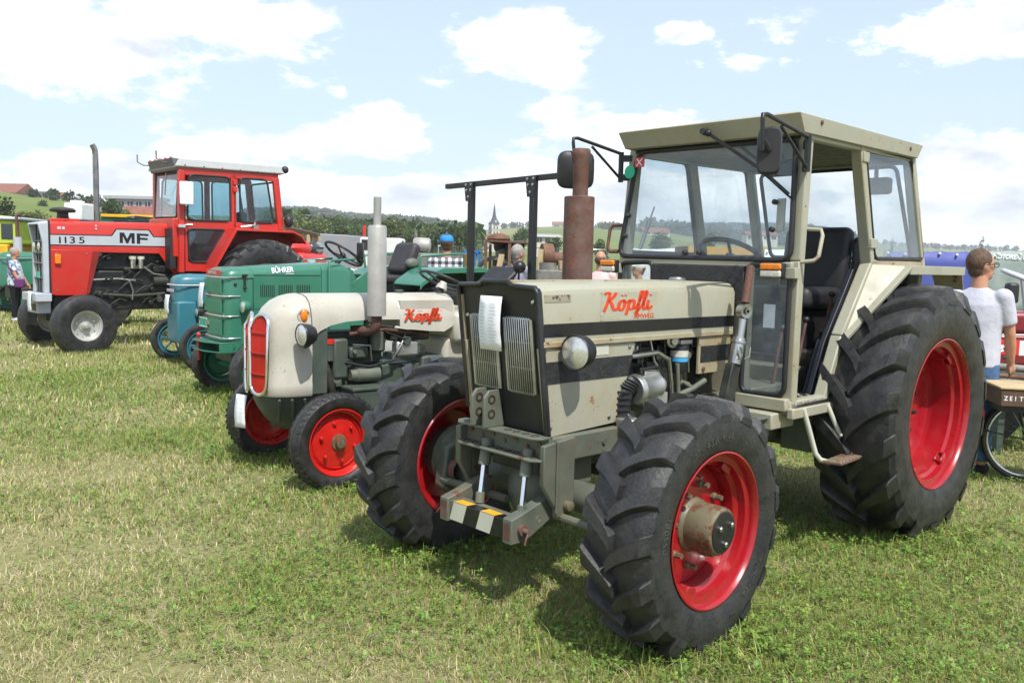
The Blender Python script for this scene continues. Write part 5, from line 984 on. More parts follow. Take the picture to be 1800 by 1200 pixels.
# cab
c5 = part('cab', T5); CW = .57; M['glass_mf'] = glass('tinted_cab_glass', (.66, .80, .84), .015)
def mfpost(p, w=.08, d=.10, s=1):
    b = MB()
    for q0, q1 in zip(p, p[1:]): b.bar((q0[0], q0[1]*s, q0[2]), (q1[0], q1[1]*s, q1[2]), w, d, (0, 1, 0))
    return obj('post', b, M['mfred'], c5, bev=.012)
for s_ in (1, -1):
    mfpost([(-1.68, CW, 1.28), (-1.70, CW, 3.07)], .10, .10, s_); mfpost([(-2.66, CW, 3.07), (-2.66, CW, 2.1)], .10, .06, s_); mfpost([(-3.50, CW, 3.07), (-3.60, CW, 2.1)], .12, .08, s_)
    obj('roof_rail', MB().bar((-1.66, CW*s_, 3.05), (-3.55, CW*s_, 3.07), .06, .13), M['mfred'], c5, bev=.01)
    obj('waist_rail', MB().bar((-1.70, CW*s_, 2.125), (-3.60, CW*s_, 2.14), .06, .15), M['mfred'], c5, bev=.01)
    b = MB().prism([(-1.66, 1.30), (-1.66, 2.1), (-1.80, 2.1), (-1.80, 1.47), (-2.20, 1.47), (-2.55, 2.1), (-2.75, 2.1), (-2.22, 1.30)], 'y', *sorted(((CW-.03)*s_, (CW+.03)*s_))); obj('door_lower', b, M['mfred'], c5, bev=.01)
    M['glass_t'] = M['glass']; M['glass'] = M['glass_mf']
    pane('window', [(-1.83, (CW+.035)*s_, 3.00), (-2.58, (CW+.035)*s_, 3.01), (-2.59, (CW+.035)*s_, 2.22), (-1.79, (CW+.035)*s_, 2.205)], .018, .10, parent=c5)
    pane('window', [(-2.77, (CW+.035)*s_, 3.015), (-3.31, (CW+.035)*s_, 3.025), (-3.44, (CW+.035)*s_, 2.225), (-2.78, (CW+.035)*s_, 2.215)], .018, .09, parent=c5)
    pane('window', [(-1.80, (CW+.035)*s_, 2.05), (-2.49, (CW+.035)*s_, 2.06), (-2.18, (CW+.035)*s_, 1.47), (-1.82, (CW+.035)*s_, 1.47)], .018, .08, parent=c5)
    M['glass'] = M['glass_t']
    obj('door_frame', MB().tube([(-1.745, (CW+.032)*s_, 1.33), (-1.755, (CW+.032)*s_, 3.02)], .012, 6).tube([(-2.68, (CW+.032)*s_, 2.13), (-2.68, (CW+.032)*s_, 3.02)], .012, 6), M['mfshade'], c5)['kind'] = 'stuff'
    for z in (2.93, 2.80): obj('hinge', MB().box(-2.72, -2.64, *sorted(((CW+.03)*s_, (CW+.065)*s_)), z-.05, z+.05), M['mfred'], c5, bev=.008)
pane('windscreen', [(-1.64, -CW+.06, 2.26), (-1.64, CW-.06, 2.25), (-1.68, CW-.06, 3.02), (-1.68, -CW+.06, 3.03)], .018, .06, parent=c5)
pane('rear_window', [(-3.60, -CW+.08, 2.28), (-3.60, CW-.08, 2.28), (-3.53, CW-.08, 3.0), (-3.53, -CW+.08, 3.0)], .018, .08, parent=c5)
obj('scuttle', MB().box(-1.74, -1.55, -CW, CW, 1.55, 2.23), M['mfred'], c5, bev=.02); obj('scuttle_window', MB().box(-1.60, -1.50, HW+.005, CW-.02, 1.35, 2.05), M['dark'], c5)
obj('yellow_reflector', MB().box(-1.60, -1.545, CW-.10, CW-.04, 1.93, 2.05), M['yellow'], c5)
tp = [(-1.28, 3.135), (-1.33, 3.30)]
b = MB(); b.loft([[(-1.58, -CW-.03, 3.10), (-1.58, CW+.03, 3.10), (-3.60, CW+.03, 3.14), (-3.60, -CW-.03, 3.14)], [(-1.58, -CW-.08, 3.13), (-1.58, CW+.08, 3.13), (-3.66, CW+.08, 3.16), (-3.66, -CW-.08, 3.16)], [(-1.66, -CW-.03, 3.265), (-1.66, CW+.03, 3.265), (-3.62, CW+.03, 3.295), (-3.62, -CW-.03, 3.295)]]); r5 = obj('roof', b, M['roofwhite'], c5, bev=.015)
obj('visor', MB().prism([(-1.67, 3.26), (-1.535, 3.27), (-1.60, 3.06), (-1.67, 3.06)], 'y', -CW+.02, CW+.03), mat('grey_visor', (.12, .13, .15), .45), r5, bev=.01)
for k in range(5): obj('marker_lamp', MB().sph((-1.56, -CW+.1+k*.24, 3.275), (.022, .03, .02), 10, 6), M['redpaint'], r5)
for k in range(6): obj('roof_bolt', MB().lathe([(0, .014), (.008, .012), (.008, .001)], (-1.75-.34*k, CW+.075, 3.155), (0, 1, 0), 8), M['rustpipe'], r5)
for y in (-CW+.06, .40): obj('antenna', MB().tube([(-1.60, y, 3.2), (-1.46, y-.04, 3.2), (-1.36, y-.04, 3.25), (-1.36, y-.04, 3.38)], [.010, .010, .010, .014], 8), M['dark_chrome'], r5)
obj('rear_lamp', MB().sph((-3.68, CW+.04, 3.24), (.07, .07, .07), 14, 10), M['dark'], r5); obj('work_lamp', MB().sph((-3.72, CW+.1, 2.27), (.09, .09, .12), 14, 10), M['dark'], c5)
mr = part('mirror', c5); obj('mirror_head', MB().box(-1.84, -1.60, .74, .79, 2.46, 2.86), M['paper'], mr, bev=.05, seg=4); obj('mirror_arm', MB().tube([(-1.60, .76, 2.66), (-1.62, .72, 2.66), (-1.68, .62, 2.66)], .014, 8), M['steel'], mr)
obj('door_handle', MB().box(-1.72, -1.60, .60, .70, 2.07, 2.12).tube([(-1.66, .65, 2.1), (-1.78, .70, 2.12), (-1.84, .72, 2.12)], .02, 8), M['chrome'], c5)
obj('wiper', MB().bar((-1.55, .30, 3.02), (-1.60, .10, 2.65), .02, .012, (1, 0, 0)), M['steel'], c5)
sw = [Vector((-2.12, 0, 2.22))+Matrix.Rotation(-.5, 3, 'Y') @ Vector((.25*math.cos(2*PI*k/28), .25*math.sin(2*PI*k/28), 0)) for k in range(28)]
obj('steering_wheel', MB().tube(sw, .02, 8, True).cyl((-2.12, 0, 2.2), (-1.85, 0, 1.7), .04, n=10), M['silver'], c5)
obj('driver_seat', MB().box(-2.95, -2.4, -.25, .25, 1.6, 1.75).box(-3.1, -2.95, -.25, .25, 1.7, 2.42), M['dark'], c5, bev=.05); obj('cab_floor', MB().box(-3.5, -1.7, -.5, .5, 1.25, 1.3).box(-1.9, -1.75, -.4, .4, 1.3, 2.1), M['dark'], c5)
for s_ in (1, -1):
    pf = [(-2.05, 1.32), (-2.50, 2.085), (-3.62, 2.085), (-3.78, 2.02), (-3.88, 1.88)]
    b = MB(); b.loft([[(x, (CW-.02)*s_, z), (x, 1.02*s_, z), (x, 1.02*s_, z-.03), (x, (CW-.02)*s_, z-.03)] for x, z in pf]); mg = obj('mudguard', b, M['mfred'], T5, bev=.004)
    b = MB()
    for q0, q1 in zip(pf, pf[1:]): b.bar((q0[0], 1.025*s_, q0[1]-.03), (q1[0], 1.025*s_, q1[1]-.03), .02, .08, (0, 1, 0))
    obj('mudguard_lip', b, M['mfred'], mg); obj('mudguard_inner', MB().prism(pf+[(-3.6, 1.3)], 'y', *sorted(((CW-.04)*s_, (CW-.01)*s_))), M['mfshade'], mg)  # inner plate uses the darker red, its shade is painted in
    obj('mudguard_bracket', MB().box(-2.95, -2.85, *sorted((.85*s_, 1.0*s_)), 2.09, 2.16).tube([(-2.7, .8*s_, 2.12), (-2.9, .9*s_, 2.15), (-2.92, .95*s_, 2.25)], .025, 8), M['steel'], mg)
info_sheet('white paper sheet hanging on the grey bumper of the red tractor', T5, [(.605, -.02, .95), (.605, .20, .95), (.62, .20, .62), (.62, .0, .62)], (1, 0, 0), 5)

# ================================================================ things further back
M['lime'] = mat('lime_paint', (.42, .52, .055), .4, var=.08); M['sunyellow'] = mat('yellow_paint', (.66, .36, .012), .4, var=.08, dirt=.15, dcol=(.4, .24, .05))
M['white'] = mat('white_sheet', (.66, .67, .68), .5, var=.05, dirt=.15, dcol=(.5, .48, .45)); M['greybox'] = mat('pale_grey_box', (.27, .275, .31), .5, var=.04, dirt=.35, dcol=(.36, .32, .30), ds=2)
M['maroon'] = mat('maroon_paint', (.19, .014, .022), .35, var=.1, coat=.3); M['signred'] = mat('red_sign', (.62, .03, .03), .5); M['teal'] = mat('teal_cloth', (.03, .46, .38), .6)
M['tarpblue'] = mat('blue_tarp', (.055, .075, .30), .6, var=.12, vs=1.5, bump=.2, bs=3); M['banner'] = mat('pale_banner', (.24, .29, .28), .6, var=.25, vs=2.2, bump=.15, bs=3); M['bannerwhite'] = mat('white_banner', (.62, .66, .68), .6, var=.08)
M['brownwood'] = mat('brown_wood', (.10, .055, .035), .6, var=.25, vs=8, bump=.2); M['timber'] = mat('pale_timber', (.45, .34, .19), .7, var=.2, vs=5); M['rustmetal'] = mat('rusty_sheet', (.13, .06, .035), .75, var=.35, rust=.3, dirt=.4, dcol=(.3, .22, .13))
M['castiron'] = mat('grey_cast_iron', (.16, .155, .14), .6, var=.4, vs=10, rust=.2); M['fencewire'] = mat('galvanised_wire', (.42, .44, .45), .45, .6, var=.1); M['wineglass'] = mat('dark_window', (.03, .04, .05), .08, spec=.8)
def turn(o, loc, rz): o.location = loc; o.rotation_euler = (0, 0, rz)
# harvester with a lime cab, far left
hv = thing('harvester', 'lime green cab machine with yellow side panels behind the woman', 'harvester', (-14.6, 24.2, 0), R_(8))
b = MB().box(-2.6, .95, -1, 1, 1.75, 2.40); c_ = obj('cab', b, M['lime'], hv, bev=.05)
for x0, x1 in ((-.62, -.35), (-.22, .02), (.55, .85)):
    obj('window', MB().box(x0, x1, -1.012, -1.0, 1.88, 2.30), M['wineglass'], c_, bev=.02)
obj('cab_roof', MB().box(-2.7, 1.05, -1.08, 1.08, 2.405, 2.49), M['silver'], hv, bev=.03); obj('beacon_ramp', MB().prism([(-1.6, 2.49), (.0, 2.57), (.1, 2.49)], 'y', -1, 1), M['lime'], hv)
bd = obj('side_body', MB().box(-2.6, .75, -1.15, 1.1, 1.0, 1.745), M['sunyellow'], hv, bev=.04); text('lettering', 'URE', .2, M['ink'], bd, (-.42, -1.153, 1.25), (1, 0, 0), (0, 0, 1), sx=1.2)
obj('under_body', MB().box(-2.4, .9, -1, 1, .5, 1.0), M['green'], hv, bev=.03)
for x in (-.15, -2.1):
    w = part('wheel', hv, (x, -1.0, .62), (0, 0, R_(180))); link('tyre', shared('hvw', lambda: mesh('tyre', rib_tyre(.62, .4, .3, 3, 20), M['rubber_dark'], 30)), w); b = MB(); barrel(b, .14, .31); b.lathe([(.0, .26), (.03, .02)], n=24); obj('rim', b, M['sunyellow'], w)
obj('exhaust', MB().cyl((.98, -1.05, 1.5), (.98, -1.05, 1.95), .11, n=14), M['silver'], hv); obj('exhaust_pipe', MB().tube([(.98, -1.05, 1.9), (.98, -1.05, 2.52), (1.04, -1.05, 2.58)], .05, 10), M['rustpipe'], hv)
hp = thing('tractor', 'small green tractor nose standing between the woman and the red tractor', 'tractor', (-12.45, 21.6, 0), tractor_rz(40), GRP)
b = MB(); b.loft([u_ring(z, xf, -1.2, hw, .5, 18) for z, xf, hw in ((.75, .5, .32), (1.42, .5, .32), (1.50, .46, .30), (1.55, .35, .22), (1.56, .1, .05))], True, False); obj('bonnet', b, M['green'], hp, ang=50)
obj('chrome_strip', MB().tube([(-1.2, .325, 1.40), (.42, .322, 1.40), (.5, .25, 1.40), (.505, -.25, 1.40), (.42, -.322, 1.40)], .014, 6), M['chrome'], hp); obj('chassis', MB().box(-1.8, .3, -.25, .25, .4, .8), M['dgreen'], hp, bev=.03)
for s_ in (1, -1):
    headlight(hp, (.42, .40*s_, 1.0), (1, 0, 0), .08, .1, M['green']); w = part('wheel', hp, (.1, .6*s_, .34)); link('tyre', shared('t3f', None), w); b = MB(); barrel(b, .06, .245); b.lathe([(0, .2), (.02, .02)], n=20); obj('rim', flip(b, s_), M['green'], w)
# combine behind the red bonnet
cb = thing('combine_harvester', 'green combine with a yellow top edge and white box behind the red bonnet', 'combine', (-12.6, 27, 0), R_(10))
obj('body', MB().box(-1.4, 2.2, 0, 2.4, .8, 2.68), M['green'], cb, bev=.04); obj('top_edge', MB().box(-.35, 2.3, -.08, 2.45, 2.68, 2.78), M['sunyellow'], cb, bev=.02); obj('dark_band', MB().box(.0, 1.9, -.01, 0, 2.45, 2.6), M['dark'], cb)
obj('header', MB().cyl((-1.4, -.6, .6), (2.4, -.6, .6), .35, n=16), M['green'], cb)
for x in (-.8, 1.6): obj('wheel', MB().lathe([(-.2, .3), (-.2, .7), (.2, .7), (.2, .3)], (x, -.1, .7), (0, 1, 0), 24), M['rubber_dark'], cb)
tk_ = thing('tank', 'white ribbed plastic tank above the bonnet of the red tractor', 'tank', (-12.6, 25.0, 0)); b = MB().box(-.30, .22, -.4, .4, 2.48, 2.98); obj('tank_body', b, M['white'], tk_, bev=.05, seg=3); obj('tank_cap', MB().box(-.22, .02, -.2, .2, 2.98, 3.06), M['white'], tk_, bev=.03); obj('cage_frame', MB().box(-.4, .35, -.45, .45, 2.30, 2.48).box(-.35, .3, -.4, .4, 0, 2.30), M['dark'], tk_)
vt = thing('tractor', 'dark old tractor with stacked-ring air cleaner behind the red bonnet', 'tractor', tuple(at(238, 395, 19).xy)+(0,), R_(200), GRP)
obj('bonnet', MB().box(-.7, 1.0, -.35, .35, 1.1, 2.08), M['maroon'], vt, bev=.06, seg=3); obj('chassis', MB().box(-1.5, .9, -.25, .25, .5, 1.1), M['engine'], vt, bev=.03)
for k in range(5): obj('air_cleaner_ring', MB().lathe([(-.018, .06), (-.012, .10), (.012, .10), (.018, .06)], (.05, 0, 2.12+.045*k), (0, 0, 1), 18), M['castiron'], vt)
obj('air_cleaner_cap', MB().lathe([(0, .14), (.03, .12), (.05, .001)], (.05, 0, 2.36), (0, 0, 1), 18), M['dark'], vt); obj('loader_arm', MB().bar((-.4, .2, 2.35), (-1.2, .2, 2.12), .06, .08).bar((-.4, .2, 2.35), (.0, .2, 2.38), .06, .06), M['dark'], vt)
for x in (.6, -1.1):
    for y in (.5, -.5): obj('wheel', MB().lathe([(-.12, .2), (-.12, .5), (.12, .5), (.12, .2)], (x, y, .48), (0, 1, 0), 24), M['rubber_dark'], vt)
# trailers, sheds and machines in the middle distance
tr = thing('box_trailer', 'pale grey box trailer with faded lettering beyond the green tractor', 'trailer', (0, 0, 0))
A = at(610, 413, 27); L0 = at(557, 417, 26.0); Rr = at(684, 419, 31)
z1 = A.z; q = MB(); q.slab([(A.x, A.y, z1), (L0.x, L0.y, z1), (L0.x, L0.y, .5), (A.x, A.y, .5)], (Rr-A)*Vector((1, 1, 0))); bdy = obj('body', q, M['greybox'], tr, bev=.03)
dl = (A-L0)*Vector((1, 1, 0)); nl = Vector((dl.y, -dl.x, 0)).normalized(); LX = Vector((L0.x, L0.y, 0))
M['fadedletter'] = mat('faded_lettering', (.34, .27, .26), .7)
text('lettering', 'HUF', .20, M['fadedletter'], bdy, LX+dl*.06+nl*.006+Vector((0, 0, z1-.68)), dl, (0, 0, 1), sx=.95); text('lettering', 'ZAG', .20, M['fadedletter'], bdy, LX+dl*.62+nl*.006+Vector((0, 0, z1-.62)), dl, (0, 0, 1), sx=.9)
for k in range(3):
    w_ = A.lerp(Rr, .15+.3*k); obj('wheel', MB().lathe([(-.1, .15), (-.1, .36), (.1, .36), (.1, .15)], (w_.x, w_.y-.02, .36), nl.cross(Vector((0, 0, 1))), 20), M['rubber_dark'], tr)
cv = thing('caravan', 'white caravan side with a small window behind the cream tractor exhaust', 'caravan', (0, 0, 0)); P = at(632, 417, 24.5)
b = MB().box(P.x, P.x+1.2, P.y, P.y+.9, .8, P.z); obj('body', b, M['white'], cv, bev=.06, seg=3); obj('window', MB().box(P.x+.06, P.x+.6, P.y-.012, P.y, P.z-.36, P.z-.06), M['wineglass'], cv, bev=.02); obj('skirt', MB().box(P.x+.05, P.x+1.15, P.y+.05, P.y+.85, 0, .8), M['dark'], cv)
sd = thing('shelter', 'timber shelter with tarred flat roof behind the red tractor wheel', 'shelter', (0, 0, 0)); P = at(500, 402, 22); Q = at(559, 416, 21)
obj('roof', MB().slab([(P.x, P.y, P.z), (Q.x, Q.y, Q.z), (Q.x-.35, Q.y+1.8, Q.z+.05), (P.x-.35, P.y+1.8, P.z+.05)], (0, 0, .07)), M['brownwood'], sd)
for u in (543, 552): W_ = at(u, 470, 21.3); obj('post', MB().bar((W_.x, W_.y, 0), (W_.x, W_.y, Q.z+.05), .09, .09), M['timber'], sd)
obj('beam', MB().bar((P.x, P.y+.2, P.z-.08), (Q.x, Q.y+.2, Q.z-.06), .07, .1), M['timber'], sd); obj('side_wall', MB().slab([at(520, 415, 24), at(548, 420, 24), at(548, 480, 24), at(520, 480, 24)], (0, .05, 0)), M['dgreen'], sd)
rc = thing('car', 'red car with white bonnet stripes parked under the shelter', 'car', (0, 0, 0)); P = at(505, 430, 19.5)
b = MB().sph((P.x, P.y+.7, 1.80), (.36, .7, .22), 20, 10); obj('bonnet', b, M['signred'], rc); obj('body', MB().box(P.x-.4, P.x+.4, P.y+.1, P.y+2.4, .5, 1.70), M['signred'], rc, bev=.15, seg=3)
for x in (-.28,): obj('stripe', MB().sph((P.x+x*.6, P.y+.68, 1.803), (.10, .68, .221), 14, 10), M['white'], rc)
obj('windscreen', MB().box(P.x-.36, P.x+.36, P.y+1.2, P.y+2.2, 1.65, 1.95), M['wineglass'], rc, bev=.1)
for x in (-.6, .6): obj('wheel', MB().cyl((P.x+x-.08, P.y+.6, .3), (P.x+x+.08, P.y+.6, .3), .3, n=18), M['rubber_dark'], rc)
pol = thing('pole', 'thin red pole standing behind the grey box trailer', 'pole', tuple(at(640, 440, 36).xy)+(0,)); obj('pole_shaft', MB().cyl((0, 0, 0), (0, 0, at(640, 396, 36).z), .06, n=8), M['signred'], pol)
# stationary engine under its little rusted roof
se = thing('stationary_engine', 'old stationary engine under a small rusted roof left of the man in grey', 'engine', (0, 0, 0)); Ye = 14.0
a0, a1 = at(852, 424, Ye), at(932, 429, Ye)
obj('roof', MB().slab([a0, a1, a1+Vector((.1, 1.1, 0)), a0+Vector((.1, 1.1, 0))], (0, 0, .03)), M['rustmetal'], se); obj('roof_hump', MB().sph((a0.x+.22, Ye+.4, a0.z+.05), (.20, .3, .10), 14, 8), M['rustmetal'], se)
for u, Yp in ((854, Ye+.02), (896, Ye+.02), (930, Ye+1), (862, Ye+1)): w_ = at(u, 430, Yp); obj('post', MB().bar((w_.x, w_.y, .35), (w_.x, w_.y, a1.z), .05, .05), M['rustmetal'], se)
for i, (u, v, r, k) in enumerate(((884, 446, .13, 'castiron'), (876, 462, .10, 'castiron'), (890, 470, .13, 'castiron'), (905, 440, .16, 'engine'), (880, 432, .12, 'engine'), (898, 478, .2, 'castiron'))):
    w_ = at(u, v, Ye+.45); q = MB(); (q.sph(w_, (r, r, r*1.2), 14, 9) if i % 2 == 0 else q.box(w_.x-r, w_.x+r, w_.y-r, w_.y+r, w_.z-r, w_.z+r)); obj('engine_block', q, M[k], se, bev=.015)
obj('flywheel', MB().lathe([(-.04, .30), (-.04, .36), (.04, .36), (.04, .30)], at(870, 488, Ye+.2), (.3, 1, 0), 28, True), M['castiron'], se); obj('trolley', MB().box(a0.x-.1, a1.x+.1, Ye-.1, Ye+1.2, .25, 1.2), M['brownwood'], se, bev=.02)
for u in (858, 925): w_ = at(u, 470, Ye); obj('wheel', MB().cyl((w_.x, Ye-.15, .22), (w_.x, Ye-.05, .22), .22, n=18), M['castiron'], se)
pb = thing('timber_plank', 'pale plank leaning against the stationary engine', 'plank', (0, 0, 0)); obj('plank', MB().bar(at(866, 488, 13.2)*Vector((1, 1, 0))+Vector((-.18, 0, 0)), at(882, 447, 13.6), .09, .03), M['timber'], pb)
bf = thing('frame', 'bright blue steel frame behind the black roll bar', 'frame', (0, 0, 0)); b = MB()
for u in (834, 843): w_ = at(u, 444, 15); b.bar((w_.x, 15, 0), (w_.x, 15, w_.z), .05, .05)
obj('upright', b, mat('blue_steel', (.03, .16, .42), .45), bf); obj('top_rail', MB().bar(at(815, 443, 15), at(845, 443, 15), .05, .06), bpy.data.materials['blue_steel'], bf); bpy.data.objects['upright']['kind'] = 'stuff'
fw = thing('flywheel_machine', 'brown wooden machine with belt wheel beside the rusted exhaust', 'machine', (0, 0, 0)); w_ = at(958, 452, 13)
obj('frame', MB().bar((w_.x-.12, 13, 0), (w_.x-.05, 13, w_.z+.12), .10, .10).bar((w_.x+.08, 13.3, 0), (w_.x-.02, 13.3, w_.z+.1), .08, .08), M['timber'], fw); obj('belt_wheel', MB().lathe([(-.08, .05), (-.08, .19), (.08, .19), (.08, .05)], (w_.x+.03, 13.1, w_.z+.02), (1, .2, 0), 22), M['rustmetal'], fw); obj('drum', MB().cyl((w_.x+.1, 13.1, w_.z-.02), (w_.x+.34, 13.1, w_.z-.02), .10, n=16), M['rustmetal'], fw); obj('shaft', MB().cyl((w_.x+.2, 13.2, w_.z-.0), (w_.x+.6, 13.2, w_.z+.03), .015, n=8), M['timber'], fw)
cr = thing('crate', 'grey crate with metal parts beside the belt wheel machine', 'crate', (0, 0, 0)); w_ = at(975, 482, 12); obj('crate_body', MB().box(w_.x-.25, w_.x+.45, 11.8, 12.4, .6, w_.z+.06), M['castiron'], cr, bev=.02); obj('crate_stand', MB().box(w_.x-.2, w_.x+.4, 11.85, 12.35, 0, .6), M['brownwood'], cr); obj('metal_part', MB().cyl((w_.x-.1, 12, w_.z+.06), (w_.x-.1, 12, w_.z+.16), .12, n=14), M['castiron'], cr)
sk = thing('card_box', 'flattened cardboard box on top of the grey crate', 'box', (0, 0, 0)); obj('carton', MB().box(w_.x+.06, w_.x+.5, 12.0, 12.3, w_.z+.062, w_.z+.19), mat('brown_card', (.33, .22, .16), .8), sk, bev=.01)
cy = thing('pressure_tank', 'pale horizontal tank on a machine behind the black cap man', 'tank', (0, 0, 0)); w_ = at(725, 430, 16); e_ = at(756, 432, 16); obj('tank_body', MB().lathe([(0, .02), (.02, .12), (.05, .14), (.30, .14), (.33, .12), (.35, .02)], w_, e_-w_, 18), M['muffler'], cy); obj('tank_valve', MB().cyl((w_.x+.06, 16, w_.z+.1), (w_.x+.06, 16, w_.z+.26), .03, n=8), M['castiron'], cy); obj('machine_body', MB().box(w_.x-.6, w_.x+1.0, 15.8, 16.6, 0, w_.z-.15), M['castiron'], cy, bev=.03)
# mesh fence across the field
fn = [thing('fence_panel', l_, 'fence', tuple(at(u, 470, 20).xy)+(0,), 0, 'mesh fence panels across the field') for u, l_ in ((770, 'wire mesh fence panel behind the man in the blue cap'), (905, 'wire mesh fence panel behind the man in grey and the belt wheel'), (1035, 'wire mesh fence panel right of the rusted upright exhaust'))]
for k, f in enumerate(fn):
    if k == 0:
        wd_ = 1.75; h_ = 1.93; b = MB(); b.tube([(0, 0, .1), (0, 0, h_), (wd_, 0, h_), (wd_, 0, .1)], .021, 8, True); fr_ = obj('frame', b, M['fencewire'], f); b = MB()
        for i in range(1, 44): b.box(i*wd_/44-.002, i*wd_/44+.002, -.002, .002, .1, h_)
        for i in range(1, 9): b.box(0, wd_, -.006, -.002, .1+i*.21-.002, .1+i*.21+.002)
        mw_ = obj('wire_mesh', b, M['fencewire'], f, smooth=False); mw_['kind'] = 'stuff'; ft_ = obj('foot', MB().box(-.3, .1, -.12, .12, 0, .12), M['castiron'], f, bev=.01)
    else:
        for o_ in (fr_, mw_, ft_): c2 = o_.copy(); COL.objects.link(c2); c2.parent = f
# banners on the right
def banner(name, label, u0, u1, v0, Y, mt, zb=.55, n=10):
    o = thing(name, label, 'banner', (0, 0, 0)); a, c = at(u0, v0, Y), at(u1, v0+2, Y); b = MB(); rows = []
    for j in range(6):
        t = j/5; rows.append([(a.x+(c.x-a.x)*i/n, Y+.035*math.sin(i*1.7+j)*t, a.z+(c.z-a.z)*i/n-(a.z-zb)*t-(.03*math.sin(PI*(i % 3)/3) if j == 0 else 0)) for i in range(n+1)])
    b.loft(rows, False, False); q = obj('cloth', b, mt, o, ang=60); q.modifiers.new('t', 'SOLIDIFY').thickness = .004
    for i in (0, n//2, n): obj('post', MB().cyl((rows[0][i][0], Y+.14, 0), (rows[0][i][0], Y+.14, rows[0][i][2]+.02), .025, n=8), M['fencewire'], o)
    for i in range(0, n+1, 2): obj('eyelet', MB().sph((rows[0][i][0], Y-.03, rows[0][i][2]-.06), .035, 8, 6), M['white'], o)
    return o, q, a, c
banner('banner', 'royal blue tarpaulin hung on a fence left of the man', 1560, 1712, 440, 20, M['tarpblue'])
o_, q_, a_, c_ = banner('banner', 'pale grey green banner with white MOTOREX writing', 1714, 1990, 440, 20.2, M['banner'], n=14)
text('lettering', 'MOTOREX. U', .14, M['paper'], q_, (at(1748, 447, 20.1).x, 20.17, at(1748, 449, 20.1).z-.06), (1, 0, -.02), (0, 0, 1), shear=.25, sx=.95, bold=.004)
banner('banner', 'white banner with teal edge seen through the beige tractor cab', 1110, 1492, 436, 23, M['bannerwhite'], n=16)
o_, q_, a_, c_ = banner('banner', 'teal banner with white letters behind the driver seat', 1494, 1530, 437, 22.6, M['teal'], n=4)
text('lettering', 'BAL', .15, M['paper'], q_, (at(1498, 452, 22.5).x, 22.45, at(1498, 452, 22.5).z-.06), (1, 0, 0), (0, 0, 1), sx=.9)
yb = thing('tarpaulin', 'flat orange tarpaulin cover seen through the steering wheel', 'tarpaulin', (0, 0, 0)); p0, p1 = at(1210, 432, 17), at(1345, 436, 17); b = MB(); b.loft([[(p0.x, 17, p0.z), (p1.x, 17, p1.z)], [(p0.x, 17.05, 1.5), (p1.x, 17.05, 1.5)], [(p0.x, 18.5, 1.5), (p1.x, 18.5, 1.5)], [(p0.x, 18.4, p0.z), (p1.x, 18.4, p1.z)]], False, False, True); obj('cover', b, mat('orange_cover', (.62, .36, .10), .6, var=.1), yb); obj('load', MB().box(p0.x+.05, p1.x-.05, 17.1, 18.4, 0, 1.5), M['brownwood'], yb)
# maroon tractor at the right edge
mt_ = thing('tractor', 'maroon vintage tractor with black exhaust and grey steering wheel at the frame edge', 'tractor', (4.72, 8.6, 0), tractor_rz(95), GRP)
Rm = mt_.matrix_basis.inverted()
def L8(u, v, Y): return Rm @ at(u, v, Y)
obj('bonnet', MB().box(-1.0, .30, -.2, .26, 1.02, 1.24), M['maroon'], mt_, bev=.05, seg=3); obj('bonnet_side', MB().box(-1.0, .28, -.19, .25, .72, 1.01), M['maroon'], mt_, bev=.02)
for k in range(4): obj('louvre', MB().box(-.9, .2, -.197, -.192, .76+.06*k, .775+.06*k), M['louvre'], mt_)
p = L8(1778, 515, 8.3); obj('exhaust', MB().box(p.x-.055, p.x+.055, p.y-.055, p.y+.055, p.z-.10, p.z+.10), M['dark'], mt_, bev=.03, seg=3); obj('exhaust_pipe', MB().cyl(p-Vector((0, 0, .10)), p-Vector((0, 0, .30)), .022, n=10), M['steel'], mt_); obj('yellow_plate', MB().box(p.x+.02, p.x+.04, p.y-.09, p.y-.04, p.z-.3, p.z-.12), M['sunyellow'], mt_)
p = L8(1798, 488, 8.8); ring = [p+Vector((.18*math.cos(2*PI*k/26), .20*math.sin(2*PI*k/26), .07*math.cos(2*PI*k/26+.6))) for k in range(26)]; obj('steering_wheel', MB().tube(ring, .022, 8, True), M['silver'], mt_, ang=60); obj('steering_column', MB().cyl(p, p+Vector((-.1, .0, -.55)), .03, n=8), M['silver'], mt_)
obj('chassis', MB().box(-1.0, .5, -.22, .22, .45, .75), M['maroon'], mt_, bev=.02)
for s_ in (1, -1): obj('wheel', MB().lathe([(-.07, .12), (-.07, .34), (.07, .34), (.07, .12)], (.15, .55*s_, .34), (0, 1, 0), 26), M['rubber_dark'], mt_)
rs = thing('sign', 'red sign board with white letters hanging behind the man\'s arm', 'sign', (0, 0, 0)); p0, p1 = at(1742, 600, 8.0), at(1806, 620, 8.0)
b = obj('board', MB().box(p0.x, at(1792, 610, 8).x, 8.0, 8.02, at(1760, 623, 8).z, at(1760, 597, 8).z), M['signred'], rs); obj('white_end', MB().box(at(1792, 610, 8).x, p1.x+.1, 8.0, 8.018, at(1760, 624, 8).z, at(1760, 598, 8).z), M['white'], rs); text('lettering', 'asch', .125, M['paper'], b, (at(1747, 615, 8).x, 7.997, at(1747, 617, 8).z), (1, 0, 0), (0, 0, 1), bold=.004, sx=.95); obj('post', MB().cyl((p0.x+.1, 8.05, 0), (p0.x+.1, 8.05, p0.z), .02, n=8), M['fencewire'], rs)
cw = thing('cultivator', 'green spring-tine machine with brown pipes behind the newspaper bicycle', 'cultivator', (0, 0, 0)); w_ = at(1785, 632, 7.6)
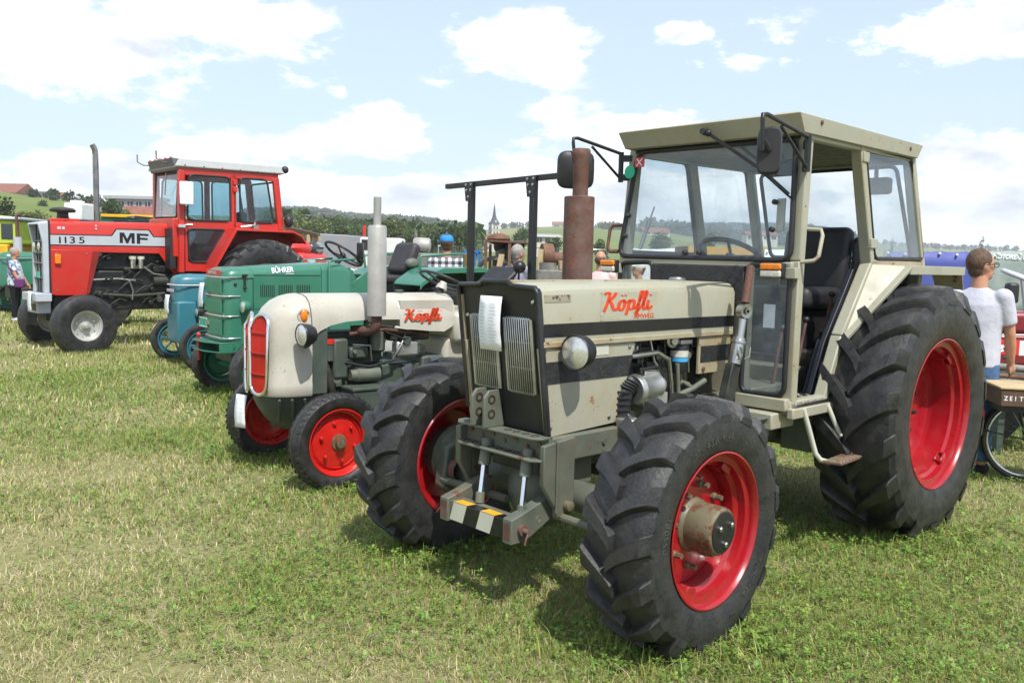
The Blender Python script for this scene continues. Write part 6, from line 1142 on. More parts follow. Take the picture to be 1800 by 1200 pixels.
for k in range(3): obj('spring', MB().tube([(w_.x+k*.25+.045*math.cos(a*.9), 7.7+.045*math.sin(a*.9), w_.z-.12+.012*a) for a in range(22)], .009, 6), M['green'], cw, ang=60)
p0, p1 = at(1745, 643, 7.3), at(1840, 652, 7.3); obj('pipe', MB().cyl(p0, p1, .032, n=12), M['castiron'], cw); obj('pipe', MB().cyl(p0-Vector((0, 0, .075)), p1-Vector((0, 0, .075)), .022, n=10), M['rustmetal'], cw); obj('body', MB().box(p0.x+.1, p1.x+.3, 7.4, 7.9, .45, p0.z-.10), M['dgreen'], cw, bev=.05)
for x in (.2, .8): obj('foot', MB().box(p0.x+x, p0.x+x+.06, 7.5, 7.6, 0, .45), M['dgreen'], cw)
rp = thing('rope', 'thin white rope stretched across behind the man', 'rope', (0, 0, 0)); obj('rope_line', MB().tube([at(1690, 586, 6.95), at(1760, 588, 7.0), at(1900, 590, 7.0)], .006, 6), M['white'], rp, ang=60)
for u in (1655, 1880): w_ = at(u, 588, 7.05); obj('rope_post', MB().cyl((w_.x, w_.y, 0), (w_.x, w_.y, w_.z+.05), .018, n=8), M['timber'], rp)
# newspaper bicycle
bk = thing('bicycle', 'black delivery bicycle behind the large rear wheel', 'bicycle', (4.03, 6.55, 0), R_(-12))
w = part('wheel', bk, (0, 0, .335)); obj('tyre', MB().tube([(.315*math.cos(2*PI*k/40), 0, .315*math.sin(2*PI*k/40)) for k in range(40)], .020, 8, True), M['rubber_dark'], w, ang=60); obj('rim', MB().tube([(.292*math.cos(2*PI*k/40), 0, .292*math.sin(2*PI*k/40)) for k in range(40)], .011, 8, True), M['chrome'], w, ang=60)
for k in range(18): obj('spoke', MB().cyl((.02*math.cos(k), .025*(-1)**k, .02*math.sin(k)), (.29*math.cos(2*PI*k/18), 0, .29*math.sin(2*PI*k/18)), .0015, n=4), M['steel'], w)
obj('hub', MB().cyl((0, -.04, 0), (0, .04, 0), .028, n=12), M['dark'], w)
obj('mudguard', MB().loft([[(.345*math.cos(a), y, .335+.345*math.sin(a)) for y in (-.03, 0, .03)] for a in [R_(20+12*k) for k in range(16)]], False, False), M['black'], bk); b = MB()
obj('stay', MB().cyl((0, -.05, .335), (-.36, -.03, .40), .006, n=6), M['black'], bk)
obj('frame', MB().tube([(0, -.05, .335), (-.10, -.05, .70), (.45, 0, .75)], .012, 8).tube([(0, .05, .335), (-.10, .05, .70)], .012, 8).tube([(0, -.05, .335), (.45, 0, .30), (.52, 0, .80)], .014, 8), M['black'], bk, ang=60); obj('chain_wheel', MB().lathe([(-.004, .085), (.004, .085), (.004, .095), (-.004, .095)], (.45, -.05, .30), (0, 1, 0), 24, True), M['steel'], bk)
w2 = part('wheel', bk, (1.08, 0, .335))
for n_, r_, t_, m_ in (('tyre', .315, .02, 'rubber_dark'), ('rim', .292, .011, 'chrome')): obj(n_, MB().tube([(r_*math.cos(2*PI*k/32), 0, r_*math.sin(2*PI*k/32)) for k in range(32)], t_, 8, True), M[m_], w2, ang=60)
obj('fork', MB().tube([(1.08, -.05, .335), (.98, 0, .85), (.94, 0, 1.0)], .014, 8), M['black'], bk)
obj('reflector', MB().box(-.37, -.33, -.05, .05, .46, .56), M['signred'], bk, bev=.01)
nb = thing('newspaper_box', 'brown wooden box with white newspaper lettering on the bicycle carrier', 'box', (3.66, 6.45, .62), R_(-12))
bb = obj('box_body', MB().box(0, 1.1, -.22, .22, .02, .145), M['brownwood'], nb, bev=.006); obj('box_lid', MB().box(-.01, 1.11, -.23, .23, .148, .165), M['timber'], nb, bev=.004); obj('base_rail', MB().box(.03, 1.0, -.15, .15, -.03, .018), M['black'], nb)
for i_, ch_ in enumerate('ZEITUNG'): text('lettering', ch_, .046, M['paper'], bb, (.022+.036*i_-(.004 if i_ > 2 else 0), -.2215, .066), (1, 0, 0), (0, 0, 1), sx=.85, bold=.001)
# ================================================================ people
M['skin'] = mat('skin', (.42, .21, .13), .5, var=.1, vs=12, spec=.4); M['skin_tan'] = mat('tanned_skin', (.45, .225, .145), .5, var=.1, vs=12, spec=.4)
M['hair_brown'] = mat('brown_hair', (.085, .045, .025), .6, var=.5, vs=30, bump=1., bs=60); M['hair_grey'] = mat('grey_hair', (.27, .25, .23), .6, var=.3, vs=40, bump=.5, bs=90); M['hair_dark'] = mat('dark_hair', (.02, .015, .012), .6, var=.3, vs=40, bump=.4, bs=90)
M['eye'] = mat('dark_eye', (.01, .008, .008), .2); M['lip'] = mat('lips', (.32, .09, .07), .5)
def cloth(n, c, **k): M[n] = mat(n, c, .85, var=k.get('var', .1), vs=k.get('vs', 6), bump=.9, bs=11, spec=.2)
cloth('pale_lilac_shirt', (.47, .48, .56)); cloth('grey_lilac_shirt', (.26, .26, .33)); cloth('pink_shirt', (.58, .44, .44)); cloth('black_cloth', (.012, .012, .015)); cloth('jeans', (.06, .12, .24), var=.35, vs=14); cloth('white_cap', (.62, .60, .56)); cloth('blue_cap', (.03, .24, .68)); cloth('light_shirt', (.45, .50, .62)); cloth('purple_cloth', (.11, .035, .14))
def pattern(name, kind):
    m = bpy.data.materials.new(name); m.use_nodes = True; nt = m.node_tree; N = nt.nodes; L = nt.links; b = N['Principled BSDF']; b.inputs['Roughness'].default_value = .85
    tc = N.new('ShaderNodeTexCoord')
    if kind == 'plaid':
        out = []
        for d in ('Y', 'Z'):
            w = N.new('ShaderNodeTexWave'); w.bands_direction = d; w.inputs['Scale'].default_value = 3.6; L.new(tc.outputs['Object'], w.inputs[0]); r = N.new('ShaderNodeMath'); r.operation = 'GREATER_THAN'; r.inputs[1].default_value = .5; L.new(w.outputs[1], r.inputs[0]); out.append(r.outputs[0])
        a = N.new('ShaderNodeMath'); a.operation = 'ADD'; L.new(out[0], a.inputs[0]); L.new(out[1], a.inputs[1]); s = N.new('ShaderNodeMath'); s.operation = 'MULTIPLY'; s.inputs[1].default_value = .5; L.new(a.outputs[0], s.inputs[0])
        r = N.new('ShaderNodeValToRGB'); L.new(s.outputs[0], r.inputs[0]); r.color_ramp.interpolation = 'CONSTANT'
        e = r.color_ramp.elements; e[0].color = (.02, .02, .025, 1); e[1].position = .4; e[1].color = (.16, .16, .18, 1); q = e.new(.9); q.color = (.55, .56, .6, 1)
    else:
        v = N.new('ShaderNodeTexVoronoi'); v.inputs['Scale'].default_value = 22; L.new(tc.outputs['Object'], v.inputs[0]); sp = N.new('ShaderNodeSeparateColor'); L.new(v.outputs['Color'], sp.inputs[0]); r = N.new('ShaderNodeValToRGB'); L.new(sp.outputs[0], r.inputs[0]); r.color_ramp.interpolation = 'CONSTANT'; e = r.color_ramp.elements
        e[0].color = (.55, .56, .60, 1); e[1].position = .35; e[1].color = (.16, .27, .46, 1)
        for p, c in ((.5, (.05, .05, .09)), (.62, (.50, .50, .52)), (.82, (.25, .21, .30)), (.9, (.30, .42, .58))): q = e.new(p); q.color = (*c, 1)
    L.new(r.outputs[0], b.inputs['Base Color']); M[name] = m
pattern('plaid_shirt', 'plaid'); pattern('print_blouse', 'print')
def person(label, loc, rz, h=1.75, shirt='pale_lilac_shirt', trousers='jeans', hair='hair_brown', skin='skin', head_turn=0., arm=(0., 0.), cap=None, girth=1., sleeve=.5, shoes='black_cloth', belly=0., bald=False, glasses=False, vox=.011):
    k = h/1.77; P = thing('person', label, 'person', loc, rz); P.scale = (k, k, k)
    def ell(z, rx, ry, cx=0., n=20): return [(cx+rx*math.cos(2*PI*i/n), ry*math.sin(2*PI*i/n), z) for i in range(n)]
    H = Matrix.Translation((.015, 0, 1.5)) @ Matrix.Rotation(head_turn, 4, 'Z') @ Matrix.Translation((-.0, 0, -1.5))
    hp = lambda p: H @ Vector(p)
    b = MB(); hm = H.to_3x3()
    b.sph(hp((.0, 0, 1.655)), (.098, .078, .112), 20, 14, hm); b.sph(hp((.030, 0, 1.585)), (.066, .058, .062), 16, 10, hm); b.sph(hp((.072, 0, 1.553)), (.024, .026, .020), 10, 8, hm)
    b.sph(hp((.099, 0, 1.628)), (.022, .015, .022), 10, 8, hm); b.sph(hp((.094, 0, 1.648)), (.014, .011, .03), 10, 8, hm); b.sph(hp((.088, 0, 1.588)), (.016, .026, .013), 10, 6, hm)
    for s in (1, -1): b.sph(hp((-.006, .078*s, 1.635)), (.022, .012, .034), 10, 8, hm)
    b.tube([(-.01, 0, 1.38), (0, 0, 1.47), (.012, 0, 1.56)], [.075, .060, .056], 16)
    b.loft([ell(.90, .10*girth, .15*girth), ell(1.0, .105*girth, .15*girth), ell(1.15, .10*girth+belly*.6, .145*girth), ell(1.32, .105*girth, .165*girth), ell(1.42, .075, .13), ell(1.46, .05, .07)])
    for s in (1, -1):
        a = arm[0 if s > 0 else 1]; sh = Vector((-.005, .185*s, 1.405)); el = sh+Vector((math.sin(a)*.29, .045*s, -math.cos(a)*.29)); wr = el+Vector((math.sin(a+.28)*.25, .005*s, -math.cos(a+.28)*.25)); d = (wr-el).normalized()
        b.tube([sh, sh.lerp(el, .5), el, el.lerp(wr, .35), wr], [.048, .047, .041, .043, .027], 12)
        pm = wr+d*.05; b.tube([wr, pm, wr+d*.085], [.026, .036, .032], 10)
        side = Vector((0, 1, 0)).cross(d).normalized()
        for f in range(4):
            o = side*(.024-.016*f); L_ = (.062, .072, .068, .052)[f]; p0 = wr+d*.08+o; p1 = p0+d*L_*.5+Vector((0, -.006*s, 0)); p2 = p1+d*L_*.45+Vector((0, -.022*s, 0)); b.tube([p0, p1, p2], [.0095, .009, .007], 8)
        p0 = wr+d*.03+side*.024; b.tube([p0, p0+side*.022+d*.022, p0+side*.026+d*.055], [.012, .011, .008], 8)
        hpj = Vector((0, .088*s, .92)); kn = Vector((.012, .095*s, .50)); an = Vector((-.01, .10*s, .09)); b.tube([hpj, kn, an], [.085, .055, .042], 12)
        b.sph((.05, .105*s, .045), (.115, .042, .045), 12, 8)
    o = obj('body', b, M[skin], P, ang=180); r = o.modifiers.new('r', 'REMESH'); r.mode = 'VOXEL'; r.voxel_size = vox; r.use_smooth_shade = True; s_ = o.modifiers.new('s', 'SMOOTH'); s_.factor = .5; s_.iterations = 7
    # shirt
    b = MB(); g = girth
    b.loft([ell(.86, .125*g+belly*.5, .172*g, belly*.3), ell(.95, .128*g+belly, .172*g, belly*.5), ell(1.08, .125*g+belly, .168*g, belly*.5), ell(1.22, .125*g+belly*.4, .178*g, belly*.2), ell(1.34, .118*g, .188*g), ell(1.41, .092, .165), ell(1.455, .068, .10), ell(1.475, .062, .068)])
    for s in (1, -1):
        a = arm[0 if s > 0 else 1]; sh = Vector((-.005, .172*s, 1.402)); el = Vector((-.005, .185*s, 1.405))+Vector((math.sin(a)*.29, .045*s, -math.cos(a)*.29)); e2 = sh.lerp(el, sleeve*1.45) if sleeve < .7 else el
        pts = [sh, sh.lerp(e2, .5), e2]; rs_ = [.074, .072, .066]
        if sleeve >= .7: wr = el+Vector((math.sin(a+.28)*.25, .005*s, -math.cos(a+.28)*.25)); pts += [el.lerp(wr, .95)]; rs_ = [.074, .066, .056, .042]
        b.tube(pts, rs_, 14); b.sph(sh, (.074, .074, .072), 14, 10)
    o = obj('shirt', b, M[shirt], P, ang=180); r = o.modifiers.new('r', 'REMESH'); r.mode = 'VOXEL'; r.voxel_size = vox; r.use_smooth_shade = True; s_ = o.modifiers.new('s', 'SMOOTH'); s_.factor = .5; s_.iterations = 7
    b = MB(); b.loft([ell(.80, .12*g, .165*g), ell(.92, .122*g, .165*g), ell(1.0, .115*g, .158*g)])
    for s in (1, -1): b.tube([(0, .088*s, .88), (.01, .092*s, .70), (.014, .098*s, .50), (-.004, .102*s, .12)], [.098, .092, .070, .066], 14)
    o = obj('trousers', b, M[trousers], P, ang=180); r = o.modifiers.new('r', 'REMESH'); r.mode = 'VOXEL'; r.voxel_size = .014; r.use_smooth_shade = True
    for s in (1, -1): obj('shoe', MB().sph((.05, .105*s, .05), (.13, .050, .052), 14, 8), M[shoes], P)
    b = MB()
    for s in (1, -1): b.sph(hp((.083, .030*s, 1.652)), (.010, .013, .008), 8, 6, hm)
    obj('eyes', b, M['eye'], P)['kind'] = 'stuff'; obj('mouth', MB().sph(hp((.098, 0, 1.586)), (.009, .022, .006), 8, 6, hm), M['lip'], P)
    if not bald:
        q = MB(); q.sph(hp((-.017, 0, 1.672)), (.100, .085, .108), 22, 14, hm); q.sph(hp((-.036, 0, 1.615)), (.060, .068, .070), 16, 10, hm); ho = obj('hair', q, M[hair], P)
    else:
        q = MB(); q.sph(hp((-.028, 0, 1.635)), (.082, .082, .075), 20, 12, hm); ho = obj('hair', q, M[hair], P)
    if cap:
        q = MB(); q.sph(hp((-.008, 0, 1.690)), (.110, .091, .086), 22, 14, hm); c_ = obj('cap', q, M[cap], P); q = MB(); q.sph(hp((.125, 0, 1.690)), (.075, .075, .010), 16, 6, hm); obj('cap_brim', q, M[cap], c_); obj('cap_button', MB().sph(hp((-.01, 0, 1.787)), .012, 8, 6), M[cap], c_)
    if glasses:
        q = MB()
        for s in (1, -1): q.tube([hp((.104+.004*math.cos(t), .034*s+.026*math.cos(t)*s, 1.652+.019*math.sin(t))) for t in [2*PI*i/14 for i in range(14)]], .0032, 6, True); q.tube([hp((.102, .060*s, 1.658)), hp((.05, .082*s, 1.656)), hp((-.01, .088*s, 1.650))], .0032, 6)
        q.tube([hp((.106, .010, 1.655)), hp((.106, -.010, 1.655))], .003, 6); obj('glasses', q, M['dark'], P, ang=60)
    return P
person('man in pale lilac t-shirt and glasses turned away beside the big rear wheel', (3.69, 6.78, 0), R_(52), 1.80, 'pale_lilac_shirt', 'jeans', 'hair_brown', 'skin_tan', R_(-48), (.05, .16), girth=1.06, glasses=True, belly=.02, vox=.009)
person('grey-haired woman in printed blouse and black trousers looking at the red tractor', (-11.2, 19.2, 0), R_(12), 1.66, 'print_blouse', 'black_cloth', 'hair_grey', 'skin', 0, (.25, .30), girth=1.18, belly=.03, shoes='light_shirt')
person('man in bright blue cap and black and white plaid shirt seen from behind', tuple(at(785, 440, 12.6).xy)+(0,), R_(95), 1.99, 'plaid_shirt', 'jeans', 'hair_brown', 'skin', 0, (.1, .1), 'blue_cap', 1.15, .8)
person('grey-haired man in grey lilac shirt between the two roll bar posts', tuple(at(910, 440, 12.6).xy)+(0,), R_(50), 1.86, 'grey_lilac_shirt', 'jeans', 'hair_grey', 'skin', R_(-10), (.2, .3), None, 1.12)
person('bald man in pink shirt seen from behind right of the rusted exhaust', tuple(at(1056, 440, 12.6).xy)+(0,), R_(80), 1.80, 'pink_shirt', 'jeans', 'hair_brown', 'skin_tan', 0, (.1, .1), None, 1.1, bald=True)
person('man in black cap partly hidden behind the seat of the green tractor', tuple(at(708, 440, 13.4).xy)+(0,), R_(60), 1.86, 'black_cloth', 'jeans', 'hair_dark', 'skin', R_(-20), (.3, .3), 'black_cloth', 1.1)
person('person in white cap seen through the lower cab window', tuple(at(1124, 470, 12.3).xy)+(0,), R_(200), 1.66, 'light_shirt', 'jeans', 'hair_brown', 'skin', 0, (.1, .1), 'white_cap')
person('dark-haired person in pink top between mirror and grey muffler of green tractor', tuple(at(634, 450, 15).xy)+(0,), R_(110), 1.72, 'pink_shirt', 'jeans', 'hair_dark', 'skin', 0, (.2, .2))
hbg = thing('handbag', 'purple shoulder bag hanging at the hip of the woman', 'handbag', (-11.08, 19.0, .80), R_(12))
obj('bag_body', MB().box(.0, .20, -.08, .02, -.03, .17), M['purple_cloth'], hbg, bev=.03, seg=3, ang=80); obj('strap', MB().tube([(0, -.06, .2), (-.12, -.03, .42), (-.18, .06, .62)], .014, 6), M['purple_cloth'], hbg)
# ================================================================ ground, hills, fields
def vnoise(x, y, seed=0):
    rs = np.random.RandomState(seed); T = rs.rand(256, 256)
    xi = np.floor(x).astype(int); yi = np.floor(y).astype(int); fx = x-xi; fy = y-yi; fx = fx*fx*(3-2*fx); fy = fy*fy*(3-2*fy)
    g = lambda a, b: T[a % 256, b % 256]
    return (g(xi, yi)*(1-fx)+g(xi+1, yi)*fx)*(1-fy)+(g(xi, yi+1)*(1-fx)+g(xi+1, yi+1)*fx)*fy
def fbm(x, y, o=4, seed=0): return sum(vnoise(x*2**i, y*2**i, seed+i)*.5**i for i in range(o))/sum(.5**i for i in range(o))
RIDGES = []
for R0, R1, prof in ((60, 230, [(-500, 322), (-200, 326), (0, 337), (60, 346), (120, 352), (160, 357), (230, 366), (300, 372), (420, 394), (500, 412), (600, 436)]),
                     (240, 1100, [(0, 376), (300, 378), (440, 380), (500, 377), (540, 376), (575, 380), (600, 386), (650, 390), (700, 392), (760, 396), (800, 404), (860, 412), (920, 430)]),
                     (200, 900, [(700, 436), (780, 410), (830, 406), (870, 403), (905, 400), (950, 399), (1000, 398), (1060, 400), (1110, 403), (1160, 407), (1230, 418), (1300, 440)]),
                     (400, 1600, [(800, 425), (900, 405), (1000, 408), (1150, 408), (1200, 405), (1240, 404), (1300, 404), (1400, 405), (1450, 412), (1500, 422), (1560, 430), (1650, 437), (1800, 441), (2100, 440)])):
    az, te = [], []
    for u, v in prof:
        d = ray(u, v); az.append(math.atan2(d.x, d.y)); te.append(d.z/math.hypot(d.x, d.y))
    RIDGES.append((R0, R1, np.array(az), np.array(te)))
def ground_z(x, y):
    x = np.asarray(x, float); y = np.asarray(y, float); r = np.hypot(x, y); a = np.arctan2(x, y); z = np.zeros_like(r)
    for i, (R0, R1, az, te) in enumerate(RIDGES):
        t = np.interp(a, az, te); s = np.clip((r-R0)/(R1-R0), 0, 1); s = s*s*(3-2*s)*.35+s*.65
        fall = np.clip(1-(r-R1)/(R1*1.5), 0, 1)
        nz = 1+.10*(fbm(x/(R1*.10)+9, y/(R1*.10)+3, 3, 20+i)-.5)*np.clip((1-s)*3, 0, 1)
        z = np.maximum(z, (CAM_H+t*R1)*s*nz*np.where(r > R1, fall**.5, 1)*np.clip((t+.03)*60, 0, 1)*np.where((a < az[0]-.5) | (a > az[-1]+.5), .5, 1))
    return z
NA, NR = 420, 110
aa = np.concatenate([np.linspace(-.78, .78, 330), np.linspace(.78, 2*PI-.78, NA-330+2)[1:-1]]); rr = np.concatenate([[0], np.geomspace(3, 2300, NR)])
AA, RR = np.meshgrid(aa, rr); X = RR*np.sin(AA); Y = RR*np.cos(AA); Z = ground_z(X, Y); Z[0] = 0
n_ = len(aa); vs = np.stack([X, Y, Z], -1).reshape(-1, 3); I, J = np.meshgrid(np.arange(len(rr)-1), np.arange(n_), indexing='ij'); J2 = (J+1) % n_
fs = np.stack([I*n_+J, I*n_+J2, (I+1)*n_+J2, (I+1)*n_+J], -1).reshape(-1, 4)
me = bpy.data.meshes.new('ground'); me.from_pydata(vs.tolist(), [], fs.tolist()); me.shade_smooth()
def ground_mat():
    m = bpy.data.materials.new('meadow_and_fields'); m.use_nodes = True; nt = m.node_tree; N = nt.nodes; L = nt.links; b = N['Principled BSDF']; b.inputs['Roughness'].default_value = .95; b.inputs['Specular IOR Level'].default_value = .1
    tc = N.new('ShaderNodeTexCoord')
    def no(s, d=8, r=.65):
        q = N.new('ShaderNodeTexNoise'); q.inputs['Scale'].default_value = s; q.inputs['Detail'].default_value = d; q.inputs['Roughness'].default_value = r; L.new(tc.outputs['Object'], q.inputs[0]); return q.outputs[0]
    def ramp(s, st):
        r = N.new('ShaderNodeValToRGB'); L.new(s, r.inputs[0]); e = r.color_ramp.elements; e[0].position, e[0].color = st[0][0], (*st[0][1], 1); e[1].position, e[1].color = st[-1][0], (*st[-1][1], 1)
        for p, c in st[1:-1]: q = e.new(p); q.color = (*c, 1)
        return r.outputs[0]
    def mix(f, a, c):
        q = N.new('ShaderNodeMix'); q.data_type = 'RGBA'; L.new(f, q.inputs[0]); L.new(a, q.inputs[6]); L.new(c, q.inputs[7]); return q.outputs[2]
    near = mix(no(.9), ramp(no(26), [(.3, (.19, .16, .09)), (.5, (.31, .26, .155)), (.7, (.44, .37, .24))]), ramp(no(18), [(.3, (.09, .125, .03)), (.5, (.15, .185, .05)), (.7, (.27, .25, .10))]))
    vo = N.new('ShaderNodeTexVoronoi'); vo.inputs['Scale'].default_value = .0105; mp = N.new('ShaderNodeMapping'); mp.inputs['Rotation'].default_value = (0, 0, .5); mp.inputs['Scale'].default_value = (1, .55, 0); L.new(tc.outputs['Object'], mp.inputs[0]); L.new(mp.outputs[0], vo.inputs[0]); sp = N.new('ShaderNodeSeparateColor'); L.new(vo.outputs['Color'], sp.inputs[0])
    far = ramp(sp.outputs[0], [(.0, (.10, .15, .035)), (.3, (.13, .18, .045)), (.45, (.26, .23, .09)), (.55, (.085, .135, .035)), (.75, (.33, .26, .12)), (.82, (.12, .17, .05)), (1, (.16, .19, .06))])
    for e in (N[-1] if False else []): pass
    far = mix(no(.2, 5), far, ramp(no(.05), [(.3, (.08, .13, .03)), (.7, (.20, .20, .07))]))
    ln = N.new('ShaderNodeVectorMath'); ln.operation = 'LENGTH'; L.new(tc.outputs['Object'], ln.inputs[0]); mr = N.new('ShaderNodeMapRange'); L.new(ln.outputs['Value'], mr.inputs[0]); mr.inputs[1].default_value = 45; mr.inputs[2].default_value = 80
    L.new(mix(mr.outputs[0], near, far), b.inputs['Base Color'])
    bp = N.new('ShaderNodeBump'); bp.inputs['Strength'].default_value = .7; bp.inputs['Distance'].default_value = .03; L.new(no(30), bp.inputs['Height']); L.new(bp.outputs[0], b.inputs['Normal'])
    return m
me.materials.append(ground_mat()); g_ = link('ground', me); g_['kind'] = 'structure'
# ---------------------------------------------------------------- leaf and grass meshes from arrays
def fast_mesh(name, V, Fq, cols=None, mats=None, tri=False):
    me = bpy.data.meshes.new(name); k = 3 if tri else 4
    me.vertices.add(len(V)); me.vertices.foreach_set('co', np.asarray(V, np.float32).ravel()); nf = len(Fq); me.loops.add(nf*k); me.loops.foreach_set('vertex_index', np.asarray(Fq, np.int32).ravel())
    me.polygons.add(nf); me.polygons.foreach_set('loop_start', np.arange(0, nf*k, k, dtype=np.int32)); me.update(calc_edges=True)
    if cols is not None:
        a = me.color_attributes.new('Col', 'FLOAT_COLOR', 'POINT'); a.data.foreach_set('color', np.concatenate([cols, np.ones((len(cols), 1))], 1).astype(np.float32).ravel())
    if mats: me.materials.append(mats)
    return me
def leaf_mat(name, trans=.35, rough=.55):
    m = bpy.data.materials.new(name); m.use_nodes = True; nt = m.node_tree; N = nt.nodes; L = nt.links; b = N['Principled BSDF']; b.inputs['Roughness'].default_value = rough; b.inputs['Specular IOR Level'].default_value = .25
    a = N.new('ShaderNodeAttribute'); a.attribute_name = 'Col'; L.new(a.outputs[0], b.inputs['Base Color']); t = N.new('ShaderNodeBsdfTranslucent'); L.new(a.outputs[0], t.inputs[0]); x = N.new('ShaderNodeMixShader'); x.inputs[0].default_value = trans; L.new(b.outputs[0], x.inputs[1]); L.new(t.outputs[0], x.inputs[2]); L.new(x.outputs[0], N['Material Output'].inputs[0]); return m
M['leaf'] = leaf_mat('foliage'); M['blade'] = leaf_mat('grass_blades', .3, .5); M['bark'] = mat('bark', (.09, .07, .05), .9, var=.3, bump=.5, bs=12)
NPR = np.random.RandomState(3)
def crown_arrays(lobes, n, size, col, spread=.16):
    """leaf clumps through the volume of several uneven lobes"""
    cs = np.array([l[0] for l in lobes], float); rs = np.array([l[1] for l in lobes], float); w = rs.prod(1)**(2/3); idx = NPR.choice(len(lobes), n, p=w/w.sum())
    d = NPR.normal(size=(n, 3)); d /= np.linalg.norm(d, axis=1)[:, None]; rad = (NPR.rand(n)**.22)*(1+NPR.normal(size=n)*spread)
    p = cs[idx]+d*rs[idx]*rad[:, None]; u = NPR.normal(size=(n, 3)); u /= np.linalg.norm(u, axis=1)[:, None]; v = np.cross(u, NPR.normal(size=(n, 3))); v /= np.linalg.norm(v, axis=1)[:, None]
    s = size*(.6+.8*NPR.rand(n))[:, None]; V = np.stack([p-u*s, p-v*s*.6, p+u*s, p+v*s*.6], 1).reshape(-1, 3); F = np.arange(n*4).reshape(-1, 4)
    c = np.array(col)[None]*(.55+.75*NPR.rand(n, 1))*(.85+.3*NPR.rand(len(lobes)))[idx][:, None]; c[:, 0] *= .85+.4*NPR.rand(n); return V, F, np.repeat(np.clip(c, 0, 1), 4, 0)
def tree(label, x, y, h, w, col, name='tree', n=1500, shape='round', group='trees beyond the show ground', z=None):
    z = float(ground_z([x], [y])[0]) if z is None else z; t = thing(name, label, 'tree', (x, y, z), 0, group); lobes = []
    if shape == 'round':
        for k in range(11): a = NPR.rand()*2*PI; q = NPR.rand()**.6; hh = .38+.5*NPR.rand(); rr_ = w*(.20+.14*NPR.rand()); lobes.append(((math.cos(a)*w*.33*q, math.sin(a)*w*.33*q, h*hh), (rr_, rr_, rr_*.85)))
        lobes.append(((0, 0, h*.80), (w*.26, w*.26, h*.19)))
    else:
        for k in range(9): q = k/8; lobes.append(((NPR.normal()*w*.06, NPR.normal()*w*.06, h*(.15+.8*q)), (w*.5*(1-.85*q), w*.5*(1-.85*q), h*.10)))
    V, F, c = crown_arrays(lobes, n, w*.05, col)
    b = MB().tube([(0, 0, -.3), (w*.01, 0, h*.3), (-w*.01, w*.01, h*.7)], [w*.045, w*.035, w*.012], 8)
    for k in range(5): a = 2*PI*k/5+NPR.rand(); b.tube([(0, 0, h*(.25+.06*k)), (math.cos(a)*w*.2, math.sin(a)*w*.2, h*(.45+.06*k)), (math.cos(a)*w*.34, math.sin(a)*w*.34, h*(.58+.05*k))], [w*.02, w*.014, w*.006], 5)
    obj('trunk', b, M['bark'], t); link('crown', fast_mesh('crown', V, F, c, M['leaf']), t); return t
G1, G2, G3, G4 = (.095, .14, .048), (.135, .17, .06), (.070, .108, .042), (.155, .20, .07)
for lab, u, vt, wpx, Yd, col, sh in (('dark bushy tree at the left frame edge above the lime cab', 8, 348, 62, 70, G3, 'round'), ('olive shrub tree below the barn right of the dark bushy tree', 52, 372, 46, 66, G2, 'round'), ('small round tree on the slope under the white house', 75, 352, 16, 150, G3, 'round'), ('low green tree behind the white tank', 160, 374, 50, 75, G4, 'round'), ('round dark tree just right of the chrome exhaust', 197, 350, 52, 85, G3, 'round'), ('pale tree beside the grey modern building', 222, 366, 30, 90, G4, 'round'),
        ('tall willow-like tree right behind the red cab', 522, 385, 60, 120, G2, 'round'), ('bright green tree above the grey trailer corner', 560, 384, 56, 115, G4, 'round'), ('dark tree above the middle of the trailer roof', 598, 392, 54, 118, G1, 'round'), ('small spruce between the trailer trees', 618, 393, 20, 125, G3, 'spruce'), ('broad tree left of the grey muffler', 636, 400, 40, 118, G1, 'round'), ('olive tree right of the grey muffler', 690, 393, 56, 112, G2, 'round'), ('low tree above the black cap man', 722, 402, 50, 108, G1, 'round'), ('pale tree left of the dark round tree', 752, 396, 40, 112, G4, 'round'), ('large dark round tree above the blue cap', 790, 393, 78, 100, G3, 'round'), ('low hedge-like tree left of the roll bar post', 826, 412, 44, 110, G1, 'round'),
        ('tree between the two roll bar posts right of the church', 919, 400, 34, 150, G1, 'round'), ('round bush right of the rusted exhaust', 1056, 420, 30, 90, G3, 'round'), ('dark shrub behind the mesh fence', 975, 420, 40, 85, G3, 'round'), ('tree seen through the windscreen by the left frame', 1165, 412, 40, 170, G1, 'round'), ('tree seen through the windscreen beside the rear post', 1245, 414, 36, 170, G3, 'round'), ('narrow spruce behind the head of the man', 1726, 418, 22, 90, G3, 'spruce'), ('narrow poplar seen through the rear quarter window', 1568, 416, 12, 110, G3, 'spruce')):
    w_ = at(u, vt, Yd); gz = float(ground_z([w_.x], [w_.y])[0]); gz = min(gz, w_.z-2.2); tree(lab, w_.x, w_.y, w_.z-gz, wpx*Yd/F_*1.05, col, 'spruce_tree' if sh == 'spruce' else 'leafy_tree', 1700, sh, z=gz)
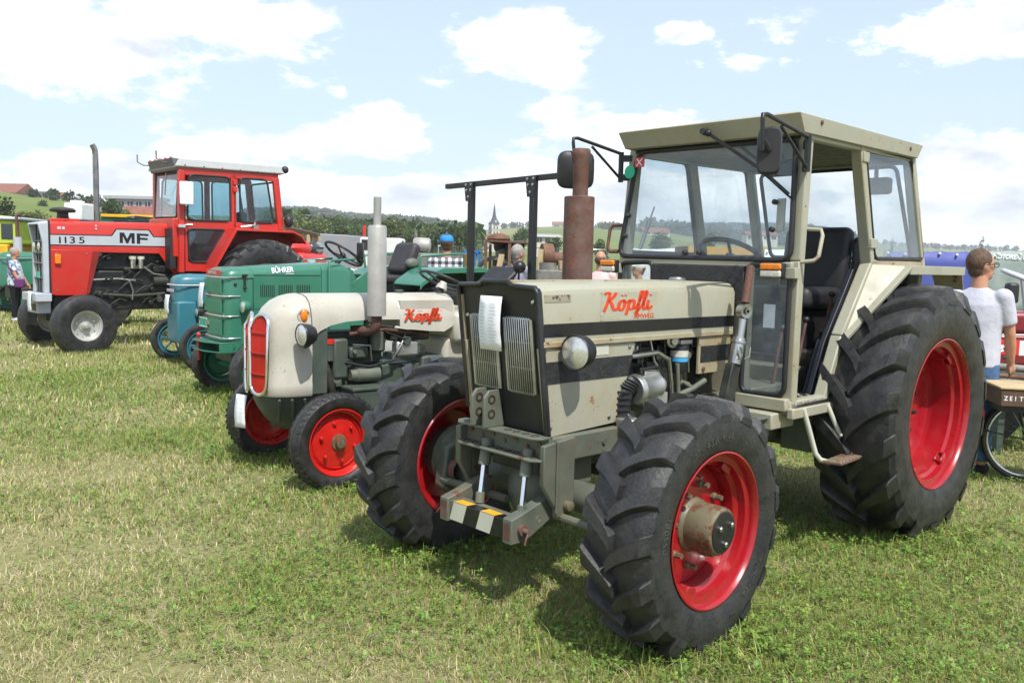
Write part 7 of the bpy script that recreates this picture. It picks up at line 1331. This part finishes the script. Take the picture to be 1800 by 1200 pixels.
# far woods on the hills: crowns that read as one mass
def woods(name, pts_fn, n, size, col):
    Vs, Fs, Cs, k = [], [], [], 0
    for i in range(n):
        x, y, s = pts_fn(); z = float(ground_z([x], [y])[0]); m_ = 46; c0 = np.array(col)*(.7+.6*NPR.rand())
        d = NPR.normal(size=(m_, 3)); d /= np.linalg.norm(d, axis=1)[:, None]; p = np.array([x, y, z+s*.55])+d*np.array([s*.55, s*.55, s*.62])*(.7+.4*NPR.rand(m_, 1)); u = NPR.normal(size=(m_, 3)); u /= np.linalg.norm(u, axis=1)[:, None]; v = np.cross(u, NPR.normal(size=(m_, 3))); v /= np.linalg.norm(v, axis=1)[:, None]; q = s*.22
        Vs.append(np.stack([p-u*q, p-v*q*.7, p+u*q, p+v*q*.7], 1).reshape(-1, 3)); Fs.append(np.arange(m_*4).reshape(-1, 4)+k); k += m_*4; Cs.append(np.repeat(c0[None]*(.7+.6*NPR.rand(m_, 1)), 4, 0))
    o = link(name, fast_mesh(name, np.concatenate(Vs), np.concatenate(Fs), np.concatenate(Cs), M['leaf'])); o['kind'] = 'stuff'; return o
def band(u0, u1, r0, r1, s0, s1, gap=.0):
    def f():
        while True:
            u = NPR.uniform(u0, u1); d = ray(u, 440); a = math.atan2(d.x, d.y); r = r0+(r1-r0)*NPR.rand(); x, y = r*math.sin(a), r*math.cos(a)
            if gap and float(fbm(np.array([x/90.]), np.array([y/90.]), 2, 77)[0]) < gap: continue
            return x, y, NPR.uniform(s0, s1)
    return f
w1 = woods('woods', band(430, 830, 420, 1110, 4.5, 8), 2600, 16, (.075, .105, .05)); tag(w1, 'far wooded ridge behind the trailer and tree line', 'woods')
w2 = woods('woods', band(1130, 1500, 800, 1600, 7, 11), 1300, 20, (.065, .09, .055)); tag(w2, 'far wooded hill seen through the cab windscreen', 'woods')
w3 = woods('woods', band(880, 1240, 560, 900, 2.5, 5, .62), 90, 12, (.10, .135, .065)); tag(w3, 'scattered copses and hedges on the far fields by the church', 'woods')
w4 = woods('woods', band(480, 835, 125, 170, 3.0, 5), 170, 8, (.075, .11, .04)); tag(w4, 'low undergrowth filling the foot of the tree line', 'undergrowth')
w5 = woods('woods', band(-60, 330, 200, 245, .9, 2.1, .48), 60, 5, (.06, .085, .04)); tag(w5, 'bushes along the crest of the left hillside', 'bushes')
w6 = woods('woods', band(1480, 2100, 1300, 1800, 4, 7), 200, 16, (.06, .085, .06)); tag(w6, 'low blue wooded skyline behind the banners', 'woods')
# ---------------------------------------------------------------- houses and the church
M['rooftile'] = mat('red_roof_tiles', (.20, .075, .05), .8, var=.25, vs=2, bump=.4, bs=3); M['render_w'] = mat('pale_render', (.55, .52, .46), .8, var=.06); M['render_g'] = mat('grey_render', (.32, .32, .33), .8); M['slate'] = mat('dark_slate', (.045, .05, .065), .6, var=.2); M['pane_dark'] = mat('house_window', (.03, .035, .045), .15)
def house(name, label, cat, u, v, Y, w, d, hw, hr, rz=0., wall='render_w', roof='rooftile', nwin=4, flat=False, sink=3., group=None):
    p = at(u, v, Y); t = thing(name, label, cat, (p.x, p.y, p.z), R_(rz), group)     # (u, v) is the foot of the wall that shows
    obj('wall', MB().box(-w/2, w/2, -d/2, d/2, -sink, hw), M[wall], t)
    if flat: obj('roof', MB().box(-w/2-.5, w/2+.5, -d/2-.5, d/2+.5, hw, hw+.45), M[roof], t)
    else: obj('roof', MB().prism([(-d/2-.6, hw-.25), (0, hw+hr), (d/2+.6, hw-.25)], 'x', -w/2-.5, w/2+.5), M[roof], t)
    for k in range(nwin):
        x = -w/2+w*(k+.5)/nwin; f = obj('window', MB().box(x-w/nwin*.28, x+w/nwin*.28, -d/2-.05, -d/2, hw*.32, hw*.78), M['pane_dark'], t); obj('frame', MB().box(x-w/nwin*.02, x+w/nwin*.02, -d/2-.09, -d/2-.05, hw*.32, hw*.78), M['white'], f)
    return t
house('farm_barn', 'long barn with huge red tiled roof on the crest of the left hill', 'barn', 15, 345, 232, 10.5, 9, .8, 2.6, -6, nwin=2)
house('farmhouse', 'white house among trees right of the red barn roof', 'house', 85, 353, 236, 4.5, 5, 1.6, .9, 0, roof='slate', nwin=2); house('farmhouse', 'second white house on the hill crest further right', 'house', 104, 354, 238, 4, 5, 1.7, .8, 0, nwin=2)
house('modern_house', 'grey flat-roofed modern building left of the red cab', 'building', 242, 372, 130, 6.5, 5, 1.7, 0, 0, 'render_g', 'render_g', 5, True); house('modern_house', 'lower grey terrace storey in front of the modern building', 'building', 240, 384, 124, 7.5, 4, .9, 0, 0, 'render_w', 'render_g', 5, True)
house('red_roof_house', 'house with red tiled roof close beside the red cab', 'house', 262, 397, 95, 4, 5, .8, 1.3, 20, nwin=2); house('hill_house', 'small brown house with red roof behind the white tank', 'house', 146, 382, 140, 3, 4, 1.2, 1.1, 10, nwin=2)
house('village_house', 'pale house with flat grey roof right of the roll bar', 'house', 957, 432, 170, 5, 6, 1.9, .4, 10, 'render_w', 'render_g', 3); house('village_house', 'low red roofed nave beside the church tower', 'house', 852, 431, 300, 10, 8, 1.6, 2.2, 0, 'render_w', 'rooftile', 3); house('village_house', 'tiny farmhouse on the far field horizon', 'house', 985, 402, 870, 16, 10, 4, 3, 0, nwin=2); house('village_house', 'tiny red farm on the far field horizon right of the exhaust', 'house', 1075, 402, 870, 16, 10, 3, 3, 0, nwin=2); house('village_house', 'pale farm roofs halfway up the far slope in the windscreen', 'house', 1150, 415, 620, 20, 10, 3, 3, 10, nwin=3); house('village_house', 'white hall below the wooded hill in the windscreen', 'house', 1335, 425, 500, 18, 10, 4, 2, 0, nwin=4)
Yc = 420; p = at(868, 425, Yc); zt = at(868, 357, Yc).z; ze = at(868, 394, Yc).z; ch_ = thing('church', 'white church tower with tall slender dark spire between the roll bar posts', 'church', (p.x, p.y, p.z), R_(25)); hw_ = 2.05; H1 = ze-p.z
obj('tower', MB().box(-hw_, hw_, -hw_, hw_, -6, H1), M['render_w'], ch_); b = MB(); rg = lambda r, z, n=8: [(r*math.cos(2*PI*k/n+PI/8), r*math.sin(2*PI*k/n+PI/8), z) for k in range(n)]
b.loft([rg(2.9, H1), rg(2.2, H1+1.2), rg(1.25, H1+2.6), rg(.75, H1+4.5), rg(.05, zt-p.z)]); obj('spire', b, M['slate'], ch_)
for a in range(4): obj('gable', MB().join(MB().prism([(-1.5, H1-.2), (0, H1+1.9), (1.5, H1-.2)], 'x', 1.6, hw_+.08), Matrix.Rotation(a*PI/2, 4, 'Z')), M['render_w'], ch_)
for a in range(4):
    for z in (.18, .45, .72):
        for x in (-.8, .8): obj('window', MB().join(MB().box(hw_, hw_+.06, x-.35, x+.35, H1*z, H1*z+1.1), Matrix.Rotation(a*PI/2, 4, 'Z')), M['pane_dark'], ch_)
obj('cornice', MB().box(-hw_-.25, hw_+.25, -hw_-.25, hw_+.25, H1*.36, H1*.40).box(-hw_-.2, hw_+.2, -hw_-.2, hw_+.2, H1*.66, H1*.69), M['render_g'], ch_)['kind'] = 'stuff'
# ---------------------------------------------------------------- grass
def green_mask(x, y):
    """how lush the sward is: greener near the parked tractors, strawy in the open foreground"""
    d = fbm(x*.55+3, y*.55, 4, 5)
    near = np.exp(-((x-.55)**2+(y-4.1)**2)/3.0)+np.exp(-((x-2.9)**2+(y-4.2)**2)/1.6)+.8*np.exp(-((x+1.6)**2+(y-5.6)**2)/5)+.95*np.clip((y-5)/4.5, 0, 1)
    sw = np.sin((x*.42+y*.9)*2.6+5*(fbm(x*.4, y*.4, 2, 61)-.5))*.10; return np.clip(.22+1.35*(d-.5)+sw+.6*np.clip(near, 0, 1)+.16*np.clip((x+1)/4, -.6, 1), .02, 1)
WHEELS = []
for o in bpy.data.objects:
    if o.name.split('.')[0] == 'wheel' and o.parent and o.parent.name.split('.')[0] == 'tractor': WHEELS.append(o.parent.matrix_basis @ o.location)
def scatter(n, r0, r1, half=.80):
    if r1 < 0:          # tufts left standing round the wheels
        k = NPR.randint(0, len(WHEELS), n); W = np.array([[p.x, p.y] for p in WHEELS]); q = W[k]+NPR.normal(size=(n, 2))*.26; return q[:, 0], q[:, 1], np.hypot(q[:, 0], q[:, 1])

    r = np.sqrt(NPR.rand(n)*(r1*r1-r0*r0)+r0*r0); a = NPR.uniform(-half, half, n)-.0; return r*np.sin(a), r*np.cos(a), r
def blades(n, r0, r1, hh, ww, seed):
    x, y, r = scatter(n, r0, r1); g = green_mask(x, y); cl = fbm(x*3.1, y*3.1, 3, 40); keep = NPR.rand(n) < np.clip(.25+1.6*(cl-.32)+.35*g, .06, 1); x, y, g, cl = x[keep], y[keep], g[keep], cl[keep]; n = len(x)
    dry = NPR.rand(n) > np.clip(g*1.05, 0, .93); h = hh*.88*(.45+.9*NPR.rand(n))*(.55+.75*g)*np.where(dry, .85, 1)*(.7+.6*cl); w = ww*(.6+.8*NPR.rand(n)); a = NPR.rand(n)*2*PI; lean = (.25+.9*NPR.rand(n)**1.2)*np.where(NPR.rand(n) < .28, 1.9, 1.)
    dx, dy = np.cos(a), np.sin(a); sx, sy = -dy, dx; z0 = np.full(n, -.004)
    def pt(t, off, k): s = lean*h*t**1.6; return np.stack([x+dx*s+sx*off*k, y+dy*s+sy*off*k, z0+h*t*(1-.28*np.minimum(lean, 1.6)*t)], -1)
    V = np.stack([pt(0, -w/2, 1), pt(0, w/2, 1), pt(.55, w/2, .8), pt(.55, -w/2, .8), pt(1, w/2, .12), pt(1, -w/2, .12)], 1).reshape(-1, 3); k = np.arange(n)[:, None]*6; F = np.concatenate([k+np.array([[0, 1, 2, 3]]), k+np.array([[3, 2, 4, 5]])], 0)
    v = NPR.rand(n, 1); gc = np.array([[.240, .302, .075]])*(.6+.8*v)*np.array([[1, 1, 1]]); gc[:, 0] *= .75+.6*NPR.rand(n); dc = np.array([[.62, .525, .33]])*(.6+.65*v); dc[:, 2] *= .8+.4*NPR.rand(n); c = np.where(dry[:, None], dc, gc); return V, F, np.repeat(np.clip(c, 0, 1), 6, 0)
def clover(n, r0, r1, size):
    x, y, r = scatter(n, r0, r1); g = green_mask(x, y); keep = NPR.rand(n) < np.clip((g-.42)*1.9, .015, 1); x, y = x[keep], y[keep]; n = len(x); z = .015+.06*NPR.rand(n)*g[keep]; Vs, Cs = [], []; a0 = NPR.rand(n)*2*PI; c = np.array([[.155, .265, .052]])*(.6+.85*NPR.rand(n, 1)); c[:, 0] *= .8+.5*NPR.rand(n); s = size*(.6+.8*NPR.rand(n))
    for k in range(3):
        a = a0+2*PI*k/3; dx, dy = np.cos(a), np.sin(a); t = NPR.normal(size=n)*.35
        P = lambda f, q: np.stack([x+dx*s*f-dy*s*q, y+dy*s*f+dx*s*q, z+s*f*(.15+t)+abs(q)*s*.25], -1); Vs.append(np.stack([P(.05, 0), P(.6, -.45), P(1.05, 0), P(.6, .45)], 1)); Cs.append(np.repeat(c, 4, 0).reshape(n, 4, 3))
    V = np.concatenate(Vs, 1).reshape(-1, 3); return V, np.arange(len(V)).reshape(-1, 4), np.concatenate(Cs, 1).reshape(-1, 3)
def straw(n, r0, r1):
    x, y, r = scatter(n, r0, r1); a = NPR.rand(n)*2*PI; l = .015+.055*NPR.rand(n)**1.6; w = .0008+.0011*NPR.rand(n); z = .006+.03*NPR.rand(n); t = NPR.normal(size=n)*.35; dx, dy = np.cos(a), np.sin(a)
    P = lambda f, q: np.stack([x+dx*l*f-dy*w*q, y+dy*l*f+dx*w*q, np.maximum(z+t*l*f, .003)], -1); V = np.stack([P(-.5, -1), P(.5, -1), P(.5, 1), P(-.5, 1)], 1).reshape(-1, 3); c = np.array([[.44, .36, .22]])*(.6+.6*NPR.rand(n, 1)); return V, np.arange(len(V)).reshape(-1, 4), np.repeat(c, 4, 0)
parts_ = [blades(150000, 1.9, 4.6, .044, .0032, 1), blades(170000, 4.6, 8.5, .055, .0046, 2), blades(120000, 8.5, 16, .085, .010, 3), blades(110000, 16, 36, .12, .022, 4), clover(26000, 1.9, 5.5, .014), clover(36000, 5.5, 13, .022), blades(42000, 0, -1, .095, .005, 6), clover(14000, 0, -1, .02), straw(9000, 1.9, 5), straw(9000, 5, 9)]
V_, F_q, C_, k_ = [], [], [], 0
for v_, f_, c_ in parts_: V_.append(v_); F_q.append(f_+k_); C_.append(c_); k_ += len(v_)
gs = link('grass', fast_mesh('grass', np.concatenate(V_), np.concatenate(F_q), np.concatenate(C_), M['blade'])); tag(gs, 'short mown meadow grass with straw and clover', 'grass', kind='stuff')

# ---------------------------------------------------------------- summer haze
hzm = bpy.data.materials.new('haze_air'); hzm.use_nodes = True; _n = hzm.node_tree.nodes; _n.remove(_n['Principled BSDF'])
_v = _n.new('ShaderNodeVolumePrincipled'); _v.inputs['Color'].default_value = (.90, .95, 1, 1); _v.inputs['Density'].default_value = .00042; _v.inputs['Anisotropy'].default_value = 0.
hzm.node_tree.links.new(_v.outputs[0], _n['Material Output'].inputs['Volume'])
hz_ = obj('haze', MB().box(-2400, 2400, -2400, 2400, -1.5, 140), hzm, smooth=False); hz_['kind'] = 'stuff'; hz_['label'] = 'thin pale summer haze over the fields'
